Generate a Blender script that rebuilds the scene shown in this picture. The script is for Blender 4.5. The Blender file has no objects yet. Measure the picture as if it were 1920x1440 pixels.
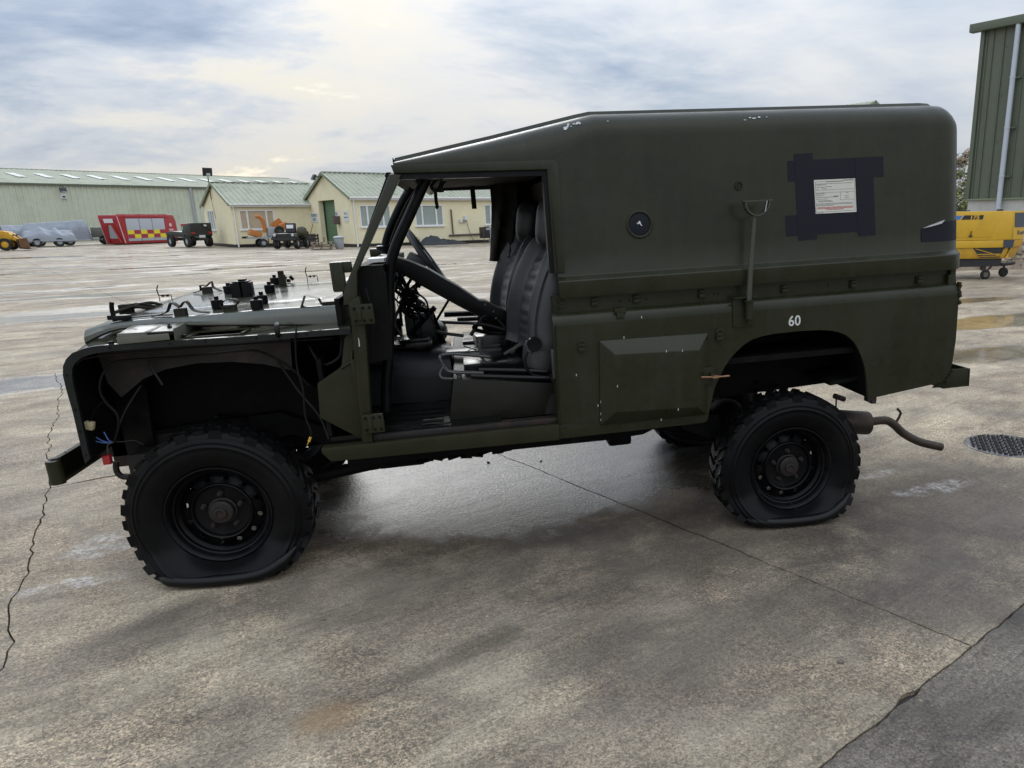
import bpy, bmesh, math, random
from mathutils import Vector, Matrix, noise as mnoise
random.seed(7)
S = bpy.context.scene
COL = S.collection
PI = math.pi

# ------------------------------------------------------------------ camera
CAM_POS = Vector((-0.24677, -3.53012, 1.59089))
YAW, PITCH, ROLL = math.radians(11.9105), math.radians(15.0527), math.radians(0.8967)
def cam_axes():
    cy, sy, cp, sp = math.cos(YAW), math.sin(YAW), math.cos(PITCH), math.sin(PITCH)
    fwd = Vector((sy*cp, cy*cp, -sp)); right = Vector((cy, -sy, 0)); down = fwd.cross(right)
    c, s = math.cos(ROLL), math.sin(ROLL)
    return c*right + s*down, -s*right + c*down, fwd
CR, CD, CF = cam_axes()
cam_data = bpy.data.cameras.new('camera')
cam = bpy.data.objects.new('camera', cam_data); COL.objects.link(cam)
cam.matrix_world = Matrix(((CR.x, -CD.x, -CF.x, CAM_POS.x), (CR.y, -CD.y, -CF.y, CAM_POS.y), (CR.z, -CD.z, -CF.z, CAM_POS.z), (0, 0, 0, 1)))
cam_data.sensor_fit = 'HORIZONTAL'; cam_data.sensor_width = 36.0
cam_data.lens = 1416.53/1920*36.0
cam_data.shift_x = -(1171.48-960)/1920; cam_data.shift_y = (788.33-720)/1920
cam_data.clip_start = 0.05; cam_data.clip_end = 5000
S.camera = cam

# ------------------------------------------------------------------ sky and sun
SUN_AZ, SUN_EL = math.radians(-12), math.radians(29)     # veiled sun beyond the truck; azimuth from +Y towards +X
GAP_DIR = Vector((-0.291, 0.902, 0.317)).normalized()          # where the cloud breaks up and lets warm light through
SUN_DIR = Vector((math.sin(SUN_AZ)*math.cos(SUN_EL), math.cos(SUN_AZ)*math.cos(SUN_EL), math.sin(SUN_EL)))
W = bpy.data.worlds.new('World'); S.world = W; W.use_nodes = True
CLOUD_STRENGTH = 0.80; CLOUD_OFFSET = (1.1, 9.4, 2.4)
def build_world():
    nt = W.node_tree; nt.nodes.clear(); N = nt.nodes.new; L = nt.links.new
    out = N('ShaderNodeOutputWorld')
    sky = N('ShaderNodeTexSky'); sky.sky_type = 'NISHITA'; sky.sun_disc = False
    sky.sun_elevation = SUN_EL; sky.sun_rotation = SUN_AZ
    bg1 = N('ShaderNodeBackground'); bg1.inputs['Strength'].default_value = 0.09; L(sky.outputs[0], bg1.inputs[0])
    tc = N('ShaderNodeTexCoord'); sep = N('ShaderNodeSeparateXYZ'); L(tc.outputs['Generated'], sep.inputs[0])
    def math_(op, a, b=None, clamp=False):
        n = N('ShaderNodeMath'); n.operation = op; n.use_clamp = clamp
        for k, v in enumerate((a, b)):
            if v is None: continue
            if isinstance(v, (int, float)): n.inputs[k].default_value = v
            else: L(v, n.inputs[k])
        return n.outputs[0]
    zc = math_('MAXIMUM', sep.outputs[2], 0.0); zz = math_('ADD', zc, 0.27)
    comb = N('ShaderNodeCombineXYZ'); L(math_('DIVIDE', sep.outputs[0], zz), comb.inputs[0]); L(math_('DIVIDE', sep.outputs[1], zz), comb.inputs[1])
    mp = N('ShaderNodeMapping'); mp.inputs['Rotation'].default_value = (0, 0, math.radians(38)); mp.inputs['Scale'].default_value = (0.85, 1.25, 1); mp.inputs['Location'].default_value = CLOUD_OFFSET
    L(comb.outputs[0], mp.inputs[0])
    def noise(scale, detail, rough, dist, vec):
        n = N('ShaderNodeTexNoise'); n.inputs['Scale'].default_value = scale; n.inputs['Detail'].default_value = detail
        n.inputs['Roughness'].default_value = rough; n.inputs['Distortion'].default_value = dist; L(vec, n.inputs['Vector']); return n.outputs['Fac']
    n1 = noise(1.0, 10, 0.60, 0.35, mp.outputs[0]); n2 = noise(0.42, 3, 0.5, 0.2, mp.outputs[0]); n3 = noise(3.4, 6, 0.6, 0.5, mp.outputs[0])
    val = math_('ADD', math_('ADD', math_('MULTIPLY', n1, 0.62), math_('MULTIPLY', n2, 0.45)), math_('MULTIPLY', n3, 0.20))
    # the clouds thin out and soften away from the sun side
    dot = N('ShaderNodeVectorMath'); dot.operation = 'DOT_PRODUCT'; L(tc.outputs['Generated'], dot.inputs[0]); dot.inputs[1].default_value = GAP_DIR
    d01 = math_('MAXIMUM', dot.outputs['Value'], 0.0)
    soft = N('ShaderNodeMapRange'); soft.inputs['From Min'].default_value = 0.72; soft.inputs['From Max'].default_value = 0.95; soft.inputs['To Min'].default_value = 0.62; soft.inputs['To Max'].default_value = 1.25; L(d01, soft.inputs['Value'])
    cv = math_('ADD', math_('MULTIPLY', math_('SUBTRACT', val, 0.635), soft.outputs[0]), 0.585)
    cr = N('ShaderNodeValToRGB'); L(cv, cr.inputs[0]); e = cr.color_ramp.elements
    e[0].position = 0.42; e[0].color = (0.31, 0.41, 0.58, 1); e[1].position = 0.74; e[1].color = (1.0, 0.99, 0.96, 1)
    for pos, c in ((0.50, (0.46, 0.56, 0.72, 1)), (0.575, (0.70, 0.77, 0.87, 1)), (0.645, (0.91, 0.93, 0.955, 1))):
        x = e.new(pos); x.color = c
    # warm light on the thin edges near the sun
    glow = math_('POWER', d01, 40.0)
    edge = N('ShaderNodeMapRange'); edge.inputs['From Min'].default_value = 0.60; edge.inputs['From Max'].default_value = 0.72; L(cv, edge.inputs['Value'])
    wm = N('ShaderNodeMix'); wm.data_type = 'RGBA'; wm.blend_type = 'MIX'; L(cr.outputs[0], wm.inputs[6]); wm.inputs[7].default_value = (1.05, 0.98, 0.79, 1)
    L(math_('MULTIPLY', math_('MULTIPLY', glow, edge.outputs[0]), 1.5, True), wm.inputs[0])
    # an overcast sky is brighter overhead than at the horizon
    lum = math_('ADD', math_('MULTIPLY', zc, 1.3), 0.555)
    bg2 = N('ShaderNodeBackground'); L(wm.outputs[2], bg2.inputs[0]); L(math_('MULTIPLY', lum, CLOUD_STRENGTH), bg2.inputs[1])
    cover = N('ShaderNodeMapRange'); cover.inputs['From Min'].default_value = 0.72; cover.inputs['From Max'].default_value = 0.80; cover.inputs['To Min'].default_value = 0.97; cover.inputs['To Max'].default_value = 0.62; L(cv, cover.inputs['Value'])
    ms = N('ShaderNodeMixShader'); L(cover.outputs[0], ms.inputs[0]); L(bg1.outputs[0], ms.inputs[1]); L(bg2.outputs[0], ms.inputs[2])
    L(ms.outputs[0], out.inputs[0])
build_world()
sl = bpy.data.lights.new('sun', 'SUN'); sl.energy = 0.8; sl.angle = math.radians(30); sl.color = (1.0, 0.995, 0.985)
so = bpy.data.objects.new('sun', sl); COL.objects.link(so); so.rotation_euler = (-SUN_DIR).to_track_quat('-Z', 'Y').to_euler(); so.location = (-10, 40, 30)

S.view_settings.view_transform = 'Standard'; S.view_settings.look = 'None'; S.view_settings.gamma = 1.0
S.view_settings.use_curve_mapping = False; S.view_settings.exposure = 0.52
S.render.engine = 'CYCLES'
S.cycles.max_bounces = 6; S.cycles.diffuse_bounces = 3; S.cycles.glossy_bounces = 3; S.cycles.transmission_bounces = 4
S.cycles.caustics_reflective = False; S.cycles.caustics_refractive = False
S.cycles.use_denoising = True

# ------------------------------------------------------------------ materials
def nodes_of(m):
    nt = m.node_tree; return nt, nt.nodes.new, nt.links.new
def mth(nt, op, a, b=None, clamp=False):
    n = nt.nodes.new('ShaderNodeMath'); n.operation = op; n.use_clamp = clamp
    for k, v in enumerate((a, b)):
        if v is None: continue
        if isinstance(v, (int, float)): n.inputs[k].default_value = v
        else: nt.links.new(v, n.inputs[k])
    return n.outputs[0]
def nz(nt, vec, scale, detail=4, rough=0.5, dist=0.0):
    n = nt.nodes.new('ShaderNodeTexNoise'); n.inputs['Scale'].default_value = scale; n.inputs['Detail'].default_value = detail
    n.inputs['Roughness'].default_value = rough; n.inputs['Distortion'].default_value = dist
    if vec is not None: nt.links.new(vec, n.inputs['Vector'])
    return n.outputs['Fac']
def rng(nt, v, a, b, c=0.0, d=1.0, smooth=False):
    n = nt.nodes.new('ShaderNodeMapRange'); n.interpolation_type = 'SMOOTHSTEP' if smooth else 'LINEAR'
    nt.links.new(v, n.inputs['Value'])
    for k, x in zip(('From Min', 'From Max', 'To Min', 'To Max'), (a, b, c, d)): n.inputs[k].default_value = x
    return n.outputs[0]
def mixc(nt, f, a, b, blend='MIX'):
    n = nt.nodes.new('ShaderNodeMix'); n.data_type = 'RGBA'; n.blend_type = blend
    if isinstance(f, (int, float)): n.inputs[0].default_value = f
    else: nt.links.new(f, n.inputs[0])
    for k, v in ((6, a), (7, b)):
        if isinstance(v, tuple): n.inputs[k].default_value = v if len(v) == 4 else (*v, 1)
        else: nt.links.new(v, n.inputs[k])
    return n.outputs[2]
MATS = {}
def mat(name, col, rough=0.5, metal=0.0, var=0.25, vscale=6.0, grime=None, grime_amt=0.0, bump=0.0, bscale=60.0, spec=0.5, streak=0.0, rvar=0.12, emit=None, world=False, warp=0.0):
    """painted / plain surface: colour with two scales of variation, optional grime, run streaks and fine relief"""
    m = bpy.data.materials.new(name); m.use_nodes = True; nt, N, L = nodes_of(m)
    b = nt.nodes['Principled BSDF']
    if world: vec = N('ShaderNodeNewGeometry').outputs['Position']
    else: vec = N('ShaderNodeTexCoord').outputs['Object']
    n1 = nz(nt, vec, vscale, 5, 0.6); n2 = nz(nt, vec, vscale*7.3, 3, 0.5)
    v = mth(nt, 'ADD', mth(nt, 'MULTIPLY', n1, 0.7), mth(nt, 'MULTIPLY', n2, 0.3))
    lo = tuple(c*(1-var) for c in col); hi = tuple(min(1, c*(1+var)) for c in col)
    c = mixc(nt, rng(nt, v, 0.3, 0.7), lo, hi)
    if grime:
        g = nz(nt, vec, vscale*0.8, 8, 0.68, 0.4)
        c = mixc(nt, mth(nt, 'MULTIPLY', rng(nt, g, 0.5, 0.68), grime_amt), c, grime)
    if streak:
        mp = N('ShaderNodeMapping'); mp.inputs['Scale'].default_value = (9, 9, 0.5); L(vec, mp.inputs[0])
        s = nz(nt, mp.outputs[0], 1.4, 4, 0.6)
        c = mixc(nt, mth(nt, 'MULTIPLY', rng(nt, s, 0.52, 0.72), streak), c, grime or tuple(x*0.45 for x in col))
    L(c, b.inputs['Base Color'])
    L(rng(nt, v, 0.25, 0.75, max(0.02, rough-rvar), min(1, rough+rvar)), b.inputs['Roughness'])
    b.inputs['Metallic'].default_value = metal; b.inputs['Specular IOR Level'].default_value = spec
    if bump:
        bp = N('ShaderNodeBump'); bp.inputs['Strength'].default_value = bump; bp.inputs['Distance'].default_value = 0.004
        L(nz(nt, vec, bscale, 5, 0.6), bp.inputs['Height']); L(bp.outputs[0], b.inputs['Normal'])
    if warp:
        b2 = N('ShaderNodeBump'); b2.inputs['Strength'].default_value = warp; b2.inputs['Distance'].default_value = 0.05
        L(nz(nt, vec, 2.3, 2, 0.5), b2.inputs['Height'])
        if bump: L(bp.outputs[0], b2.inputs['Normal'])
        L(b2.outputs[0], b.inputs['Normal'])
    MATS[name] = m; return m

# ------------------------------------------------------------------ mesh building
OFF = {}
class MB:
    def __init__(s): s.v = []; s.f = []
    def add(s, vs, fs):
        o = len(s.v); s.v += [Vector(v) for v in vs]; s.f += [tuple(i+o for i in f) for f in fs]; return s
    def box(s, c, d, rot=None, fn=None):
        x, y, z = d[0]/2, d[1]/2, d[2]/2
        vs = [Vector((sx*x, sy*y, sz*z)) for sz in (-1, 1) for sx, sy in ((-1, -1), (1, -1), (1, 1), (-1, 1))]
        if rot is not None: vs = [rot @ v for v in vs]
        vs = [v + Vector(c) for v in vs]
        if fn: vs = [Vector(fn(*v)) for v in vs]
        return s.add(vs, [(3, 2, 1, 0), (4, 5, 6, 7), (0, 1, 5, 4), (1, 2, 6, 5), (2, 3, 7, 6), (3, 0, 4, 7)])
    def prism(s, poly, a, b, fn):
        """poly in (p, q); fn(p, q, t) -> point, t running from a to b"""
        n = len(poly)
        vs = [fn(p, q, a) for p, q in poly] + [fn(p, q, b) for p, q in poly]
        fs = [tuple(range(n)), tuple(reversed(range(n, 2*n)))] + [(i, i+n, (i+1) % n + n, (i+1) % n) for i in range(n)]
        return s.add(vs, fs)
    def grid(s, rows, close=False):
        m = len(rows[0]); vs = [p for r in rows for p in r]
        fs = []
        for i in range(len(rows)-1):
            for j in range(m if close else m-1):
                k = (j+1) % m; fs.append((i*m+j, i*m+k, (i+1)*m+k, (i+1)*m+j))
        return s.add(vs, fs)
    def tube(s, pts, r, n=8, cap=True):
        pts = [Vector(p) for p in pts]; rs = r if isinstance(r, (list, tuple)) else [r]*len(pts)
        t0 = (pts[1]-pts[0]).normalized(); up = Vector((0, 0, 1)) if abs(t0.z) < 0.9 else Vector((1, 0, 0))
        nrm = t0.cross(up).normalized(); rows = []
        for i, p in enumerate(pts):
            t = (pts[min(i+1, len(pts)-1)] - pts[max(i-1, 0)])
            if t.length < 1e-9: t = t0
            t.normalize(); nrm = (nrm - t*nrm.dot(t))
            if nrm.length < 1e-6: nrm = t.orthogonal()
            nrm.normalize(); bn = t.cross(nrm)
            rows.append([p + (nrm*math.cos(2*PI*k/n) + bn*math.sin(2*PI*k/n))*rs[i] for k in range(n)])
        o = len(s.v); s.grid(rows, True)
        if cap:
            s.f.append(tuple(reversed(range(o, o+n)))); m = o+n*(len(pts)-1); s.f.append(tuple(range(m, m+n)))
        return s
    def lathe(s, prof, n, fn, cap=False):
        """prof of (r, h); fn(x, y, h) maps the turned point; axis is h"""
        rows = [[fn(r*math.cos(2*PI*k/n), r*math.sin(2*PI*k/n), h) for k in range(n)] for r, h in prof]
        o = len(s.v); s.grid(rows, True)
        if cap:
            s.f.append(tuple(reversed(range(o, o+n)))); m = o+n*(len(prof)-1); s.f.append(tuple(range(m, m+n)))
        return s
    def cyl(s, a, b, r, n=12): return s.tube([a, b], r, n)
    def cat(s, o): return s.add(o.v, o.f)
    def move(s, M): s.v = [M @ v for v in s.v]; return s
def finish(bm, bevel, seg, sharp):
    bmesh.ops.remove_doubles(bm, verts=bm.verts, dist=1e-5)
    bmesh.ops.recalc_face_normals(bm, faces=bm.faces)
    if bevel:
        es = [e for e in bm.edges if len(e.link_faces) == 2 and e.calc_face_angle(0) > 0.6]
        try: bmesh.ops.bevel(bm, geom=es, offset=bevel, segments=seg, affect='EDGES', profile=0.6, clamp_overlap=True)
        except Exception: pass
    bm.normal_update()
    for f in bm.faces: f.smooth = True
    for e in bm.edges:
        e.smooth = not (len(e.link_faces) != 2 or e.calc_face_angle(0) > sharp)
def build(name, mb, m, parent=None, bevel=0.0, seg=2, sharp=0.62, weld=True):
    """one mesh object; vertices are given in the frame of its thing (or the world when top-level)"""
    off = OFF.get(parent.name, Vector((0, 0, 0))) if parent else Vector((0, 0, 0))
    vs = mb.v
    lo = Vector([min(v[i] for v in vs) for i in range(3)]); hi = Vector([max(v[i] for v in vs) for i in range(3)])
    c = (lo+hi)/2 if parent else Vector(((lo.x+hi.x)/2, (lo.y+hi.y)/2, lo.z))
    me = bpy.data.meshes.new(name); bm = bmesh.new()
    bv = [bm.verts.new(v - c) for v in vs]
    for f in mb.f:
        try: bm.faces.new([bv[i] for i in f])
        except ValueError: pass
    if weld: finish(bm, bevel, seg, sharp)
    bm.to_mesh(me); bm.free()
    if isinstance(m, (list, tuple)):
        for x in m: me.materials.append(x)
    else: me.materials.append(m)
    o = bpy.data.objects.new(name, me); COL.objects.link(o)
    if parent: o.parent = parent
    o.location = c - off; OFF[o.name] = c.copy()
    return o
def thing(name, label, cat, loc=(0, 0, 0), rz=0.0, group=None, local=True):
    o = bpy.data.objects.new(name, None); COL.objects.link(o); o.empty_display_size = 0.3
    o.location = loc; o.rotation_euler = (0, 0, rz); o['label'] = label; o['category'] = cat
    if group: o['group'] = group
    OFF[o.name] = Vector((0, 0, 0)) if local else Vector(loc)
    return o
def tag(o, label, cat, group=None):
    o['label'] = label; o['category'] = cat
    if group: o['group'] = group
    return o
def struct(o): o['kind'] = 'structure'; return o
def stuff(o): o['kind'] = 'stuff'; return o
def copies(src, name, parent, locs):
    for l in locs:
        c = src.copy(); COL.objects.link(c); c.parent = parent; c.location = l; OFF[c.name] = OFF[src.name]
def text_mb(txt, size, fn, bold=0.0, depth=0.0, align='CENTER', spacing=1.0):
    """flat lettering as mesh; fn(x, y, t) places it"""
    cu = bpy.data.curves.new('lettering', 'FONT'); cu.body = txt; cu.size = size; cu.align_x = align; cu.offset = bold; cu.space_character = spacing
    cu.resolution_u = 3; cu.fill_mode = 'FRONT'
    ob = bpy.data.objects.new('lettering', cu); COL.objects.link(ob)
    dg = bpy.context.evaluated_depsgraph_get(); me = bpy.data.meshes.new_from_object(ob.evaluated_get(dg))
    mb = MB().add([fn(v.co.x, v.co.y, 0) for v in me.vertices], [tuple(p.vertices) for p in me.polygons])
    bpy.data.objects.remove(ob); bpy.data.curves.remove(cu); bpy.data.meshes.remove(me)
    return mb
def smooth_path(pts, k=6):
    """Catmull-Rom through the given points"""
    pts = [Vector(p) for p in pts]; out = []
    for i in range(len(pts)-1):
        p0, p1, p2, p3 = pts[max(i-1, 0)], pts[i], pts[i+1], pts[min(i+2, len(pts)-1)]
        for j in range(k):
            t = j/k
            out.append(0.5*((2*p1) + (p2-p0)*t + (2*p0-5*p1+4*p2-p3)*t*t + (3*p1-p0-3*p2+p3)*t**3))
    out.append(pts[-1]); return out
def ellip(c, d, e=2.5, nu=20, nv=12):
    """rounded box (superellipsoid)"""
    def pw(x, p): return math.copysign(abs(x)**p, x)
    rows = []
    for i in range(nv+1):
        a = -PI/2 + PI*i/nv
        rows.append([Vector(c) + Vector((d[0]/2*pw(math.cos(a), 2/e)*pw(math.cos(2*PI*j/nu), 2/e), d[1]/2*pw(math.cos(a), 2/e)*pw(math.sin(2*PI*j/nu), 2/e), d[2]/2*pw(math.sin(a), 2/e))) for j in range(nu)])
    return MB().grid(rows, True)
# ------------------------------------------------------------------ the yard
E1 = Vector((math.cos(math.radians(29)), math.sin(math.radians(29)), 0)); E2 = Vector((-E1.y, E1.x, 0))
def concrete(name, tint=(1, 1, 1), dark=1.0):
    m = bpy.data.materials.new(name); m.use_nodes = True; nt, N, L = nodes_of(m); b = nt.nodes['Principled BSDF']
    P = N('ShaderNodeNewGeometry').outputs['Position']; sp = N('ShaderNodeSeparateXYZ'); L(P, sp.inputs[0])
    def mapped(sx, sy):
        r = N('ShaderNodeMapping'); r.vector_type = 'TEXTURE'; r.inputs['Rotation'].default_value = (0, 0, math.radians(29)); L(P, r.inputs[0])
        s = N('ShaderNodeMapping'); s.inputs['Scale'].default_value = (sx, sy, 1); L(r.outputs[0], s.inputs[0]); return s.outputs[0]
    big = nz(nt, P, 0.55, 5, 0.6, 0.3); mid = nz(nt, mapped(1.0, 1.5), 1.7, 8, 0.66, 0.5); fine = nz(nt, P, 95, 4, 0.7)
    broom = nz(nt, mapped(2.2, 46), 1.0, 4, 0.62); broom2 = nz(nt, mapped(0.5, 9), 1.0, 5, 0.6, 0.3); grain = nz(nt, P, 210, 2, 0.6)
    c = mixc(nt, rng(nt, mid, 0.34, 0.66), tuple(t*x for t, x in zip(tint, (0.235, 0.214, 0.182))), tuple(t*x for t, x in zip(tint, (0.55, 0.51, 0.425))))
    c = mixc(nt, mth(nt, 'MULTIPLY', rng(nt, big, 0.44, 0.66), 0.55), c, tuple(t*x for t, x in zip(tint, (0.185, 0.160, 0.148))))
    c = mixc(nt, mth(nt, 'MULTIPLY', rng(nt, broom, 0.5, 0.7), 0.26), c, (0.055, 0.05, 0.045))
    c = mixc(nt, mth(nt, 'MULTIPLY', rng(nt, broom2, 0.52, 0.7), 0.22), c, (0.075, 0.064, 0.058))
    rough_zone = rng(nt, nz(nt, P, 1.9, 6, 0.65, 0.5), 0.36, 0.62, 0.30, 1.0)
    for sc_, lo_, hi_, am_ in ((58, 0.80, 1.20, 1.0), (125, 0.55, 1.45, 1.0), (270, 0.60, 1.40, 1.0)):
        vg = N('ShaderNodeTexVoronoi'); vg.inputs['Scale'].default_value = sc_; L(P, vg.inputs['Vector']); sg_ = N('ShaderNodeSeparateColor'); L(vg.outputs['Color'], sg_.inputs[0])
        gv = N('ShaderNodeCombineColor')
        for q in range(3): L(rng(nt, sg_.outputs[0], 0, 1, lo_, hi_ - 0.05*q), gv.inputs[q])
        c = mixc(nt, rough_zone, c, gv.outputs[0], 'MULTIPLY')
    c = mixc(nt, mth(nt, 'MULTIPLY', rng(nt, fine, 0.36, 0.50, 1, 0), 0.55), c, (0.05, 0.045, 0.04))
    # pale and dark stones of the aggregate showing through
    vo = N('ShaderNodeTexVoronoi'); vo.inputs['Scale'].default_value = 62; L(P, vo.inputs['Vector'])
    vs = N('ShaderNodeSeparateColor'); L(vo.outputs['Color'], vs.inputs[0])
    stone = mth(nt, 'MULTIPLY', rng(nt, vo.outputs['Distance'], 0.12, 0.24, 1, 0), rng(nt, vs.outputs[0], 0.80, 0.84))
    c = mixc(nt, mth(nt, 'MULTIPLY', stone, 0.75), c, mixc(nt, rng(nt, vs.outputs[1], 0.35, 0.4), (0.05, 0.045, 0.042), (0.52, 0.48, 0.40)))
    vo2 = N('ShaderNodeTexVoronoi'); vo2.inputs['Scale'].default_value = 17; L(P, vo2.inputs['Vector'])
    vs2 = N('ShaderNodeSeparateColor'); L(vo2.outputs['Color'], vs2.inputs[0])
    c = mixc(nt, mth(nt, 'MULTIPLY', rng(nt, vo2.outputs['Distance'], 0.08, 0.14, 1, 0), rng(nt, vs2.outputs[0], 0.965, 0.97)), c, (0.55, 0.47, 0.36))
    c = mixc(nt, mth(nt, 'MULTIPLY', rng(nt, nz(nt, mapped(0.9, 75), 1.0, 5, 0.7, 0.2), 0.60, 0.68), 0.5), c, (0.05, 0.044, 0.04))
    c = mixc(nt, mth(nt, 'MULTIPLY', rng(nt, nz(nt, P, 4.5, 8, 0.75, 0.6), 0.56, 0.70), 0.40), c, (0.085, 0.073, 0.063))
    edge = nz(nt, P, 2.6, 8, 0.68, 0.4); edge2 = nz(nt, P, 9, 5, 0.65)
    def blob(cx, cy, hx, hy, rot, soft, amp):
        """soft edged patch, broken up by noise: 1 inside"""
        mp = N('ShaderNodeMapping'); mp.vector_type = 'TEXTURE'; mp.inputs['Location'].default_value = (cx, cy, 0); mp.inputs['Rotation'].default_value = (0, 0, math.radians(rot)); mp.inputs['Scale'].default_value = (hx, hy, 50)
        L(P, mp.inputs[0]); ln = N('ShaderNodeVectorMath'); ln.operation = 'LENGTH'; L(mp.outputs[0], ln.inputs[0])
        d = mth(nt, 'ADD', ln.outputs['Value'], mth(nt, 'MULTIPLY', mth(nt, 'SUBTRACT', edge, 0.5), amp))
        return rng(nt, d, 1-soft, 1+soft, 1, 0, True)
    def mx(*a):
        r = a[0]
        for q in a[1:]: r = mth(nt, 'MAXIMUM', r, q)
        return r
    # rust, oil and lime stains, and broad dark brown bands beside the truck
    c = mixc(nt, 1.0, c, (1.0, 0.945, 0.85), 'MULTIPLY')
    for (x, y, hx, hy, rot, col, amt) in ((-0.78, -1.2, 0.10, 0.07, 20, (0.30, 0.19, 0.09), 0.55), (-0.38, -0.94, 0.26, 0.07, 29, (0.065, 0.054, 0.044), 0.5), (0.18, -1.0, 0.35, 0.10, 29, (0.09, 0.078, 0.068), 0.5),
                                         (2.35, -0.05, 0.9, 0.6, 30, (0.075, 0.062, 0.054), 0.65), (1.0, -0.15, 1.0, 0.42, 12, (0.065, 0.054, 0.046), 0.65), (-0.2, -0.05, 1.3, 0.32, 14, (0.07, 0.058, 0.05), 0.6), (-1.7, -0.55, 0.8, 0.16, 29, (0.10, 0.083, 0.072), 0.35), (0.75, -1.0, 0.7, 0.2, 29, (0.11, 0.092, 0.08), 0.5), (1.7, -0.9, 0.5, 0.35, 29, (0.09, 0.078, 0.072), 0.55)):
        c = mixc(nt, mth(nt, 'MULTIPLY', blob(x, y, hx, hy, rot, 0.6, 2.2), amt), c, col)
    lime = mx(blob(-2.12, 0.57, 0.22, 0.14, 30, 0.25, 2.6), blob(-2.08, 0.10, 0.22, 0.07, 12, 0.25, 2.6), blob(1.52, 0.92, 0.10, 0.09, 10, 0.3, 2.4), blob(2.18, 0.55, 0.20, 0.06, 10, 0.3, 2.6), blob(2.45, 0.25, 0.30, 0.08, 10, 0.3, 2.8))
    lime = mth(nt, 'MULTIPLY', lime, mth(nt, 'MULTIPLY', rng(nt, edge2, 0.40, 0.60), rng(nt, nz(nt, P, 42, 5, 0.7), 0.38, 0.58)))
    c = mixc(nt, mth(nt, 'MULTIPLY', lime, 0.8), c, (0.62, 0.60, 0.58))
    # water: the big wet patch under the truck, shallow puddles and wet streaks over the yard
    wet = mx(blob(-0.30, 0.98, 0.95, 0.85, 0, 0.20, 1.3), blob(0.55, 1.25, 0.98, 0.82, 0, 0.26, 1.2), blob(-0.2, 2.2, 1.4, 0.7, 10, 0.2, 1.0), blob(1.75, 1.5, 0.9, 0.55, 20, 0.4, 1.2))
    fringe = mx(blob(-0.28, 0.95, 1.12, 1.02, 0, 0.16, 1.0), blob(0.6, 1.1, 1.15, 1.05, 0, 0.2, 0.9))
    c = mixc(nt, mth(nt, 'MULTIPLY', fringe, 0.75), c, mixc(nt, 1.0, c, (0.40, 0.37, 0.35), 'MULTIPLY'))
    pud = mx(blob(-7.9, 11.9, 2.6, 0.55, 22, 0.2, 0.9), blob(-4.9, 5.3, 1.35, 0.5, 25, 0.25, 0.8), blob(7.6, 6.4, 2.0, 0.55, 12, 0.2, 0.6), blob(5.6, 4.0, 1.0, 0.4, 15, 0.3, 0.7), blob(8.6, 8.9, 1.6, 0.35, 10, 0.3, 0.7), blob(-1.2, 9.5, 2.4, 0.4, 20, 0.3, 1.0))
    streak = nz(nt, mapped(0.10, 0.50), 1.0, 5, 0.58, 0.3)
    far = rng(nt, sp.outputs[1], 9, 16)
    pud = mx(pud, mth(nt, 'MULTIPLY', rng(nt, streak, 0.53, 0.60), far))
    damp = mth(nt, 'MULTIPLY', rng(nt, nz(nt, mapped(0.16, 0.5), 1.0, 5, 0.6, 0.3), 0.46, 0.62), 0.75)
    anyw = mx(wet, pud)
    c = mixc(nt, mth(nt, 'MULTIPLY', damp, 0.42), c, mixc(nt, 1.0, c, (0.45, 0.43, 0.43), 'MULTIPLY'))
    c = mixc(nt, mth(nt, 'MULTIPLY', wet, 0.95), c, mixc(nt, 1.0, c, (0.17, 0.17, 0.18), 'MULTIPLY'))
    c = mixc(nt, mth(nt, 'MULTIPLY', pud, 0.45), c, mixc(nt, 1.0, c, (0.55, 0.55, 0.56), 'MULTIPLY'))
    if dark != 1.0: c = mixc(nt, 1.0, c, (dark, dark, dark*1.03), 'MULTIPLY')
    L(c, b.inputs['Base Color'])
    r = mth(nt, 'SUBTRACT', rng(nt, fine, 0.3, 0.7, 0.72, 0.92), mth(nt, 'MULTIPLY', damp, 0.22))
    r = mth(nt, 'ADD', mth(nt, 'MULTIPLY', r, mth(nt, 'SUBTRACT', 1.0, anyw)), mth(nt, 'MULTIPLY', anyw, mth(nt, 'ADD', 0.06, mth(nt, 'MULTIPLY', rng(nt, nz(nt, mapped(1.2, 5.0), 1.3, 6, 0.65, 0.4), 0.42, 0.66), mth(nt, 'MULTIPLY', wet, 0.26)))))
    L(r, b.inputs['Roughness']); L(rng(nt, wet, 0, 1, 0.36, 0.62), b.inputs['Specular IOR Level'])
    bp = N('ShaderNodeBump'); bp.inputs['Distance'].default_value = 0.004
    h = mth(nt, 'ADD', mth(nt, 'ADD', mth(nt, 'MULTIPLY', fine, 0.4), mth(nt, 'MULTIPLY', broom, 0.38)), mth(nt, 'MULTIPLY', nz(nt, P, 58, 4, 0.6), 1.35))
    L(h, bp.inputs['Height'])
    L(mth(nt, 'ADD', mth(nt, 'MULTIPLY', mth(nt, 'SUBTRACT', 1.0, mx(mth(nt, 'MULTIPLY', wet, 0.0), mth(nt, 'MULTIPLY', pud, 0.93))), 0.9), 0.0), bp.inputs['Strength'])
    L(bp.outputs[0], b.inputs['Normal']); MATS[name] = m; return m
M_conc = concrete('yard_concrete'); M_conc2 = concrete('repair_concrete', (0.86, 0.9, 0.98), 0.62)
M_joint = mat('joint_dirt', (0.035, 0.031, 0.027), 0.9, var=0.4, vscale=20, world=True)

g = MB().grid([[Vector((x, y, -0.022)) for x in (-2500, -300, -60, -20, 0, 20, 60, 300, 2500)] for y in (-60, -8, 8, 30, 62, 120, 400, 2500)])
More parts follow.
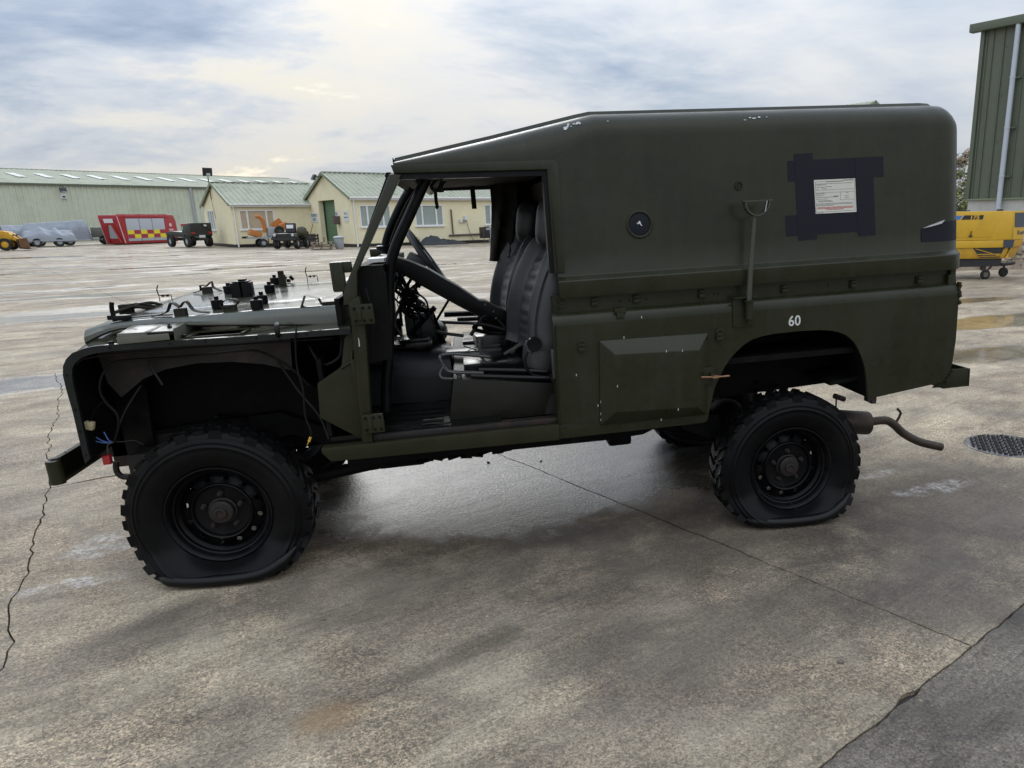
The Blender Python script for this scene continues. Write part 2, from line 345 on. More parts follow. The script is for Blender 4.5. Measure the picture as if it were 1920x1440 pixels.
# the ground dips a few centimetres lower than the slabs; beyond the slabs its own concrete carries on
ground = struct(build('ground', g, M_conc))
jb = MB().grid([[Vector((x, y, -0.018)) for x in (-10, 0, 10)] for y in (-6, 2, 12)])
jo = build('joint_filler', jb, M_joint, ground); jo['kind'] = 'structure'
L1, L2, A0, B0 = 4.4, 4.7, 0.72, -1.90
CRACK = [(-2.3, -1.9), (-2.22, -1.1), (-2.16, -0.2), (-2.06, 0.68), (-2.0, 1.06), (-1.91, 1.42), (-1.87, 1.97), (-1.75, 2.8), (-1.64, 3.73), (-1.51, 4.84), (-1.36, 6.09), (-1.28, 7.5)]
def wob(a, b, amp, fr=3.0, seed=0):
    return amp*(mnoise.noise(Vector((a*fr, b*fr, seed))) + 0.5*mnoise.noise(Vector((a*fr*4.3, b*fr*4.3, seed+5))) + 0.35*mnoise.noise(Vector((a*fr*17, b*fr*17, seed+9))))
def edge_pts(p, q, n, amp, seed, inw=1):
    out = []
    for k in range(n):
        t = k/n; a = p[0]+(q[0]-p[0])*t; b = p[1]+(q[1]-p[1])*t
        dx, dy = q[0]-p[0], q[1]-p[1]; l = math.hypot(dx, dy); w = wob(a, b, amp, 2.6, seed) + inw*(amp > 0)*(0.05*max(0, mnoise.noise(Vector((a*5.1, b*5.1, seed+33)))-0.30) + 0.004*max(0, mnoise.noise(Vector((a*1.1, b*1.1, seed+41)))))
        out.append((a - dy/l*w, b + dx/l*w))
    return out
def crack_pts(b0, b1, side, near):
    bs = [b0 + (b1-b0)*k/70 for k in range(71)]; out = []
    for b in bs:
        for (a1, c1), (a2, c2) in zip(CRACK, CRACK[1:]):
            if c1-1e-6 <= b <= c2+1e-6: a = a1 + (a2-a1)*(b-c1)/(c2-c1); break
        gap = 0.0035 + 0.004*max(0, mnoise.noise(Vector((b*2.1, 3, 0)))) + 0.022*max(0, mnoise.noise(Vector((b*1.3, 9, 2)))-0.28)
        out.append((a + wob(0.3, b, 0.045, 1.6, 4) + wob(1.3, b, 0.02, 9, 6) + side*gap, b))
    return out
def slab(poly, m):
    mb = MB().prism(poly, 0.0, -0.017, lambda a, b, t: E1*a + E2*b + Vector((0, 0, t)))
    mb.f.pop(1)
    return build('concrete_slab', mb, m, ground, weld=False)
def seen(P):
    q = P - CAM_POS; z = q.dot(CF)
    if z < 0.3: return P.y > -4.5 and abs(P.x) < 4
    x = 1171 + 1416*q.dot(CR)/z
    return -500 < x < 2450
for i in range(-9, 10):
    for j in range(-2, 14):
        off_ = 2.9 if j == 0 else 0.0
        a0, a1, b0, b1 = A0+L1*(i-1)+off_, A0+L1*i+off_, B0+L2*(j-1), B0+L2*j
        corners = [E1*a + E2*b for a in (a0, a1) for b in (b0, b1)]
        if not any(seen(c) for c in corners + [sum(corners, Vector())/4]): continue
        d = min((c-CAM_POS).length for c in corners)
        if d > 46: continue
        near = d < 9; n = 150 if near and j <= 1 else (26 if d < 14 else 4); amp = 0.016 if d < 14 else 0.0; gp = 0.004 if d < 14 else 0.006
        seam = lambda p, q, sd, inw=1: edge_pts(p, q, n, amp, sd, inw)
        lo, hi = (a0+gp, b0+gp), (a1-gp, b1-gp)
        sb, st, sl_, sr = 100+j, 101+j, 200+i, 201+i
        bot = seam((lo[0], lo[1]), (hi[0], lo[1]), sb); top = [(x, y) for x, y in seam((lo[0], hi[1]), (hi[0], hi[1]), st, -1)]
        lef = seam((lo[0], lo[1]), (lo[0], hi[1]), sl_, -1); rig = seam((hi[0], lo[1]), (hi[0], hi[1]), sr)
        bot.append((hi[0], lo[1])); top.append(hi); lef.append((lo[0], hi[1])); rig.append(hi)
        m = M_conc2 if j == 0 else M_conc
        if i == 1 - 0 and False: pass
        if a0 < -1.9 < a1 and j in (1, 2):
            # a long crack splits these two slabs lengthwise
            cl = crack_pts(lo[1], hi[1], -1, near); cr_ = crack_pts(lo[1], hi[1], 1, near)
            xc = cl[0][0]; xt = cl[-1][0]
            slab([p for p in bot if p[0] < xc-0.01] + cl + [p for p in reversed(top) if p[0] < xt-0.01][0:] + [p for p in reversed(lef)][1:-1], m)
            xc = cr_[0][0]; xt = cr_[-1][0]
            slab([p for p in bot if p[0] > xc+0.01] + rig[1:-1] + [p for p in reversed(top) if p[0] > xt+0.01] + list(reversed(cr_)), m)
        else:
            slab(bot[:-1] + rig[:-1] + list(reversed(top))[:-1] + list(reversed(lef))[:-1], m)

# manhole cover
M_ironp = mat('wet_cast_iron', (0.17, 0.16, 0.16), 0.22, 0.2, var=0.25, vscale=18, grime=(0.10, 0.085, 0.07), grime_amt=0.5, world=True)
M_iron = mat('shade_dark_iron', (0.03, 0.028, 0.028), 0.4, 0.3, var=0.3, vscale=14, grime=(0.10, 0.075, 0.05), grime_amt=0.5, world=True)  # bars darker than the plate: their shadow look is painted into the colour
mh = thing('manhole_cover', 'round cast iron manhole cover with raised bar pattern in the concrete behind the truck', 'manhole cover', (3.42, 0.88, 0))
mb = MB().lathe([(0.262, 0.001), (0.264, 0.004), (0.274, 0.004), (0.276, 0.0005)], 64, lambda x, y, h: (x, y, h)); build('frame_ring', mb, M_ironp, mh)
mb = MB().lathe([(0.001, 0.002), (0.256, 0.002), (0.258, 0.0004)], 64, lambda x, y, h: (x, y, h)); build('cover_plate', mb, M_ironp, mh)
mb = MB()
for r in range(-8, 9):
    for k in range(-7, 8):
        x, y = k*0.036 + (0.018 if r % 2 else 0), r*0.030
        if math.hypot(x, y) < 0.245:
            mb.box((x, y, 0.0075), (0.026, 0.008, 0.011), Matrix.Rotation((0.5 if (k+r) % 3 == 0 else -0.15)+0.2, 3, 'Z'))
o = build('tread_bars', mb, M_iron, mh)
# small loose stones on the concrete
M_stone = mat('stone', (0.16, 0.14, 0.12), 0.85, var=0.4, vscale=40, world=True)
for k, (x, y, s) in enumerate(((1.02, -1.30, 0.011), (-0.15, 1.42, 0.010), (0.20, 1.36, 0.008), (-3.0, 2.2, 0.018), (-0.9, -0.52, 0.008))):
    mb = MB().lathe([(0.001, 0), (s, s*0.3), (s*0.9, s*0.8), (s*0.4, s*1.15), (0.001, s*1.2)], 7, lambda a, b, h: (x + a*1.2, y + b, h - 0.0005))
    tag(build('stone', mb, M_stone), ('small dark stone on the concrete near the slab corner', 'small dark stone on the wet concrete beyond the sill', 'tiny stone on the wet concrete under the truck', 'dark stone on the concrete left of the bumper', 'tiny stone on the concrete by the front tyre')[k], 'stone')
# ------------------------------------------------------------------ the army truck
RAKE = math.radians(2.05); CA, SA = math.cos(RAKE), math.sin(RAKE)
YC = 0.826                                                # centre line of the truck
def B(u, y, w): return Vector((u*CA - w*SA, y, u*SA + w*CA))   # body frame (nose-down rake) to world
def far(y): return 2*YC - y
TRUCK_AT = (0, YC, 0)
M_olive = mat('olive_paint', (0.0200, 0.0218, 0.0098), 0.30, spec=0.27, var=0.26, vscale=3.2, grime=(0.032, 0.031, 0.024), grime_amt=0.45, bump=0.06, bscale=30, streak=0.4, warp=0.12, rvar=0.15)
M_olive_d = mat('worn_olive_paint', (0.0205, 0.0218, 0.0098), 0.42, spec=0.22, var=0.22, vscale=7, grime=(0.028, 0.024, 0.016), grime_amt=0.45, bump=0.08, bscale=45, streak=0.3, warp=0.06)
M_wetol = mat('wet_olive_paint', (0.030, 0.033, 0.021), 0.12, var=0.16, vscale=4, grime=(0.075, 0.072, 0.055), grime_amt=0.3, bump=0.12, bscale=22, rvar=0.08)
M_under = mat('black_underseal', (0.005, 0.005, 0.005), 0.62, var=0.5, vscale=9, grime=(0.014, 0.011, 0.008), grime_amt=0.5, bump=0.3, bscale=40, spec=0.10)
M_bonnet = mat('wet_bonnet_paint_sheen', (0.060, 0.064, 0.046), 0.14, var=0.2, vscale=5, spec=0.75, grime=(0.11, 0.108, 0.09), grime_amt=0.45, bump=0.08, bscale=22, rvar=0.10)  # paler than the other olive: sky sheen put into the base colour
M_flange = mat('dark_primer', (0.008, 0.0095, 0.0095), 0.42, var=0.3, vscale=12, spec=0.3, grime=(0.02, 0.021, 0.019), grime_amt=0.5)
M_seatbox = mat('seat_box_paint', (0.0115, 0.0118, 0.0085), 0.45, var=0.25, vscale=6, spec=0.25, grime=(0.025, 0.022, 0.017), grime_amt=0.4)
M_pole = mat('faded_olive', (0.050, 0.054, 0.038), 0.5, var=0.2, vscale=12)
M_rusty = mat('rusty_dark_metal', (0.0075, 0.0058, 0.0048), 0.62, var=0.5, vscale=11, grime=(0.040, 0.019, 0.010), grime_amt=0.6, bump=0.3, bscale=55)
M_black = mat('black_paint', (0.003, 0.0032, 0.004), 0.36, spec=0.16, var=0.3, vscale=8, grime=(0.03, 0.028, 0.026), grime_amt=0.3)
M_rubber = mat('tyre_rubber', (0.0042, 0.0044, 0.0048), 0.40, var=0.35, vscale=7, grime=(0.014, 0.013, 0.012), grime_amt=0.35, bump=0.10, bscale=70, spec=0.12)
M_fold = mat('wet_rubber', (0.004, 0.0042, 0.0046), 0.34, var=0.2, vscale=9, spec=0.25)
M_cable = mat('cable_rubber', (0.0055, 0.0055, 0.0055), 0.45, spec=0.2, var=0.3, vscale=15)
M_vinyl = mat('seat_vinyl', (0.042, 0.044, 0.048), 0.40, var=0.22, vscale=9, grime=(0.07, 0.07, 0.068), grime_amt=0.25, bump=0.12, bscale=160)
M_canvas = mat('dark_canvas', (0.017, 0.0165, 0.012), 0.75, var=0.35, vscale=8, grime=(0.05, 0.045, 0.035), grime_amt=0.5, bump=0.2, bscale=150, spec=0.2)
M_alu = mat('wet_grey_metal', (0.075, 0.078, 0.075), 0.34, 0.3, var=0.3, vscale=12, grime=(0.03, 0.03, 0.028), grime_amt=0.7)
M_wetblk = mat('wet_black_metal', (0.004, 0.004, 0.004), 0.2, spec=0.3, var=0.4, vscale=14, bump=0.25, bscale=60)
M_tape = mat('navy_tape', (0.0055, 0.0075, 0.0135), 0.55, spec=0.22, var=0.2, vscale=10, bump=0.1, bscale=200)
M_paper = mat('paper', (0.60, 0.585, 0.52), 0.6, var=0.06, vscale=5)
M_ink = mat('grey_print', (0.10, 0.10, 0.10), 0.7, var=0.1); M_red_ink = mat('red_print', (0.42, 0.05, 0.045), 0.7, var=0.1)
M_white = mat('white_marking_paint', (0.62, 0.63, 0.61), 0.5, var=0.08, vscale=30)
M_chip = mat('bare_aluminium', (0.46, 0.46, 0.47), 0.42, 0.2, var=0.2, vscale=40)
M_brassy = mat('rusty_rod', (0.26, 0.14, 0.07), 0.55, 0.2, var=0.3, vscale=30)
M_redplug = mat('red_plastic', (0.36, 0.02, 0.025), 0.35, var=0.15); M_cream = mat('cream_plastic', (0.55, 0.48, 0.30), 0.45, var=0.25, vscale=60)
M_yel = mat('yellow_sleeve', (0.55, 0.36, 0.05), 0.45, var=0.15); M_blue = mat('blue_wire', (0.05, 0.10, 0.28), 0.4, var=0.15)
M_lamp = mat('dark_red_lens', (0.10, 0.006, 0.006), 0.2, var=0.1)
M_exh = mat('exhaust_steel', (0.045, 0.035, 0.028), 0.55, 0.4, var=0.4, vscale=12, grime=(0.13, 0.075, 0.045), grime_amt=0.55, bump=0.2)

T = thing('army_truck', 'stripped olive green military off-road vehicle with hard top, missing doors and flat tyres', 'army vehicle', TRUCK_AT, local=False)
def tp(name, mb, m, parent=None, **k): return build(name, mb, m, parent or T, **k)

# ---- hard top
def ytop(w): return 0.005 + (w-1.335)*0.093              # tumblehome of the hard top side
def top_profile(wt, ws, base=True, r_in=0.0, dw=0.0):
    """near half of the cross-section from the skirt over the shoulder to the roof panel"""
    ye = ytop(ws); P = []
    if base: P += [(-0.03, 1.225), (-0.032, 1.232), (-0.032, 1.298), (-0.029, 1.3035), (0.000, 1.320), (0.0045, 1.328)]
    else: P += [(ytop(1.838), 1.838)]*6
    n = 7; P += [(ytop(1.338 + (ws-1.338)*k/6), 1.338 + (ws-1.338)*k/6) for k in range(1, 7)] if base else [(ytop(1.838 + (ws-1.838)*k/6), 1.838 + (ws-1.838)*k/6) for k in range(1, 7)]
    w_e = wt - 0.022; ry = max(0.05, min(0.125, 0.125*(wt-ws)/0.12))
    for k in range(1, n+1):
        a = PI/2*k/n; P.append((ye + ry*(1-math.cos(a)), ws + (w_e-ws)*math.sin(a)))
    P += [(ye + ry + 0.045, w_e + 0.003), (ye + ry + 0.062, w_e + 0.022), (0.50, wt + 0.012), (YC, wt + 0.016)]
    return [(y + r_in, w - (dw if w > 1.45 else 0)) for y, w in P]
def top_rows(us):
    rows = []
    for u, wt, ws, base, r_in, dw in us:
        h = top_profile(wt, ws, base, 0, 0); c = []
        for y, w in h: c.append(B(u, min(YC, y + r_in*(1 if y < 0.6 else 0)), w - dw*max(0, (w-1.9)/0.15) if dw else w))
        m = [B(u, far(min(YC, y + r_in*(1 if y < 0.6 else 0))), w - dw*max(0, (w-1.9)/0.15) if dw else w) for y, w in reversed(h[:-1])]
        rows.append(c + m)
    return rows
def roof_at(u):
    if u >= 0.46: return 2.060
    return 1.878 + (2.060-1.878)*(u+0.43)/0.89
def crease_at(u): return 1.930 if u >= 0.46 else 1.842 + 0.088*(max(0, u-0.25)/0.21)
hull = [(0.238, roof_at(0.238), 1.844, True, 0, 0), (0.30, roof_at(0.30), crease_at(0.30)+0.002, True, 0, 0), (0.40, roof_at(0.40), crease_at(0.40)+0.001, True, 0, 0), (0.47, 2.060, 1.93, True, 0, 0)]
hull += [(u, 2.060, 1.93, True, 0, 0) for u in (0.8, 1.2, 1.6, 2.0, 2.20)]
R = 0.13
for k in range(1, 8):
    a = PI/2*k/7; hull.append((2.225 + R*math.sin(a), 2.060, 1.93, True, 0.10*(1-math.cos(a)), 0.14*(1-math.cos(a))))
rows = top_rows([(u, roof_at(u), crease_at(u)+0.002, False, 0, 0) for u in (-0.432, -0.40, -0.2, 0.0, 0.12, 0.2375)] + hull); n_ = len(rows[0])
mb = MB().grid(rows); last = [len(mb.v)-n_+k for k in range(n_)]; mb.f.append(tuple(last))
shell = tp('hard_top', mb, M_olive, sharp=0.45)
# front lip of the cab roof and header over the windscreen
mb = MB().grid([[B(-0.434, 0.055 + (far(0.055)-0.055)*k/12, w) for k in range(13)] for w in (1.872, 1.838, 1.80)])
mb.box((-0.40, YC, 1.815), (0.055, 1.50, 0.05), fn=lambda *q: B(*q)); tp('roof_header', mb, M_under)
# door frames: inverted L of pressed steel over each door opening
for s, nm in ((0, 'door_frame'), (1, 'door_frame')):
    Y = (lambda y: far(y)) if s else (lambda y: y)
    outer = [(-0.445, 1.843)] + [(0.252, 1.838)] + [(0.252 + 0.034*math.sin(a), 1.804 + 0.034*math.cos(a)) for a in (0.3, 0.6, 0.9, 1.2, PI/2)] + [(0.284, 1.733), (0.276, 1.338)]
    inner = [(0.226, 1.338), (0.231, 1.797), (-0.435, 1.806)]
    mb = MB().prism(outer + inner, -0.006, 0.045, lambda u, w, t: B(u, Y(ytop(w) + t), w))
    o = tp(nm, mb, M_olive, bevel=0.005)
    mb = MB().prism([(-0.42, 1.808), (0.233, 1.799), (0.226, 1.338), (0.205, 1.338), (0.212, 1.772), (-0.415, 1.781)], 0.012, 0.07, lambda u, w, t: B(u, Y(ytop(w) + t), w))
    tp('door_seal', mb, M_black, o)
# dark lining inside the roof and the rear of the cab
mb = MB()
mb.box((1.22, YC, 1.985), (1.9, 1.34, 0.012), fn=lambda *q: B(*q))
mb.add([B(-0.40, 0.12, 1.792), B(-0.40, far(0.12), 1.792), B(0.26, far(0.12), 1.80), B(0.26, 0.12, 1.80)], [(0, 1, 2, 3)])
mb.add([B(0.34, 0.10, 1.20), B(0.34, far(0.10), 1.20), B(0.34, far(0.14), 1.97), B(0.34, 0.14, 1.97)], [(0, 1, 2, 3)])
tp('roof_lining', mb, M_canvas)
# things on the hard top side
def side_pt(u, w, d=0.0): return B(u, ytop(w) - d, w)
port = MB().lathe([(0.060, -0.002), (0.064, 0.006), (0.058, 0.010), (0.052, 0.006), (0.050, -0.0015)], 32, lambda x, y, h: B(0.643 + x, ytop(1.536+y) - h, 1.536 + y))
po = tp('round_port', port, M_olive_d)
tp('port_cover', MB().lathe([(0.001, 0.0035), (0.046, 0.004), (0.050, 0.003), (0.050, -0.001)], 32, lambda x, y, h: B(0.643 + x, ytop(1.536+y) - h, 1.536 + y)), M_tape, po)
chip = [(0.628, 1.543), (0.634, 1.541), (0.641, 1.552), (0.646, 1.549), (0.650, 1.536), (0.655, 1.530), (0.651, 1.528), (0.645, 1.536), (0.641, 1.541), (0.634, 1.536)]
tp('torn_spot', MB().prism(chip, 0.0045, 0.0055, lambda u, w, t: side_pt(u, w, t)), M_white, po)
pl = MB().lathe([(0.001, 0.006), (0.006, 0.006), (0.008, 0.002), (0.013, 0.002), (0.015, 0.008), (0.019, 0.008), (0.021, 0.003), (0.021, -0.002)], 24, lambda x, y, h: side_pt(1.139 + x, 1.688 + y, h)); tp('aerial_plug', pl, M_olive_d)
def strip(name, poly, m, d0, d1, parent=None, **k):
    return tp(name, MB().prism(poly, d0, d1, lambda u, w, t: side_pt(u, w, t)), m, parent, **k)
strip('tape_strip', [(1.389, 1.791), (1.895, 1.795), (1.898, 1.699), (1.390, 1.696)], M_tape, -0.001, 0.0010)
strip('tape_strip', [(1.370, 1.538), (1.760, 1.538), (1.760, 1.442), (1.371, 1.440)], M_tape, -0.001, 0.0010)
strip('tape_strip', [(1.424, 1.822), (1.520, 1.824), (1.535, 1.419), (1.436, 1.416)], M_tape, -0.001, 0.0020)
strip('tape_strip', [(1.742, 1.794), (1.838, 1.795), (1.850, 1.421), (1.756, 1.420)], M_tape, -0.001, 0.0020)
pn = strip('paper_notice', [(1.524, 1.698), (1.742, 1.697), (1.747, 1.538), (1.530, 1.539)], M_paper, 0.0, 0.0028)
pr = MB(); rr = MB(); PU = lambda a: 1.527 + 0.217*a; PW = lambda b: 1.539 + 0.158*b
def ink(t, a0, a1, b, h=0.008):
    t.add([side_pt(PU(a), PW(q), 0.0034) for a, q in ((a0, b), (a1, b), (a1, b+h), (a0, b+h))], [(0, 1, 2, 3)])
rnd = random.Random(3)
for a0, a1, b in ((0.02, 0.98, 0.945), (0.02, 0.98, 0.045), (0.03, 0.97, 0.695), (0.03, 0.97, 0.615), (0.60, 0.97, 0.38)): ink(pr, a0, a1, b, 0.006)
for a0, b0, b1 in ((0.022, 0.045, 0.95), (0.974, 0.045, 0.95), (0.62, 0.385, 0.615)): pr.add([side_pt(PU(a), PW(q), 0.0034) for a, q in ((a0, b0), (a0+0.005, b0), (a0+0.005, b1), (a0, b1))], [(0, 1, 2, 3)])
def words(t, a0, a1, b, h):
    x = a0
    while x < a1:
        w_ = rnd.uniform(0.02, 0.055); ink(t, x, min(a1, x+w_), b, h); x += w_ + 0.009
for a0, a1, b, h in ((0.70, 0.96, 0.965, 0.016), (0.28, 0.70, 0.93, 0.014), (0.05, 0.92, 0.875, 0.012), (0.03, 0.28, 0.845, 0.012), (0.05, 0.24, 0.775, 0.014), (0.26, 0.42, 0.785, 0.013), (0.05, 0.10, 0.725, 0.012), (0.17, 0.30, 0.73, 0.01), (0.03, 0.26, 0.585, 0.016), (0.05, 0.22, 0.535, 0.014), (0.03, 0.56, 0.475, 0.013), (0.46, 0.57, 0.49, 0.022), (0.03, 0.31, 0.425, 0.012), (0.08, 0.40, 0.375, 0.013), (0.08, 0.44, 0.345, 0.013), (0.03, 0.93, 0.285, 0.012), (0.03, 0.93, 0.255, 0.012), (0.03, 0.45, 0.225, 0.012), (0.76, 0.82, 0.58, 0.014), (0.72, 0.82, 0.49, 0.012), (0.73, 0.83, 0.43, 0.012), (0.03, 0.2, 0.015, 0.012)): words(pr, a0, a1, b, h)
for a0, a1, b in ((0.06, 0.94, 0.168), (0.04, 0.94, 0.135), (0.28, 0.70, 0.10)): words(rr, a0, a1, b, 0.020)
stuff(tp('notice_print', pr, M_ink, pn)); stuff(tp('red_print', rr, M_red_ink, pn))
# torn flap of the rear corner, taped over
def corner_pt(u, w, d):
    inset = 0.10*(1-math.cos(math.asin(min(1, (u-2.225)/0.13)))) if u > 2.225 else 0.0
    return B(u, ytop(w) + inset - d, w)
tp('torn_patch', MB().grid([[corner_pt(u, w0 + (w1-w0)*k/3, 0.0022) for k in range(4)] for u, w0, w1 in ((2.104, 1.372, 1.400), (2.102, 1.372, 1.436), (2.150, 1.372, 1.452), (2.178, 1.371, 1.458), (2.232, 1.371, 1.466), (2.26, 1.370, 1.467), (2.29, 1.370, 1.468), (2.315, 1.370, 1.468), (2.335, 1.370, 1.468), (2.348, 1.370, 1.468))]), M_tape)
tp('bent_flap', MB().prism([(2.112, 1.440), (2.150, 1.452), (2.232, 1.474), (2.214, 1.458), (2.160, 1.447)], 0.0015, 0.010, lambda u, w, t: side_pt(u, w, t)), M_chip)
# bare patches on the shoulder of the roof
def shoulder(u, a):
    ws, wt = crease_at(u), roof_at(u); ye = ytop(ws); n = a*PI/2
    return B(u, ye + 0.125*(1-math.cos(n)) - 0.0025*math.cos(n), ws + (wt-0.022-ws)*math.sin(n) + 0.0025*math.sin(n))
rnd = random.Random(11)
def flake(cu, ca, su, sa, n=11):
    pts = [(cu + su*math.cos(2*PI*k/n)*rnd.uniform(0.45, 1.1), ca + sa*math.sin(2*PI*k/n)*rnd.uniform(0.45, 1.1)) for k in range(n)]
    return MB().add([shoulder(u, a) for u, a in pts], [tuple(range(n))])
for cu, ca, su, sa in ((0.335, 0.50, 0.018, 0.055), (0.350, 0.58, 0.008, 0.05), (0.375, 0.55, 0.006, 0.035), (0.392, 0.54, 0.016, 0.045), (0.402, 0.50, 0.007, 0.03)):
    tp('bare_patch', flake(cu, ca, su, sa), M_chip, shell, weld=False)
for cu, ca, su, sa in ((1.215, 0.40, 0.010, 0.022), (1.235, 0.38, 0.014, 0.03), (1.262, 0.41, 0.009, 0.03), (1.188, 0.33, 0.008, 0.012), (1.300, 0.41, 0.004, 0.02), (0.53, 0.42, 0.004, 0.02), (0.36, 0.50, 0.004, 0.02)):
    tp('bare_patch', flake(cu, ca, su, sa), M_chip, shell, weld=False)

# ---- rear tub: side panels with the wheel arch cut out
ARCH = [(0.935, 0.564), (0.955, 0.64), (0.976, 0.724), (1.000, 0.775), (1.028, 0.824), (1.058, 0.866), (1.092, 0.900), (1.132, 0.932), (1.175, 0.955), (1.230, 0.968), (1.294, 0.975), (1.425, 0.977), (1.530, 0.974), (1.598, 0.966), (1.640, 0.955), (1.680, 0.937), (1.706, 0.918), (1.730, 0.893), (1.752, 0.860), (1.770, 0.823), (1.786, 0.780), (1.799, 0.730), (1.810, 0.672), (1.817, 0.594)]
TUB = [(0.197, 1.098), (0.190, 0.628), (0.905, 0.546)] + ARCH + [(1.843, 0.590), (2.255, 0.637), (2.292, 0.686), (2.304, 0.76), (2.313, 0.86), (2.314, 1.098)]
TUB[2] = (0.915, 0.556)
for s in (0, 1):
    Y = (lambda y: far(y)) if s else (lambda y: y)
    mb = MB().prism(TUB, -0.030, -0.012, lambda u, w, t: B(u, Y(t), w))
    # rounded shoulder up to the waist rail
    sh = [(-0.030 + 0.042*(1-math.cos(a)), 1.098 + 0.055*math.sin(a)) for a in [PI/2*k/6 for k in range(7)]] + [(0.020, 1.155), (0.020, 1.152)]
    mb.grid([[B(u, Y(y), w) for y, w in sh] for u in (0.197, 0.6, 1.2, 1.8, 2.295, 2.306, 2.312)])
    mb.box((1.255, Y(0.030), 1.192), (2.09, 0.03, 0.09), fn=lambda *q: B(*q))
    tub = tp('tub_side', mb, M_olive, sharp=0.5)
    # pillar at the front edge of the tub and its return
    mb = MB().prism([(0.205, 1.225), (0.221, 1.150), (0.205, 1.095), (0.186, 0.628), (0.198, 0.628), (0.208, 1.095), (0.232, 1.150), (0.226, 1.225)], -0.034, 0.07, lambda u, w, t: B(u, Y(t if w < 1.11 else t+0.03), w)); tp('door_pillar', mb, M_olive_d, bevel=0.004)
    # wheel arch lining
    mb = MB().grid([[B(u, Y(y), w) for u, w in ARCH] for y in (-0.012, 0.20, 0.375)])
    mb.prism(ARCH, 0.375, 0.385, lambda u, w, t: B(u, Y(t), w))
    tp('wheel_arch', mb, M_under)
    # rubber lip round the arch
    # rear upright and corner
    mb = MB().prism([(2.255, 0.637), (2.292, 0.686), (2.304, 0.76), (2.313, 0.86), (2.314, 1.11), (2.300, 1.20), (2.26, 1.20), (2.25, 0.66)], 0.0, 0.05, lambda u, w, t: B(u, Y(-0.012+t), w)); tp('rear_corner', mb, M_olive_d, bevel=0.004)
    mb = MB().box((0.55, Y(-0.012), 0.588), (0.735, 0.03, 0.074), Matrix.Rotation(-0.003, 3, 'Y'), lambda *q: B(*q)); tp('rear_sill', mb, M_olive, bevel=0.006)
    # front sill under the door
    mb = MB().prism([(-0.896, 0.634), (-0.896, 0.612), (-0.862, 0.566), (0.186, 0.551), (0.190, 0.628)], -0.044, 0.02, lambda u, w, t: B(u, Y(t), w))
    sill = tp('sill', mb, M_olive_d, bevel=0.005)
    mb = MB().prism([(-0.67, 0.634), (0.19, 0.629), (0.19, 0.655), (-0.67, 0.661)], -0.012, 0.05, lambda u, w, t: B(u, Y(t), w)); tp('sill_step', mb, M_rusty, sill, bevel=0.003)
# crumpled rear edge
mb = MB()
rnd = random.Random(5)
for k in range(9):
    w0 = 1.15 - 0.012*k; mb.box((2.316 + rnd.uniform(-0.004, 0.006), -0.022 + rnd.uniform(-0.006, 0.008), w0), (0.014, 0.022, 0.017), Matrix.Rotation(rnd.uniform(-0.6, 0.6), 3, 'Y'), lambda *q: B(*q))
tp('crumpled_edge', mb, M_olive_d)
mb = MB()
for k in range(7): mb.box((2.268 + 0.006*k, -0.03 + rnd.uniform(-0.008, 0.004), 0.640 + 0.008*k), (0.012, 0.02, 0.02), Matrix.Rotation(rnd.uniform(-0.9, 0.9), 3, 'Y'), lambda *q: B(*q))
tp('crumpled_edge', mb, M_olive_d)
mb = MB().box((2.322, 0.02, 0.985), (0.012, 0.05, 0.10), fn=lambda *q: B(*q)); tp('side_reflector', mb, M_lamp, bevel=0.003)
# rear panel, tailgate and floor
mb = MB().box((2.29, YC, 0.93), (0.03, 1.66, 0.60), fn=lambda *q: B(*q)); mb.box((2.30, YC, 1.21), (0.03, 1.60, 0.05), fn=lambda *q: B(*q)); tp('rear_panel', mb, M_olive)
mb = MB().box((1.25, YC, 0.845), (2.05, 1.60, 0.03), fn=lambda *q: B(*q)); mb.box((0.27, YC, 0.86), (0.03, 1.62, 0.70), fn=lambda *q: B(*q)); mb.box((0.62, YC, 0.60), (0.66, 1.60, 0.02), fn=lambda *q: B(*q))
mb.box((1.95, YC, 0.70), (0.62, 1.55, 0.02), Matrix.Rotation(-0.10, 3, 'Y'), lambda *q: B(*q)); tp('load_floor', mb, M_under)
# stencilled number
tm = text_mb('60', 0.0715, lambda x, y, t: B(1.3665 + x*0.93, -0.0315, 1.0075 + y), bold=0.0011, align='LEFT', spacing=1.02); tp('stencilled_number', tm, M_white, weld=False)
# canvas hooks along the rail and on the panels
def hook(u, y, w, ring=False):
    mb = MB().box((u, y, w), (0.034, 0.014, 0.040), fn=lambda *q: B(*q)); mb.box((u, y-0.009, w+0.012), (0.026, 0.016, 0.014), fn=lambda *q: B(*q)); mb.box((u, y-0.014, w-0.008), (0.030, 0.008, 0.018), fn=lambda *q: B(*q))
    o = tp('canvas_hook', mb, M_olive_d, bevel=0.003)
    if ring: tp('staple', MB().tube([B(u + 0.013*math.cos(a), y-0.012, w + 0.024 + 0.013*math.sin(a)) for a in [PI*k/8 for k in range(9)]], 0.004, 6), M_olive_d, o)
for u, w in ((0.405, 1.193), (0.609, 1.192), (0.934, 1.193), (1.361, 1.187), (1.733, 1.185), (2.104, 1.181)): hook(u, 0.012, w)
for u, w in ((0.322, 0.990), (1.003, 0.985)): hook(u, -0.036, w, True)
for u in (0.39, 0.53, 0.575, 0.66, 0.92, 1.00, 1.02, 1.6): tp('rivet', MB().lathe([(0.001, 0.004), (0.004, 0.003), (0.006, 0)], 8, lambda x, y, h: B(u+x, 0.0145-h, 1.188+y)), M_olive_d)
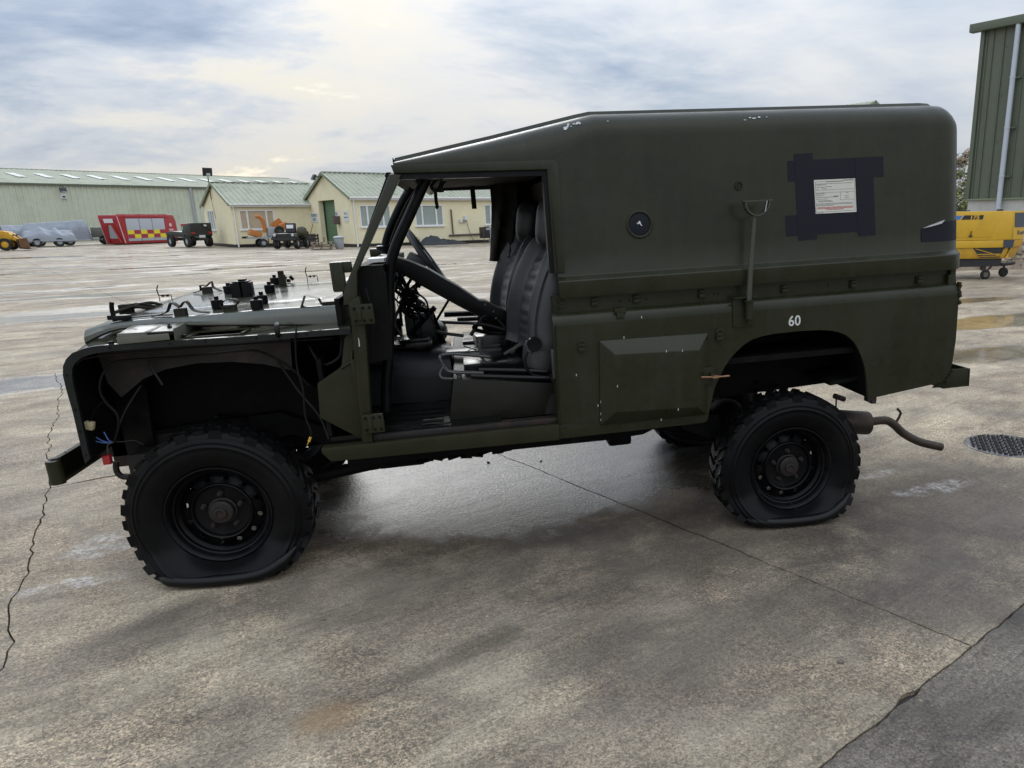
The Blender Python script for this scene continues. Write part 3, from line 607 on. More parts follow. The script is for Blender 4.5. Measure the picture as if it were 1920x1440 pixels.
tp('latch_clip', MB().box((0.518, -0.024, 1.148), (0.055, 0.028, 0.022), fn=lambda *q: B(*q)).box((0.518, -0.034, 1.125), (0.035, 0.006, 0.03), fn=lambda *q: B(*q)), M_olive_d, bevel=0.003)
tp('lashing_ring', MB().tube([B(0.246 + 0.018*math.cos(a), 0.006, 1.197 + 0.018*math.sin(a)) for a in [0.6 + 5.2*k/14 for k in range(15)]], 0.0045, 6), M_olive_d)
# bulged locker door in the tub side
o4 = [(0.408, 1.016), (0.947, 1.009), (0.932, 0.600), (0.390, 0.603)]; i4 = [(0.473, 0.952), (0.885, 0.938), (0.868, 0.655), (0.463, 0.672)]
mb = MB().add([B(u, -0.030, w) for u, w in o4] + [B(u, -0.040, w) for u, w in o4] + [B(u, -0.088, w) for u, w in i4], [(0, 1, 5, 4), (1, 2, 6, 5), (2, 3, 7, 6), (3, 0, 4, 7), (4, 5, 9, 8), (5, 6, 10, 9), (6, 7, 11, 10), (7, 4, 8, 11), (8, 9, 10, 11)])
lk = tp('locker_door', mb, M_olive, bevel=0.0035)
tp('hasp', MB().box((0.929, -0.052, 0.800), (0.075, 0.012, 0.085), fn=lambda *q: B(*q)).box((0.955, -0.066, 0.802), (0.022, 0.028, 0.026), fn=lambda *q: B(*q)), M_olive_d, lk, bevel=0.003)
tp('locking_pin', MB().tube([B(0.893, -0.085, 0.803), B(0.96, -0.085, 0.797), B(1.036, -0.088, 0.797)], 0.0045, 6).box((0.965, -0.085, 0.798), (0.03, 0.012, 0.012), fn=lambda *q: B(*q)), M_brassy, lk)
# a handful of bright paint nicks along the edges
mb = MB()
for u, w, y in ((0.385, 0.70, -0.031), (0.474, 0.80, -0.0905), (0.72, 0.947, -0.0905), (0.80, 0.942, -0.0905), (0.69, 0.604, -0.06), (0.395, 0.66, -0.0415), (0.398, 0.72, -0.0415), (0.394, 0.63, -0.0415), (0.29, 0.86, -0.0312), (0.53, 1.02, -0.0312), (0.62, 1.11, -0.032), (0.77, 0.655, -0.0895)):
    mb.add([B(u+a, y-0.0008, w+b) for a, b in ((-0.0025, -0.006), (0.002, -0.005), (0.0028, 0.004), (-0.001, 0.007))], [(0, 1, 2, 3)])
tp('paint_nicks', mb, M_chip, weld=False)
# stowed pole in its socket on the side
ps = tp('pole_bracket', MB().box((1.128, -0.034, 1.095), (0.105, 0.008, 0.145), fn=lambda *q: B(*q)).box((1.130, -0.05, 1.168), (0.115, 0.040, 0.006), fn=lambda *q: B(*q)), M_olive_d, bevel=0.003)
tp('socket', MB().lathe([(0.008, 1.040), (0.010, 1.062), (0.019, 1.064), (0.019, 1.145), (0.026, 1.147), (0.026, 1.155), (0.014, 1.156)], 16, lambda x, y, h: B(1.150 + x, -0.062 + y, h)), M_olive_d, ps)
tp('pole', MB().tube([B(1.148, -0.062, 1.15), B(1.160, -0.064, 1.34), B(1.178, -0.066, 1.545)], [0.0135, 0.0125, 0.010], 12), M_pole, ps)
arc = [(1.187 - 0.062*math.cos(a), 1.612 - 0.066*math.sin(a)) for a in [PI*k/16 for k in range(17)]]
mb = MB()
for (u0, w0), (u1, w1) in zip(arc, arc[1:]):
    mb.add([B(a_, y_, b_) for y_ in (-0.085, -0.045) for a_, b_ in ((u0, w0), (u1, w1), (u1 + (1.187-u1)*0.09, w1+(1.612-w1)*0.09), (u0 + (1.187-u0)*0.09, w0+(1.612-w0)*0.09))], [(0, 1, 2, 3), (7, 6, 5, 4), (0, 4, 5, 1), (2, 6, 7, 3)])
mb.box((1.187, -0.065, 1.615), (0.145, 0.042, 0.005), fn=lambda *q: B(*q)); tp('pole_handle', mb, M_pole, ps)
tp('handle_wire', MB().tube([B(1.232, -0.088, 1.612), B(1.222, -0.088, 1.565)], 0.002, 5), M_chip, ps)
# bumperette
mb = MB().prism([(2.344, 0.690), (2.444, 0.686), (2.436, 0.588), (2.22, 0.598), (2.24, 0.62), (2.33, 0.69)], 0.0, 0.006, lambda u, w, t: B(u, 0.012 + t, w))
mb.box((2.438, 0.15, 0.636), (0.008, 0.28, 0.098), fn=lambda *q: B(*q)); mb.box((2.36, 0.15, 0.592), (0.155, 0.28, 0.008), fn=lambda *q: B(*q)); tp('bumperette', mb, M_olive_d, bevel=0.002)
mb.v = [Vector((v.x, far(v.y), v.z)) for v in mb.v]; tp('bumperette', mb, M_olive_d)
tp('mud_bracket', MB().box((1.842, -0.01, 0.582), (0.05, 0.04, 0.022), fn=lambda *q: B(*q)).box((1.850, -0.015, 0.570), (0.025, 0.04, 0.02), fn=lambda *q: B(*q)), M_rusty)

# ---- windscreen frame, posts, bulkhead
for s in (0, 1):
    Y = (lambda y: far(y)) if s else (lambda y: y)
    mb = MB().prism([(-0.452, 1.806), (-0.404, 1.80), (-0.640, 1.40), (-0.655, 1.262), (-0.715, 1.262), (-0.703, 1.33)], -0.008, 0.045, lambda u, w, t: B(u, Y(t + ytop(1.40) + (w-1.40)*0.09), w)); tp('windscreen_post', mb, M_olive, bevel=0.005)
    mb = MB().prism([(-0.690, 1.275), (-0.640, 1.300), (-0.632, 1.175), (-0.672, 0.632), (-0.718, 0.632), (-0.690, 1.175)], -0.033, 0.035, lambda u, w, t: B(u, Y(t), w)); post = tp('front_door_post', mb, M_olive_d, bevel=0.006)
    tp('paint_nick', MB().add([B(-0.668+a, Y(-0.0345), 1.10+b) for a, b in ((-0.003, -0.022), (0.002, -0.02), (0.003, 0.01), (-0.001, 0.022))], [(0, 1, 2, 3)]), M_yel if False else M_chip, post, weld=False)
    for u0, w0 in ((-0.635, 1.222), (-0.656, 0.728)):
        h = tp('door_hinge', MB().box((u0-0.025, Y(-0.047), w0), (0.040, 0.018, 0.088), fn=lambda *q: B(*q)).box((u0+0.020, Y(-0.048), w0), (0.058, 0.020, 0.088), fn=lambda *q: B(*q)).box((u0-0.012, Y(-0.052), w0), (0.018, 0.026, 0.05), fn=lambda *q: B(*q)), M_olive_d, bevel=0.005)
        for a, b in ((-0.030, 0.028), (-0.030, -0.028), (0.006, 0.028), (0.034, 0.028), (0.006, -0.028), (0.034, -0.028)):
            tp('bolt', MB().lathe([(0.001, 0.006), (0.0055, 0.006), (0.0065, 0.002), (0.0065, -0.004)], 8, lambda x, y, hh: B(u0+a+x, Y(-0.0585-hh*0.5), w0+b+y)), M_black, h)
    # foot-well side panel behind the wing
    mb = MB().prism([(-0.690, 1.16), (-0.731, 1.117), (-0.763, 0.990), (-0.875, 0.924), (-0.887, 0.767), (-0.735, 0.655), (-0.690, 0.64)], 0.0, 0.012, lambda u, w, t: B(u, Y(t), w))
    mb.tube([B(-0.765, Y(-0.004), 0.985), B(-0.715, Y(-0.004), 1.01), B(-0.706, Y(-0.004), 1.06)], 0.007, 6); mb.box((-0.705, Y(-0.004), 0.84), (0.02, 0.014, 0.36), Matrix.Rotation(-0.03, 3, 'Y'), lambda *q: B(*q))
    tp('footwell_panel', mb, M_olive_d, bevel=0.002)
    # windscreen hinge bracket
    tp('mirror_bracket', MB().box((-0.722, Y(0.02), 1.385), (0.055, 0.05, 0.13), fn=lambda *q: B(*q)).box((-0.705, Y(0.03), 1.425), (0.09, 0.04, 0.05), fn=lambda *q: B(*q)), M_olive, bevel=0.010)
mb = MB().tube([B(-0.675, 0.05, 1.36), B(-0.460, 0.11, 1.80)], 0.012, 6); mb.tube([B(-0.69, far(0.06), 1.36), B(-0.462, far(0.12), 1.80)], 0.022, 6); mb.tube([B(-0.462, 0.11, 1.80), B(-0.462, far(0.11), 1.80)], 0.018, 6)
tp('windscreen_seal', mb, M_under)
mb = MB().box((-0.700, YC, 1.30), (0.045, 1.50, 0.10), fn=lambda *q: B(*q)); mb.box((-0.745, YC, 1.06), (0.02, 1.60, 0.46), fn=lambda *q: B(*q)); mb.box((-0.86, 0.27, 0.85), (0.02, 0.50, 0.36), fn=lambda *q: B(*q)); mb.box((-0.86, far(0.27), 0.85), (0.02, 0.50, 0.36), fn=lambda *q: B(*q)); mb.box((-0.595, YC, 1.405), (0.12, 1.40, 0.03), fn=lambda *q: B(*q))
tp('bulkhead', mb, M_under)
mb = MB().prism([(-0.655, 1.40), (-0.60, 1.425), (-0.535, 1.42), (-0.525, 1.35), (-0.545, 1.0), (-0.70, 0.98), (-0.69, 1.28)], 0.02, 0.028, lambda u, w, t: B(u, t+0.03, w)); tp('dash_end', mb, M_under)
tp('door_check_cable', MB().tube(smooth_path([B(-0.610, -0.02, 1.33), B(-0.603, -0.022, 1.28), B(-0.598, -0.02, 1.23), B(-0.60, -0.02, 1.16), B(-0.612, -0.01, 1.10)]), 0.005, 6), M_black)
tp('white_sill_strip', MB().box((-0.575, 0.30, 1.437), (0.075, 0.20, 0.016), fn=lambda *q: B(*q)), M_white)

# ---- front wing shells: flange band, top, front and inner wall
WO = [(-0.696, 1.164), (-0.88, 1.1635), (-1.085, 1.163), (-1.28, 1.166), (-1.425, 1.168), (-1.56, 1.171), (-1.660, 1.171), (-1.720, 1.168), (-1.765, 1.160), (-1.800, 1.147), (-1.826, 1.125), (-1.843, 1.098), (-1.852, 1.060), (-1.853, 1.00), (-1.850, 0.90), (-1.852, 0.80), (-1.853, 0.70), (-1.853, 0.672)]
WI = [(-0.699, 1.138), (-0.88, 1.138), (-1.085, 1.139), (-1.294, 1.142), (-1.425, 1.143), (-1.56, 1.144), (-1.650, 1.144), (-1.705, 1.141), (-1.745, 1.134), (-1.775, 1.122), (-1.797, 1.106), (-1.812, 1.085), (-1.820, 1.055), (-1.823, 1.00), (-1.824, 0.92), (-1.827, 0.83), (-1.829, 0.72), (-1.829, 0.690)]
for s in (0, 1):
    Y = (lambda y: far(y)) if s else (lambda y: y)
    mb = MB().grid([[B(u, Y(-0.030), w) for u, w in WO], [B(u, Y(-0.030), w-0.004 if k < 7 else w) for k, (u, w) in enumerate(WO)]])
    fb = MB().grid([[B(u, Y(-0.0305), w-0.003 if k < 9 else w) for k, (u, w) in enumerate(WO)], [B(u, Y(-0.0305), w) for u, w in WI], [B(u, Y(-0.014), w) for u, w in WI]])
    def lift(u, y): return 0.012*math.sin(min(1, max(0, y/0.25))*PI/2) + (0.018*max(0, min(1, (-1.35-u)/0.35))*min(1, max(0, (y-0.03)/0.15)))
    wi = [(u, w) for u, w in WO]
    rows = []
    for y in (-0.030, -0.020, 0.05, 0.12, 0.20, 0.26):
        rows.append([B(u, Y(y), w + lift(u, y) + (0.003 if y > -0.03 else 0)) for u, w in wi[:13]])
    wing = tp('front_wing', mb, M_olive, sharp=0.6); tp('wing_flange', fb, M_flange, wing)
    # wing top with the rectangular opening: build as grid in u, skipping the hole
    us = [-0.70, -0.90, -1.145, -1.16, -1.25, -1.35, -1.365, -1.45, -1.58, -1.66, -1.72, -1.765, -1.80, -1.826, -1.843, -1.852]
    def wtop_at(u):
        for (a, b), (c, d) in zip(WO, WO[1:]):
            if c <= u <= a: return b + (d-b)*(u-a)/(c-a) if a != c else b
        return WO[11][1]
    ys = [-0.030, -0.022, 0.010, 0.115, 0.19, 0.27]; mt = MB()
    def tpnt(u, y): return B(u, Y(y), wtop_at(u) + lift(u, y) + (0.002 if y > -0.03 else 0))
    for i in range(len(us)-1):
        for j in range(len(ys)-1):
            if us[i] <= -1.16 and us[i+1] >= -1.35 and j == 2 and s == 0: continue
            mt.add([tpnt(us[i], ys[j]), tpnt(us[i+1], ys[j]), tpnt(us[i+1], ys[j+1]), tpnt(us[i], ys[j+1])], [(0, 1, 2, 3)])
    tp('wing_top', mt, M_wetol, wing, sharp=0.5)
    # front face of the wing with slots that let light through
    fw = [(u, w) for u, w in WO[11:]]
    fr = MB()
    for (u0, w0), (u1, w1) in zip(fw, fw[1:]):
        for q in range(4):
            p0, p1 = q/4, (q+1)/4; ua, wa, ub, wb = u0+(u1-u0)*p0, w0+(w1-w0)*p0, u0+(u1-u0)*p1, w0+(w1-w0)*p1; mw = (wa+wb)/2
            spans = ((-0.030, -0.013), (0.006, 0.48)) if s == 0 and (0.94 < mw < 1.0 or 0.765 < mw < 0.82) else ((-0.030, 0.48),)
            for ya, yb in spans: fr.add([B(ua-0.012*(ya+0.03), Y(ya), wa), B(ub-0.012*(ya+0.03), Y(ya), wb), B(ub-0.012*(yb+0.03), Y(yb), wb), B(ua-0.012*(yb+0.03), Y(yb), wa)], [(0, 1, 2, 3)])
    tp('wing_front', fr, M_under, wing)
    if s == 0:
        # frame of the opening in the wing top
        ring = MB()
        for (a, b, c, d) in ((-1.372, -1.138, 0.000, 0.014), (-1.372, -1.138, 0.112, 0.126), (-1.372, -1.356, 0.0, 0.126), (-1.154, -1.138, 0.0, 0.126)):
            ring.box(((a+b)/2, (c+d)/2, wtop_at(-1.25) + lift(-1.25, (c+d)/2) + 0.004), (abs(b-a), d-c, 0.008), fn=lambda *q: B(*q))
        tp('vent_frame', ring, M_olive_d, wing, bevel=0.003)
    # inner wall with rusty arch plate
    mb = MB().prism([(-1.86, 1.14), (-0.70, 1.14), (-0.70, 0.95), (-0.80, 0.74), (-0.90, 0.60), (-1.05, 0.52), (-1.85, 0.52)], 0.46, 0.47, lambda u, w, t: B(u, Y(t), w)); tp('inner_wing', mb, M_under, wing)
    mb = MB().prism([(-1.790, 1.130), (-0.99, 1.130), (-1.005, 0.965), (-1.12, 1.005), (-1.25, 1.028), (-1.40, 1.035), (-1.53, 1.020), (-1.63, 0.985), (-1.70, 0.935), (-1.735, 0.91), (-1.775, 0.98)], 0.16, 0.166, lambda u, w, t: B(u, Y(t), w)); tp('arch_plate', mb, M_rusty, wing)
    mb = MB().grid([[B(u, Y(y), w) for u, w in ((-1.735, 0.91), (-1.70, 0.935), (-1.63, 0.985), (-1.53, 1.020), (-1.40, 1.035), (-1.25, 1.028), (-1.12, 1.005), (-1.005, 0.965), (-0.90, 0.86), (-0.84, 0.74))] for y in (0.16, 0.30, 0.47)]); tp('wheel_arch', mb, M_under, wing)
    # radiator panel side / light box
    mb = MB().prism([(-1.85, 1.12), (-1.74, 1.12), (-1.70, 0.90), (-1.72, 0.60), (-1.84, 0.58)], 0.34, 0.36, lambda u, w, t: B(u, Y(t), w)); tp('lamp_box_side', mb, M_black, wing)
    # bolts along the flange
    for k in range(9):
        i = (1, 2, 3, 4, 6, 12, 14, 15, 16)[k]; (u0, w0), (u1, w1) = WO[i], WI[i]
        tp('flange_hole', MB().box(((u0+u1)/2, Y(-0.0295), (w0+w1)/2), (0.008, 0.004, 0.010), fn=lambda *q: B(*q)), M_black, wing)
tp('flange_wire', MB().tube(smooth_path([B(-1.80, -0.01, 1.098), B(-1.77, -0.01, 1.118), B(-1.65, -0.012, 1.128), B(-1.40, -0.012, 1.130), B(-1.1, -0.012, 1.127), B(-0.78, -0.012, 1.122)]), 0.004, 5), M_cable)
# engine-bay cross parts that close the view: radiator panel, chassis front
mb = MB().box((-1.80, YC, 0.88), (0.04, 0.96, 0.52), fn=lambda *q: B(*q)); mb.box((-1.30, YC, 0.60), (1.0, 0.75, 0.03), fn=lambda *q: B(*q)); tp('radiator_panel', mb, M_under)
# loom in the wheel bay
lo = tp('wiring_loom', MB().tube(smooth_path([B(-1.762, 0.06, 0.735), B(-1.728, 0.05, 0.800), B(-1.722, 0.05, 0.860), B(-1.755, 0.05, 0.920), B(-1.764, 0.05, 0.975), B(-1.738, 0.05, 1.040), B(-1.690, 0.05, 1.080), B(-1.63, 0.05, 1.090), B(-1.442, 0.05, 1.086), B(-1.247, 0.05, 1.091), B(-1.138, 0.05, 1.090), B(-1.076, 0.06, 1.064), B(-0.997, 0.08, 0.997), B(-0.93, 0.10, 0.90)]), 0.0058, 7), M_cable)
tp('branch_wire', MB().tube(smooth_path([B(-1.755, 0.05, 0.92), B(-1.790, 0.06, 0.90), B(-1.822, 0.06, 0.86), B(-1.838, 0.06, 0.835)]), 0.003, 5), M_cable, lo)
tp('branch_wire', MB().tube(smooth_path([B(-1.765, 0.06, 0.735), B(-1.790, 0.06, 0.722), B(-1.800, 0.07, 0.69), B(-1.810, 0.08, 0.665)]), 0.0032, 5), M_alu, lo)
tp('branch_wire', MB().tube(smooth_path([B(-1.765, 0.06, 0.735), B(-1.73, 0.07, 0.728), B(-1.69, 0.08, 0.725), B(-1.66, 0.09, 0.70)]), 0.003, 5), M_cable, lo)
for k, (du, dw) in enumerate(((-0.055, 0.03), (-0.06, 0.012), (-0.02, 0.05))): tp('blue_wire', MB().tube(smooth_path([B(-1.768, 0.06, 0.733), B(-1.768+du*0.5, 0.05, 0.733+dw*0.3), B(-1.768+du, 0.05, 0.735+dw)]), 0.0028, 5), M_blue, lo)
tp('plug', MB().box((-1.842, 0.06, 0.818), (0.036, 0.03, 0.036), Matrix.Rotation(0.3, 3, 'Y'), lambda *q: B(*q)), M_cream, lo, bevel=0.005)
tp('plug', MB().box((-1.814, 0.08, 0.652), (0.030, 0.03, 0.042), fn=lambda *q: B(*q)), M_redplug, lo, bevel=0.004)
tp('loose_wire', MB().tube(smooth_path([B(-0.918, -0.03, 1.187), B(-0.918, -0.048, 1.165), B(-0.930, -0.035, 1.123), B(-0.944, -0.02, 1.005), B(-0.935, -0.02, 0.908), B(-0.944, -0.02, 0.786), B(-0.932, -0.02, 0.72), B(-0.936, -0.02, 0.685)]), 0.0042, 7), M_cable)
tp('wire_end', MB().tube([B(-0.936, -0.02, 0.687), B(-0.947, -0.02, 0.665)], 0.006, 7).tube([B(-0.947, -0.02, 0.665), B(-0.957, -0.02, 0.65)], 0.0018, 5), M_yel)
tp('taped_hose', MB().tube(smooth_path([B(-1.00, 0.0, 1.20), B(-0.995, -0.035, 1.19), B(-0.994, -0.04, 1.165), B(-0.998, 0.0, 1.14)]), 0.011, 8), M_cable)
tp('hose', MB().tube(smooth_path([B(-1.05, 0.12, 1.02), B(-0.98, 0.10, 0.88), B(-0.90, 0.06, 0.76), B(-0.87, 0.03, 0.655)]), 0.0068, 8), M_cable)
tp('hose', MB().tube(smooth_path([B(-0.90, 0.09, 1.08), B(-0.85, 0.05, 1.0), B(-0.77, 0.03, 1.03), B(-0.75, 0.03, 1.10)]), 0.007, 7), M_cable)
tp('brake_cable', MB().tube(smooth_path([B(-1.66, 0.2, 0.95), B(-1.72, 0.15, 0.86), B(-1.76, 0.12, 0.78)]), 0.006, 6), M_cable)
tp('plate_bracket', MB().tube(smooth_path([B(-1.575, 0.13, 1.08), B(-1.578, 0.13, 1.04), B(-1.56, 0.13, 0.99), B(-1.548, 0.13, 0.955)]), 0.006, 6), M_flange)
# chassis-mounted front bits
mb = MB().box((-1.74, 0.44, 0.60), (0.38, 0.09, 0.15), fn=lambda *q: B(*q)); mb.box((-1.70, 0.30, 0.56), (0.18, 0.20, 0.14), fn=lambda *q: B(*q)); tp('spring_mount', mb, M_rusty, bevel=0.006)
tp('tow_eye', MB().tube(smooth_path([B(-1.88, 0.30, 0.58), B(-1.885, 0.30, 0.53), B(-1.86, 0.30, 0.50), B(-1.80, 0.30, 0.505)]), 0.014, 8), M_rusty)
# front bumper: channel section lying across the nose
def bumper(): 
    prof = [(-2.045, 0.672), (-1.985, 0.690), (-1.985, 0.684), (-2.036, 0.666), (-2.036, 0.584), (-1.985, 0.584), (-1.985, 0.578), (-2.045, 0.572)]
    return prof
mb = MB().prism(bumper(), 0.06, far(0.06), lambda u, w, t: B(u, t, w))
endc = [B(-2.015 + 0.031*math.cos(a), 0.06 - 0.030*math.sin(a), w) for w in (0.572, 0.678) for a in [PI*k/10 for k in range(11)]]
mb.grid([endc[:11], endc[11:]]); mb.f.append(tuple(range(len(mb.v)-22, len(mb.v)-11))); mb.f.append(tuple(range(len(mb.v)-11, len(mb.v))))
bmp = tp('front_bumper', mb, M_olive_d, sharp=0.5)
tp('bumper_plug', MB().lathe([(0.001, 0.003), (0.016, 0.003), (0.018, 0.0)], 14, lambda x, y, h: B(-2.017+x, 0.075+y, 0.6815+h)), M_black, bmp)
for y in (0.17, 0.42): tp('bolt', MB().lathe([(0.001, 0.004), (0.006, 0.003), (0.006, 0)], 8, lambda x, z, h: B(-2.012+x, y+z, 0.6825+h)), M_black, bmp)
for y in (0.44, far(0.44)): tp('bumper_arm', MB().box((-1.93, y, 0.63), (0.14, 0.09, 0.10), fn=lambda *q: B(*q)), M_rusty)

# ---- bonnet
def bon_w(u, y):
    t = (y - 0.13)/(far(0.13)-0.13)
    w = 1.249 + 0.030*min(1, t*1.1) + 0.006*math.sin(PI*t)
    w += 0.010*math.sin((u+1.3)*3.0)*0.3
    if u < -1.66: w -= 0.55*(-1.66-u)**1.6 if u > -1.83 else 0.55*0.17**1.6 + 0.25*(-1.83-u)
    d = min(abs(y-0.40), abs(y-far(0.40)))
    if d < 0.05: w -= 0.005*(1-d/0.05)
    return w + 0.003*mnoise.noise(Vector((u*4, y*4, 2)))
us = [-0.745, -0.80, -0.95, -1.1, -1.25, -1.4, -1.5, -1.6, -1.66, -1.70, -1.74, -1.77, -1.795, -1.808]
ys = [0.150, 0.165, 0.20, 0.28, 0.36, 0.40, 0.44, 0.55, 0.7, YC, 0.95, 1.1, far(0.44), far(0.40), far(0.36), far(0.25), far(0.17), far(0.15)]
def low_edge(u): return 1.157 + 0.055*max(0, min(1, (-0.74-u)/0.73)) - (0.9*max(0, -1.66-u)**1.5)
rows = []
for u in us:
    w0 = bon_w(u, 0.165); lo_ = low_edge(u); r = [B(u, 0.128, lo_), B(u, 0.118, lo_+0.008), B(u, 0.120, (lo_+w0)/2), B(u, 0.128, w0-0.022), B(u, 0.140, w0-0.006)]
    r += [B(u, y, bon_w(u, y)) for y in ys]
    r += [B(u, far(0.140), w0-0.006), B(u, far(0.125), w0-0.03), B(u, far(0.12), lo_)]
    rows.append(r)
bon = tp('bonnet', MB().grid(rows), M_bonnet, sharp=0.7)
mb = MB().grid([[B(-1.80, 0.13 + (far(0.13)-0.13)*k/10, w) for k in range(11)] for w in (1.20, 1.11)]); tp('bonnet_lip', mb, M_under, bon)
# spare wheel fittings on the bonnet
brk = tp('spare_wheel_clamp', MB(), M_black) if False else None
mb = MB()
for u0, du in ((-1.333, 0.046), (-1.279, 0.044)): mb.box((u0, 0.74, 1.300), (du, 0.06, 0.090), fn=lambda *q: B(*q))
mb.box((-1.306, 0.75, 1.300), (0.012, 0.04, 0.10), fn=lambda *q: B(*q)); mb.box((-1.306, 0.745, 1.349), (0.076, 0.07, 0.006), fn=lambda *q: B(*q)); mb.box((-1.300, 0.745, 1.357), (0.034, 0.04, 0.010), fn=lambda *q: B(*q)); mb.box((-1.306, 0.74, 1.258), (0.07, 0.06, 0.012), fn=lambda *q: B(*q))
tp('spare_wheel_clamp', mb, M_black, bon, bevel=0.004)
for u, y in ((-1.436, 0.971), (-1.202, 0.855), (-1.284, 1.367), (-1.109, 0.168), (-1.132, 0.369), (-1.315, 0.317)):
    tp('rubber_post', MB().lathe([(0.024, -0.004), (0.024, 0.006), (0.026, 0.008), (0.026, 0.042), (0.021, 0.045), (0.010, 0.046), (0.010, 0.060), (0.001, 0.061)], 16, lambda x, z, h: B(u+x, y+z, bon_w(u, y)+h)), M_rubber, bon)
def strapclump(u, y, L=0.16, seed=0):
    r = random.Random(seed); mb = MB(); w0 = bon_w(u, y)
    mb.box((u, y, w0+0.014), (0.045, 0.04, 0.036), fn=lambda *q: B(*q))
    for sgn in (-1, 1):
        p = smooth_path([(u, w0+0.035), (u + sgn*0.03, w0+0.05+r.uniform(-0.01, 0.012)), (u + sgn*L*0.5, w0+0.022+r.uniform(-0.01, 0.012)), (u + sgn*L, w0+0.004)][:]and [Vector((u, 0, w0+0.035)), Vector((u + sgn*0.03, 0, w0+0.05+r.uniform(-0.01, 0.012))), Vector((u + sgn*L*0.5, 0, w0+0.022+r.uniform(-0.01, 0.012))), Vector((u + sgn*L, 0, w0+0.004))])
        mb.grid([[B(q.x, y + a + r.uniform(-0.002, 0.002), q.z + d) for a, d in ((-0.02, 0), (0.02, 0), (0.02, 0.004), (-0.02, 0.004))] for q in p], True)
    return tp('lashing_strap', mb, M_canvas, bon)
strapclump(-1.431, 0.185, 0.115, 1); strapclump(-1.591, 1.133, 0.07, 2)
# looped strap end
mb = MB().lathe([(0.030, -0.02), (0.034, -0.02), (0.034, 0.02), (0.030, 0.02)], 18, lambda x, y, h: B(-1.231 + x*1.1 + 0.3*y, 0.206 + h, bon_w(-1.23, 0.2) + 0.034 + y*0.62)); mb.box((-1.232, 0.206, bon_w(-1.23, 0.2)+0.012), (0.05, 0.04, 0.03), fn=lambda *q: B(*q)); tp('lashing_strap', mb, M_canvas, bon)
mb = MB(); r = random.Random(4)
for k in range(5):
    a = [B(-1.80 + 0.12*t + r.uniform(-0.02, 0.02), 0.45 + 0.03*k + 0.10*t, bon_w(-1.74, 0.5) + 0.008 + 0.03*math.sin(PI*t)*r.uniform(0.4, 1.2)) for t in (0, 0.33, 0.66, 1)]
    mb.tube(smooth_path(a), 0.008, 6)
mb.box((-1.78, 0.53, bon_w(-1.78, 0.53)+0.025), (0.05, 0.05, 0.045), fn=lambda *q: B(*q)); tp('strap_bundle', mb, M_canvas, bon)
mb = MB().grid([[B(u, y + a, bon_w(u, y) + d + 0.004) for a, d in ((-0.012, 0), (0.012, 0), (0.012, 0.004), (-0.012, 0.004))] for u, y in ((-1.69, 0.18), (-1.62, 0.20), (-1.56, 0.21), (-1.52, 0.20), (-1.47, 0.19))], True); tp('flat_strap', mb, M_canvas, bon)
def wireform(u, y, parent=bon):
    w0 = bon_w(u, y); t = MB().tube([B(u-0.03, y, w0), B(u-0.03, y, w0+0.03), B(u+0.03, y, w0+0.03), B(u+0.03, y, w0)], 0.003, 5); t.tube(smooth_path([B(u-0.03, y, w0+0.03), B(u-0.034, y, w0+0.06), B(u-0.025, y, w0+0.085)]), 0.003, 5); t.box((u-0.01, y, w0+0.028), (0.012, 0.012, 0.012), fn=lambda *q: B(*q)); t.box((u+0.012, y, w0+0.028), (0.012, 0.012, 0.012), fn=lambda *q: B(*q)); return tp('wire_clip', t, M_black, bon)
wireform(-1.845+0.09, 0.975); wireform(-1.10, 1.52)
w0 = bon_w(-1.666, 0.16)
tp('bonnet_catch', MB().tube(smooth_path([B(-1.690, 0.16, w0), B(-1.692, 0.16, w0+0.05), B(-1.686, 0.16, w0+0.085)]), [0.010]*13, 7).box((-1.66, 0.16, w0+0.014), (0.07, 0.03, 0.022), fn=lambda *q: B(*q)).box((-1.705, 0.16, w0+0.018), (0.02, 0.02, 0.02), fn=lambda *q: B(*q)), M_black, bon, bevel=0.003)
tp('wing_nut', MB().box((-1.235, 1.50, bon_w(-1.23, 1.5)+0.012), (0.02, 0.02, 0.02), fn=lambda *q: B(*q)).box((-1.255, 1.50, bon_w(-1.23, 1.5)+0.026), (0.018, 0.012, 0.03), Matrix.Rotation(0.6, 3, 'Y'), lambda *q: B(*q)).box((-1.215, 1.50, bon_w(-1.23, 1.5)+0.026), (0.018, 0.012, 0.03), Matrix.Rotation(-0.6, 3, 'Y'), lambda *q: B(*q)), M_black, bon)
tp('shovel_clip', MB().box((-1.365+0.155, 1.22, bon_w(-1.2, 1.2)+0.03), (0.035, 0.04, 0.07), fn=lambda *q: B(*q)).box((-1.368+0.155, 1.22, bon_w(-1.2, 1.2)+0.075), (0.03, 0.03, 0.025), fn=lambda *q: B(*q)), M_canvas, bon, bevel=0.005)
w0 = bon_w(-0.9, 0.17)
tp('folded_catch', MB().grid([[B(-0.925, 0.145+a, w0-0.004) for a in (0, 0.07)], [B(-0.900, 0.145+a, w0+0.052) for a in (0, 0.07)], [B(-0.845, 0.15+a, w0+0.030) for a in (0, 0.06)], [B(-0.835, 0.15+a, w0+0.004) for a in (0, 0.06)]]).box((-0.80, 0.19, w0+0.008), (0.07, 0.05, 0.012), fn=lambda *q: B(*q)), M_olive_d, bon)
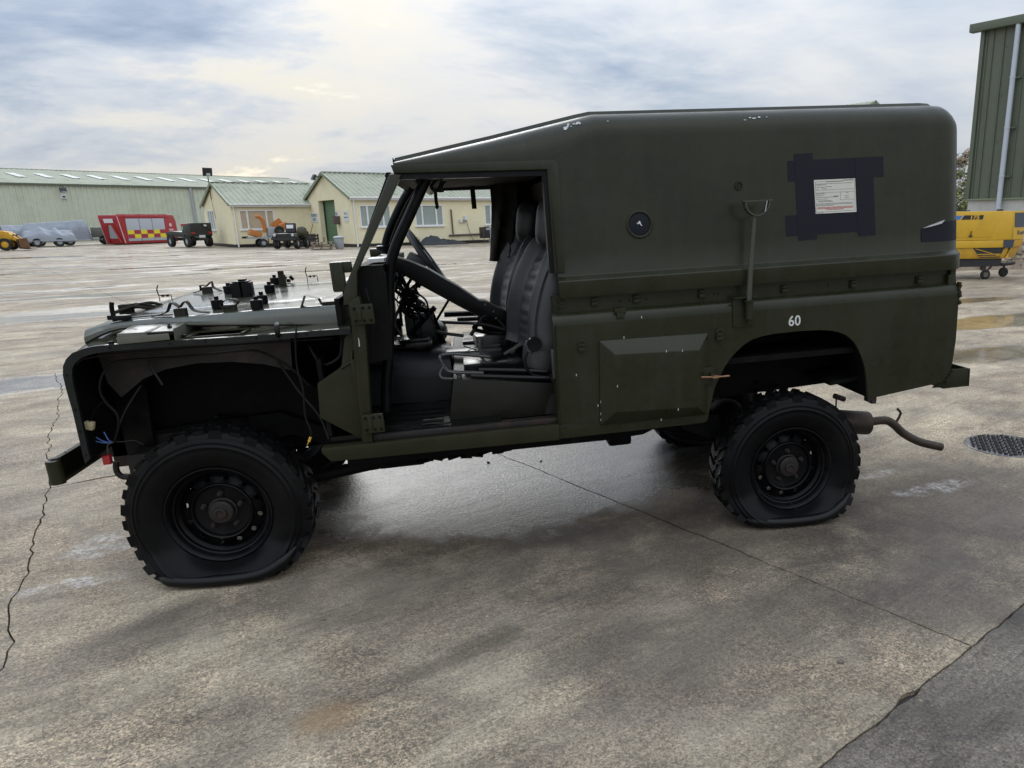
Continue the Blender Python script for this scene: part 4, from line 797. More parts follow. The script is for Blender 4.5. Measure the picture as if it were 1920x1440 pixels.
tp('bonnet_ridge', MB().grid([[B(-0.76, y, bon_w(-0.76, y)+h) for y, h in ((0.25, 0.002), (0.33, 0.018), (0.40, 0.02), (0.48, 0.002))], [B(-0.80, y, bon_w(-0.8, y)+h) for y, h in ((0.25, 0.002), (0.33, 0.010), (0.40, 0.012), (0.48, 0.002))], [B(-0.88, y, bon_w(-0.88, y)+h*0.2) for y, h in ((0.25, 0.002), (0.33, 0.01), (0.40, 0.01), (0.48, 0.002))]]), M_olive, bon)
tp('bonnet_ridge', MB().grid([[B(-0.76, y, bon_w(-0.76, y)+h) for y, h in ((1.25, 0.002), (1.33, 0.04), (1.40, 0.045), (1.48, 0.002))], [B(-0.86, y, bon_w(-0.86, y)+h*0.4) for y, h in ((1.25, 0.002), (1.33, 0.04), (1.40, 0.04), (1.48, 0.002))], [B(-0.95, y, bon_w(-0.95, y)+0.002) for y in (1.25, 1.33, 1.40, 1.48)]]), M_olive, bon)
# cover plate lying on the wing, with its front lip bent down
M_pale = mat('pale_olive_plate', (0.11, 0.11, 0.088), 0.34, var=0.15, vscale=12, grime=(0.06, 0.055, 0.04), grime_amt=0.4)
wv = 1.176
mb = MB().prism([(-1.618, wv+0.034), (-1.612, wv+0.038), (-1.400, wv+0.034), (-1.400, wv+0.028)], -0.03, 0.17, lambda u, w, t: B(u, t, w + 0.10*(t+0.03)))
mb.box((-1.560, -0.031, wv+0.016), (0.115, 0.004, 0.034), Matrix.Rotation(0.03, 3, 'Y'), lambda *q: B(*q)); mb.box((-1.520, -0.036, wv+0.010), (0.200, 0.004, 0.028), Matrix.Rotation(-0.02, 3, 'Y'), lambda *q: B(*q)); mb.box((-1.402, 0.07, wv+0.018), (0.004, 0.20, 0.05), fn=lambda *q: B(*q)); mb.box((-1.615, 0.07, wv+0.016), (0.004, 0.20, 0.044), fn=lambda *q: B(*q))
cvp = tp('wing_cover_plate', mb, M_pale, bevel=0.0015)
tp('cover_gap', MB().add([B(u, y, wv+0.0375+0.1*(y+0.03)) for u, y in ((-1.515, -0.029), (-1.49, -0.029), (-1.48, 0.07), (-1.492, 0.07))], [(0, 1, 2, 3)]), M_black, cvp, weld=False)
tp('cover_gap', MB().box((-1.452, -0.033, wv+0.024), (0.10, 0.008, 0.012), fn=lambda *q: B(*q)), M_black, cvp)
for u, y in ((-1.59, 0.10), (-1.57, 0.04), (-1.56, 0.12), (-1.50, 0.13), (-1.46, 0.10), (-1.44, 0.14)): tp('dirt_spot', MB().lathe([(0.001, 0.0003), (0.006, 0.0)], 7, lambda x, z, h: B(u+x*1.5, y+z, wv+0.0372+0.1*(y+0.03)+0.002+h)), M_black, cvp, weld=False)
tp('thumb_screw', MB().lathe([(0.009, 0), (0.009, 0.008), (0.004, 0.010), (0.004, 0.018), (0.001, 0.019)], 10, lambda x, z, h: B(-1.435+x, 0.03+z, wv+0.040+h)), M_black, cvp)
for u, y in ((-1.655, -0.01), (-1.365, 0.155), (-1.385, 0.03)): tp('thumb_screw', MB().lathe([(0.011, -0.003), (0.011, 0.006), (0.004, 0.008), (0.001, 0.010)], 10, lambda x, z, h: B(u+x, y+z, wv+h)), M_black, cvp)

# ---- roll cage
def rb(y, dy, r=0.0245):
    return MB().tube(smooth_path([B(-0.30, y, 1.80), B(-0.325, y, 1.755), B(-0.405, y, 1.62), B(-0.475, y-dy*0.3, 1.50), B(-0.515, y-dy*0.6, 1.40), B(-0.535, y-dy, 1.28), B(-0.548, y-dy, 1.16), B(-0.575, y-dy, 0.99), B(-0.605, y-dy, 0.84), B(-0.62, y-dy, 0.72)], 5), r, 14)
tp('roll_bar', rb(0.20, 0.0), M_black); tp('roll_bar', MB().tube(smooth_path([B(-0.435, far(0.25), 1.80), B(-0.50, far(0.24), 1.72), B(-0.585, far(0.22), 1.58), B(-0.635, far(0.2), 1.47), B(-0.65, far(0.2), 1.36), B(-0.655, far(0.2), 1.2), B(-0.66, far(0.2), 0.9)]), 0.0245, 12), M_black)
tp('roll_bar', MB().tube([B(-0.33, 0.18, 1.775), B(-0.33, far(0.18), 1.775)], 0.022, 10), M_black)
tp('roll_bar_collar', MB().lathe([(0.026, -0.012), (0.045, -0.012), (0.048, 0.012), (0.030, 0.018)], 14, lambda x, y, h: B(-0.645+x, far(0.2)+y, 1.455+h)), M_black)
tp('roof_strap', MB().tube(smooth_path([B(-0.30, far(0.15), 1.79), B(-0.302, far(0.15), 1.72), B(-0.30, far(0.15), 1.685), B(-0.31, far(0.15), 1.675)]), 0.012, 6), M_canvas)
tp('roof_strap', MB().box((-0.073, far(0.15), 1.73), (0.03, 0.01, 0.14), fn=lambda *q: B(*q)), M_canvas)
mb = MB(); r = random.Random(8)
for k in range(4): mb.tube(smooth_path([B(-0.27 + 0.012*k, 0.25, 1.79), B(-0.275 + r.uniform(-0.02, 0.02), 0.25, 1.75), B(-0.255 + r.uniform(-0.02, 0.02), 0.25, 1.73), B(-0.25 + 0.01*k, 0.25, 1.775)]), 0.004, 5)
tp('roof_wires', mb, M_cable)

# ---- dash beam, steering wheel, cab floor and tunnel
mb = MB().prism([(-0.60, 1.445), (-0.513, 1.425), (-0.44, 1.395), (-0.361, 1.353), (-0.22, 1.255), (-0.115, 1.170), (-0.085, 1.165), (0.02, 1.10), (0.10, 1.02), (0.06, 0.985), (-0.02, 1.02), (-0.085, 1.062), (-0.208, 1.137), (-0.40, 1.265), (-0.509, 1.345), (-0.60, 1.36)], 0.66, 0.80, lambda u, w, t: B(u, t, w)); beam = tp('dash_beam', mb, M_black, bevel=0.006)
tp('beam_bracket', MB().box((-0.50, 0.73, 1.372), (0.10, 0.10, 0.045), Matrix.Rotation(0.55, 3, 'Y'), lambda *q: B(*q)), M_black, beam)
for u, w in ((-0.085, 1.148), (-0.045, 1.108), (-0.035, 1.07)): tp('bolt', MB().lathe([(0.001, 0.004), (0.006, 0.003), (0.007, 0)], 8, lambda x, y, h: B(u+x, 0.659-h, w+y)), M_alu, beam)
c = Vector((-0.391, 1.25, 1.395)); ax = Vector((0.190, 0, -0.319)).normalized(); nrm = Vector((-ax.z, 0, ax.x)).normalized()
if nrm.x < 0: nrm = -nrm
sw_pt = lambda a, r, h=0: B(*(c + ax*math.cos(a)*r + Vector((0, 1, 0))*math.sin(a)*r + nrm*h))
ring = [sw_pt(2*PI*k/40, 0.188) for k in range(40)]
rows = []
for k in range(40):
    a = 2*PI*k/40; rows.append([B(*(c + (ax*math.cos(a) + Vector((0, 1, 0))*math.sin(a))*(0.188 + 0.0165*math.cos(t)) + nrm*0.0165*math.sin(t))) for t in [2*PI*q/10 for q in range(10)]])
rows.append(rows[0]); stw = tp('steering_wheel', MB().grid(rows, True), M_vinyl)
for a in (0.5, PI-0.5, PI+0.5, -0.5): tp('spoke', MB().tube([sw_pt(a, 0.02, -0.02), sw_pt(a, 0.18, 0)], [0.014, 0.010], 8), M_black, stw)
tp('hub', MB().tube([sw_pt(0, 0, -0.05), sw_pt(0, 0, 0.012)], [0.035, 0.045], 14), M_black, stw)
tp('steering_column', MB().tube([sw_pt(0, 0, -0.04), B(-0.62, 1.25, 1.27), B(-0.85, 1.25, 1.05)], 0.03, 10), M_black)
tp('column_shroud', MB().box((-0.455, 1.25, 1.36), (0.12, 0.12, 0.10), Matrix.Rotation(0.55, 3, 'Y'), lambda *q: B(*q)), M_alu, bevel=0.015)
mb = MB().box((-0.47, YC, 0.655), (0.78, 1.62, 0.02), fn=lambda *q: B(*q))
for k in range(4): mb.box((-0.52+0.0*k, 0.10 + 0.09*k, 0.670), (0.34, 0.035, 0.010), fn=lambda *q: B(*q))
tp('cab_floor', mb, M_wetblk)
tp('floor_mat', MB().grid([[B(-0.45 + 0.13*a, 0.07 + 0.12*b, 0.667 + 0.002*math.sin(7*a+3*b)) for a in (0, 0.33, 0.66, 1)] for b in (0, 0.5, 1)]), mat('muddy_mat', (0.06, 0.055, 0.045), 0.7, var=0.35, vscale=20))
# gearbox tunnel, dented sheet
prof = [(0.56, 0.67), (0.565, 0.80), (0.585, 0.89), (0.64, 0.925), (YC, 0.935), (1.02, 0.925), (1.08, 0.87), (1.09, 0.67)]
rows = [[B(u, y + 0.012*mnoise.noise(Vector((u*7, w*9, 1))), w*k_ + (1-k_)*0.67 + 0.010*mnoise.noise(Vector((u*8, y*8, 5)))) for y, w in prof] for u, k_ in ((-0.80, 1.0), (-0.68, 1.03), (-0.60, 1.03), (-0.52, 1.0), (-0.44, 0.97), (-0.36, 0.97), (-0.30, 0.93))]
M_tun = mat('tunnel_paint', (0.008, 0.009, 0.011), 0.38, spec=0.25, var=0.3, vscale=7, bump=0.05); tp('gearbox_tunnel', MB().grid(rows), M_tun, sharp=1.2)
tp('tunnel_lid', MB().box((-0.50, 0.80, 0.958), (0.22, 0.30, 0.03), fn=lambda *q: B(*q)).box((-0.48, 0.78, 0.982), (0.16, 0.22, 0.02), fn=lambda *q: B(*q)), M_wetblk, bevel=0.008)
tp('footwell_box', MB().box((-0.665, 0.60, 0.93), (0.12, 0.16, 0.08), fn=lambda *q: B(*q)), M_tun, bevel=0.015)
# battery box on the tunnel with loose electrics and cables
eb = tp('electrics_box', MB().box((-0.455, 0.98, 1.03), (0.16, 0.16, 0.13), fn=lambda *q: B(*q)), mat('dark_green_box', (0.006, 0.014, 0.010), 0.4, var=0.3), bevel=0.006)
rnd = random.Random(21)
for k in range(26):
    u0, y0, w0 = rnd.uniform(-0.60, -0.42), rnd.uniform(0.75, 1.25), rnd.uniform(1.22, 1.34)
    u1, y1, w1 = rnd.uniform(-0.56, -0.36), rnd.uniform(0.8, 1.15), rnd.uniform(0.95, 1.10)
    pts = [B(u0, y0, w0)] + [B(u0 + (u1-u0)*t + rnd.uniform(-0.05, 0.05), y0 + (y1-y0)*t, w0 + (w1-w0)*t + rnd.uniform(-0.03, 0.03)) for t in (0.25, 0.5, 0.75)] + [B(u1, y1, w1)]
    tp('loose_cable', MB().tube(smooth_path(pts, 4), rnd.choice((0.003, 0.004, 0.006, 0.009)), 5), M_cable)
for k in range(8):
    u0, w0 = rnd.uniform(-0.50, -0.42), rnd.uniform(1.05, 1.28); tp('relay', MB().box((u0, rnd.uniform(0.8, 1.1), w0), (0.03, 0.03, 0.035), Matrix.Rotation(rnd.uniform(-0.6, 0.6), 3, 'Y'), lambda *q: B(*q)), M_black, bevel=0.003)
tp('stay_rod', MB().tube([B(-0.27, 0.95, 1.175), B(-0.42, 0.95, 0.97)], 0.008, 6), M_black)
tp('frame_leg', MB().tube([B(-0.45, 0.95, 1.12), B(-0.39, 0.95, 1.10), B(-0.335, 0.95, 0.90)], 0.020, 6), M_black); tp('frame_leg', MB().tube([B(-0.36, 0.9, 1.13), B(-0.52, 0.9, 0.98)], 0.016, 6), M_black)
# pedals beyond the tunnel
for k in range(2): tp('pedal', MB().box((-0.66 + 0.05*k, 1.15+0.12*k, 0.99), (0.05, 0.06, 0.10), fn=lambda *q: B(*q)), M_black)

# ---- seat box and what lies on it
sb = [(-0.330, 0.640), (-0.284, 0.866), (0.195, 0.797), (0.20, 0.640)]
mb = MB().prism(sb, 0.12, far(0.12), lambda u, w, t: B(u, t, w)); sbx = tp('seat_box', mb, M_seatbox, bevel=0.008)
tp('rust_hole', MB().prism([(0.205, 0.74), (0.185, 0.745), (0.165, 0.72), (0.148, 0.675), (0.14, 0.645), (0.205, 0.642)], 0.116, 0.118, lambda u, w, t: B(u, t, w)), M_rusty, sbx)
def on_box(u): return 0.866 - 0.144*(u+0.284)
def bb(name, u, y, h, d, m, rot=None, parent=None, bevel=0.004): return tp(name, MB().box((u, y, on_box(u)+h), d, rot, lambda *q: B(*q)), m, parent, bevel=bevel)
bb('seat_base', -0.02, 0.46, 0.045, (0.42, 0.40, 0.06), M_wetblk); bb('seat_base', -0.02, 1.22, 0.045, (0.42, 0.40, 0.06), M_wetblk)
bb('tread_plate', -0.17, 0.72, 0.055, (0.30, 0.20, 0.012), M_alu, Matrix.Rotation(0.03, 3, 'Y')); bb('battery_tray', -0.03, 0.80, 0.115, (0.26, 0.16, 0.055), M_alu, Matrix.Rotation(0.12, 3, 'Z')); bb('fuse_box', 0.02, 0.72, 0.10, (0.09, 0.06, 0.05), M_black)
for k in range(12): tp('plate_rib', MB().box((-0.19 + 0.021*k, 0.70, on_box(-0.17)+0.065-0.003*k), (0.006, 0.16, 0.006), Matrix.Rotation(0.4*(-1)**k, 3, 'Z'), lambda *q: B(*q)), M_alu)
def rail(pts, r=0.011, m=M_wetblk, name='seat_rail'): return tp(name, MB().tube(smooth_path([B(*p) for p in pts], 5), r, 8), m)
rail([(-0.10, 0.30, 0.925), (-0.27, 0.30, 0.955), (-0.335, 0.30, 0.95), (-0.335, 0.22, 0.935), (-0.30, 0.14, 0.90), (-0.18, 0.125, 0.885), (-0.14, 0.125, 0.88)], 0.009, M_alu)
rail([(-0.16, 0.14, 0.895), (0.02, 0.14, 0.875), (0.17, 0.14, 0.855)], 0.014); rail([(-0.20, 0.125, 0.872), (0.0, 0.125, 0.846), (0.18, 0.125, 0.825)], 0.014)
rail([(-0.32, 0.17, 0.93), (-0.345, 0.16, 0.89), (-0.335, 0.15, 0.868), (-0.285, 0.14, 0.862)], 0.006, M_alu)
rail([(-0.10, 1.1, 0.99), (-0.36, 1.1, 1.02), (-0.435, 1.1, 1.05), (-0.435, 1.0, 1.02), (-0.35, 0.9, 0.985), (-0.22, 0.86, 0.96)], 0.010, M_alu)
rail([(-0.33, 1.45, 1.02), (-0.10, 1.45, 1.01), (0.05, 1.4, 1.0)], 0.018); rail([(-0.25, 1.3, 1.0), (0.05, 1.3, 0.99)], 0.014)
# moulded plastic cover, wet, at the tunnel end
mb = ellip(B(-0.385, 1.10, 0.965), (0.15, 0.30, 0.14), 2.2); tp('gear_gaiter', mb, M_alu)
# belts and hoses thrown on the seat box
rail([(0.10, 0.60, 0.96), (-0.02, 0.60, 1.02), (-0.13, 0.62, 1.05), (-0.155, 0.66, 1.02), (-0.08, 0.70, 0.99), (0.05, 0.70, 0.975), (0.12, 0.68, 0.955)], 0.012, M_cable, 'hose'); rail([(-0.13, 0.55, 0.98), (-0.135, 0.50, 0.92), (-0.07, 0.46, 0.885), (0.02, 0.48, 0.895), (0.06, 0.55, 0.94)], 0.011, M_alu, 'hose')
rail([(-0.13, 0.75, 1.06), (-0.09, 0.75, 1.09), (-0.02, 0.75, 1.09), (0.03, 0.72, 1.04), (0.06, 0.68, 0.98)], 0.013, M_cable, 'hose'); rail([(-0.02, 0.66, 1.06), (0.02, 0.62, 1.0), (0.04, 0.58, 0.93), (-0.02, 0.52, 0.89)], 0.010, M_cable, 'hose')
tp('air_filter', ellip(B(-0.04, 0.80, 1.03), (0.15, 0.14, 0.12), 3), M_black)
tp('hand_brake', MB().tube([B(-0.18, 0.64, 0.99), B(-0.11, 0.66, 1.08), B(-0.05, 0.68, 1.10)], 0.010, 7), M_black)
tp('knob', MB().lathe([(0.012, 0), (0.012, 0.015), (0.017, 0.018), (0.017, 0.028), (0.004, 0.03), (0.001, 0.031)], 10, lambda x, y, h: B(-0.255+x, 0.145+y, on_box(-0.25)+h)), M_alu); tp('bracket_arm', MB().box((0.02, 0.30, 0.955), (0.10, 0.01, 0.012), Matrix.Rotation(-0.45, 3, 'Y'), lambda *q: B(*q)), M_alu)
# belt reel bag against the pillar
tp('belt_bag', ellip(B(0.145, 0.20, 0.925), (0.17, 0.15, 0.20), 2.6), M_vinyl)
tp('belt_strap', MB().tube(smooth_path([B(0.12, 0.12, 1.01), B(0.085, 0.12, 0.97), B(0.065, 0.12, 0.92), B(0.085, 0.12, 0.86), B(0.14, 0.12, 0.835)]), 0.006, 6), M_cable)
tp('strap_tag', MB().box((0.10, 0.115, 0.985), (0.05, 0.004, 0.014), Matrix.Rotation(-0.85, 3, 'Y'), lambda *q: B(*q)), M_alu)
tp('belt_anchor', MB().box((0.20, 0.05, 0.93), (0.03, 0.04, 0.10), fn=lambda *q: B(*q)).box((0.197, 0.05, 0.86), (0.024, 0.03, 0.05), fn=lambda *q: B(*q)), M_alu, bevel=0.004)

# ---- seats
TURN = 0.20
def seat(y0, du):
    base = thing_part = None
    st = [(-0.005, 0.955, 0.15), (0.012, 1.00, 0.165), (0.018, 1.06, 0.172), (0.028, 1.13, 0.175), (0.052, 1.22, 0.165), (0.082, 1.30, 0.15), (0.118, 1.37, 0.13), (0.155, 1.43, 0.112), (0.185, 1.462, 0.09)]
    rows = []; pts = smooth_path([Vector(p) for p in st], 7); n = len(pts)
    for i, p in enumerate(pts):
        t = i/(n-1); hw = 0.245 - 0.045*max(0, (t-0.55)/0.45)**1.5 - 0.02*max(0, (0.12-t)/0.12)
        tan = (pts[min(i+1, n-1)] - pts[max(i-1, 0)]); tan.z = 0; tu, tw = tan.x, tan.y; l = math.hypot(tu, tw); tu, tw = tu/l, tw/l
        nu, nw = -tw, tu                     # points to the front of the seat
        row = []
        for k in range(41):
            v = -1 + k/20; y = v*hw; a = abs(v)
            d = 0.0
            bol = 0.050*math.exp(-((a-0.78)/0.17)**2) - 0.02*max(0, a-0.9)/0.1
            pl = 0.0
            if a < 0.50 and 0.08 < t < 0.78: pl = 0.0075*abs(math.sin((t-0.08)/0.70*PI*8)) * (1 - (a/0.5)**8)
            seam = -0.010*math.exp(-((a-0.52)/0.03)**2)
            row.append(B(p.x + du - y*TURN + nu*(bol+pl+seam), y0 + y, p.y + nw*(bol+pl+seam)))
        for k in range(21):
            v = 1 - k/10; y = v*hw; th = p.z*(0.62 + 0.38*min(1, (1-abs(v))*5)); row.append(B(p.x + du - y*TURN - nu*th, y0 + y*0.97, p.y - nw*th))
        rows.append(row)
    mb = MB().grid(rows, True); o = len(mb.v)-len(rows[0]); mb.f.append(tuple(range(o, len(mb.v)))); mb.f.append(tuple(reversed(range(0, len(rows[0])))))
    s_ = tp('seat', mb, M_vinyl, sharp=1.0)
    hr = ellip(Vector((0, 0, 0)), (0.15, 0.27, 0.255), 3.2, 28, 18); Rm = Matrix.Rotation(0.16, 3, 'Y')
    hr.v = [B(*((Matrix.Rotation(-0.2, 3, 'Z') @ Rm @ v) + Vector((0.232 + du - (0.045 if y0 < 0.8 else 0.025), y0, 1.562)))) for v in hr.v]; tp('headrest', hr, M_vinyl, s_)
    for e in (-1, 1):
        mb = MB(); mb.tube(smooth_path([B(p.x + du - 0.03 - e*0.236*TURN, y0 + e*(0.236 - 0.04*max(0, (i/(n-1)-0.55)/0.45)**1.5), p.y) for i, p in enumerate(pts) if i % 6 == 0], 3), 0.005, 6)
        tp('piping', mb, M_vinyl, s_)
    for e in (-0.06, 0.06): tp('headrest_post', MB().tube([B(0.19 + du, y0+e, 1.44), B(0.225 + du, y0+e, 1.52)], 0.007, 6), M_alu, s_)
    tp('seat_recliner', MB().tube([B(0.03+du, y0-0.26, 1.0), B(0.03+du, y0-0.22, 1.0)], 0.035, 12), M_black, s_)
seat(0.36, 0.085); seat(1.20, 0.030)
# canvas curtain hanging behind the far seat
rows = []
for j in range(15):
    w = 1.80 - 0.475*j/14
    rows.append([B(0.040 - 0.055*(j/14)**1.5 + 0.0125*i*(1 + 0.05*j/14) - (0.10 if j > 11 and i > 9 else 0)*0, 1.44 - 0.008*i + 0.030*math.sin(i*0.9 + 0.25*j)*(0.3+j/14) + 0.035*mnoise.noise(Vector((i*0.35 + j*0.5, j*0.75 - i*0.2, 3))), w - 0.008*i*(j/14)*0 + (0.014*abs(i-6)/6 if j == 14 else 0)) for i in range(13)])
cu_ = tp('canvas_curtain', MB().grid(rows), M_canvas, sharp=1.2)
mb = MB().grid([[B(u, 1.50, w) for u in (0.035, 0.30)] for w in (1.80, 1.36)]); tp('rear_curtain', mb, M_canvas)
mb = MB().add([B(0.19, 1.47, 1.78), B(0.19, 0.30, 1.78), B(0.26, 0.30, 1.20), B(0.26, 1.47, 1.20)], [(0, 1, 2, 3)]); mb.v = [v + Vector((0.09, 0, 0)) for v in mb.v]; tp('cab_back_curtain', mb, M_canvas)

# ---- chassis and running gear
mb = MB()
for y in (0.44, far(0.44)):
    mb.prism([(-1.86, 0.68), (-1.86, 0.56), (-1.55, 0.57), (-1.10, 0.60), (-0.85, 0.47), (-0.70, 0.398), (0.50, 0.39), (0.70, 0.40), (0.95, 0.50), (1.20, 0.62), (1.55, 0.63), (2.25, 0.56), (2.25, 0.66), (1.55, 0.74), (1.15, 0.73), (0.85, 0.60), (0.60, 0.52), (-0.70, 0.52), (-0.95, 0.62), (-1.15, 0.72), (-1.55, 0.70)], -0.045, 0.045, lambda u, w, t, y=y: B(u, y+t, w))
for u, w in ((-0.55, 0.45), (0.30, 0.45), (0.95, 0.60), (2.22, 0.60)): mb.box((u, YC, w), (0.10, 0.80, 0.09), fn=lambda *q: B(*q))
ch = tp('chassis', mb, M_under)
rnd = random.Random(31); mb = MB()
for k in range(22):
    u = -0.90 + 0.040*k + rnd.uniform(-0.01, 0.01); mb.box((u, 0.41, 0.395 + rnd.uniform(-0.006, 0.012)), (0.06, 0.05, 0.02 + 0.02*rnd.random()), Matrix.Rotation(rnd.uniform(-0.3, 0.3), 3, 'Y'), lambda *q: B(*q))
mb.box((-0.60, 0.42, 0.385), (0.22, 0.06, 0.03), fn=lambda *q: B(*q)); tp('underseal_drips', mb, M_under, ch); tp('added_dark_filler', MB().box((-0.18, 0.375, 0.485), (1.36, 0.05, 0.15), fn=lambda *q: B(*q)), M_under, ch)  # long dark box added to close the bright gap behind the sill
mb = MB().box((0.57, 0.50, 0.41), (0.13, 0.20, 0.13), fn=lambda *q: B(*q)); tp('transfer_box', mb, M_under, bevel=0.02); tp('gearbox', MB().box((-0.20, YC, 0.48), (0.45, 0.36, 0.20), fn=lambda *q: B(*q)), M_under, bevel=0.02)
tp('trailing_arm', MB().prism([(0.86, 0.50), (1.10, 0.50), (1.12, 0.40), (1.05, 0.365), (0.90, 0.44)], 0.28, 0.30, lambda u, w, t: B(u, t, w)), M_under)
for y in (0.36, far(0.36)):
    tp('radius_arm', MB().tube([Vector((-1.397, y, 0.28)), Vector((-0.45, y+0.03, 0.42))], 0.028, 8), M_under); tp('radius_arm', MB().tube([Vector((1.397, y, 0.30)), Vector((0.62, y+0.08, 0.50))], 0.026, 8), M_under)
    sp_ = lambda x: MB().tube([Vector((x + 0.065*math.cos(k*0.6), y + 0.02 + 0.065*math.sin(k*0.6), 0.40 + 0.0042*k)) for k in range(70)], 0.009, 6)
    tp('coil_spring', sp_(-1.397), M_under); tp('coil_spring', sp_(1.397), M_under)
for x in (-1.397, 1.397):
    mb = MB().tube([Vector((x, 0.14, 0.300)), Vector((x, far(0.14), 0.300))], 0.045, 12); mb.cat(ellip(Vector((x, 1.05 if x < 0 else 1.05, 0.30)), (0.26, 0.24, 0.26), 2.2)); tp('axle', mb, M_under)
tp('prop_shaft', MB().tube([Vector((-1.3, 1.05, 0.33)), Vector((-0.2, 0.95, 0.46)), Vector((1.3, 1.05, 0.35))], 0.03, 8), M_under)
# exhaust
ex = tp('exhaust_silencer', MB().tube([B(1.78, 0.60, 0.318), B(1.79, 0.60, 0.318), B(1.92, 0.57, 0.300), B(2.145, 0.55, 0.268), B(2.155, 0.55, 0.267), B(2.165, 0.55, 0.266)], [0.04, 0.066, 0.072, 0.072, 0.070, 0.05], 18), M_exh)
tp('tail_pipe', MB().tube(smooth_path([B(2.15, 0.55, 0.272), B(2.27, 0.55, 0.272), B(2.33, 0.55, 0.240), B(2.391, 0.55, 0.182), B(2.46, 0.55, 0.135), B(2.529, 0.55, 0.100), B(2.60, 0.55, 0.075), B(2.675, 0.55, 0.052)]), 0.026, 14), M_exh, ex)
tp('pipe_hook', MB().tube(smooth_path([B(2.345, 0.55, 0.245), B(2.370, 0.55, 0.290), B(2.374, 0.55, 0.312), B(2.352, 0.55, 0.338)]), 0.008, 7), M_exh, ex)
tp('pipe_hanger', MB().tube([B(1.955, 0.58, 0.37), B(1.955, 0.58, 0.46)], 0.005, 6).tube([B(1.93, 0.56, 0.46), B(2.00, 0.56, 0.43)], 0.016, 8), M_exh, ex)

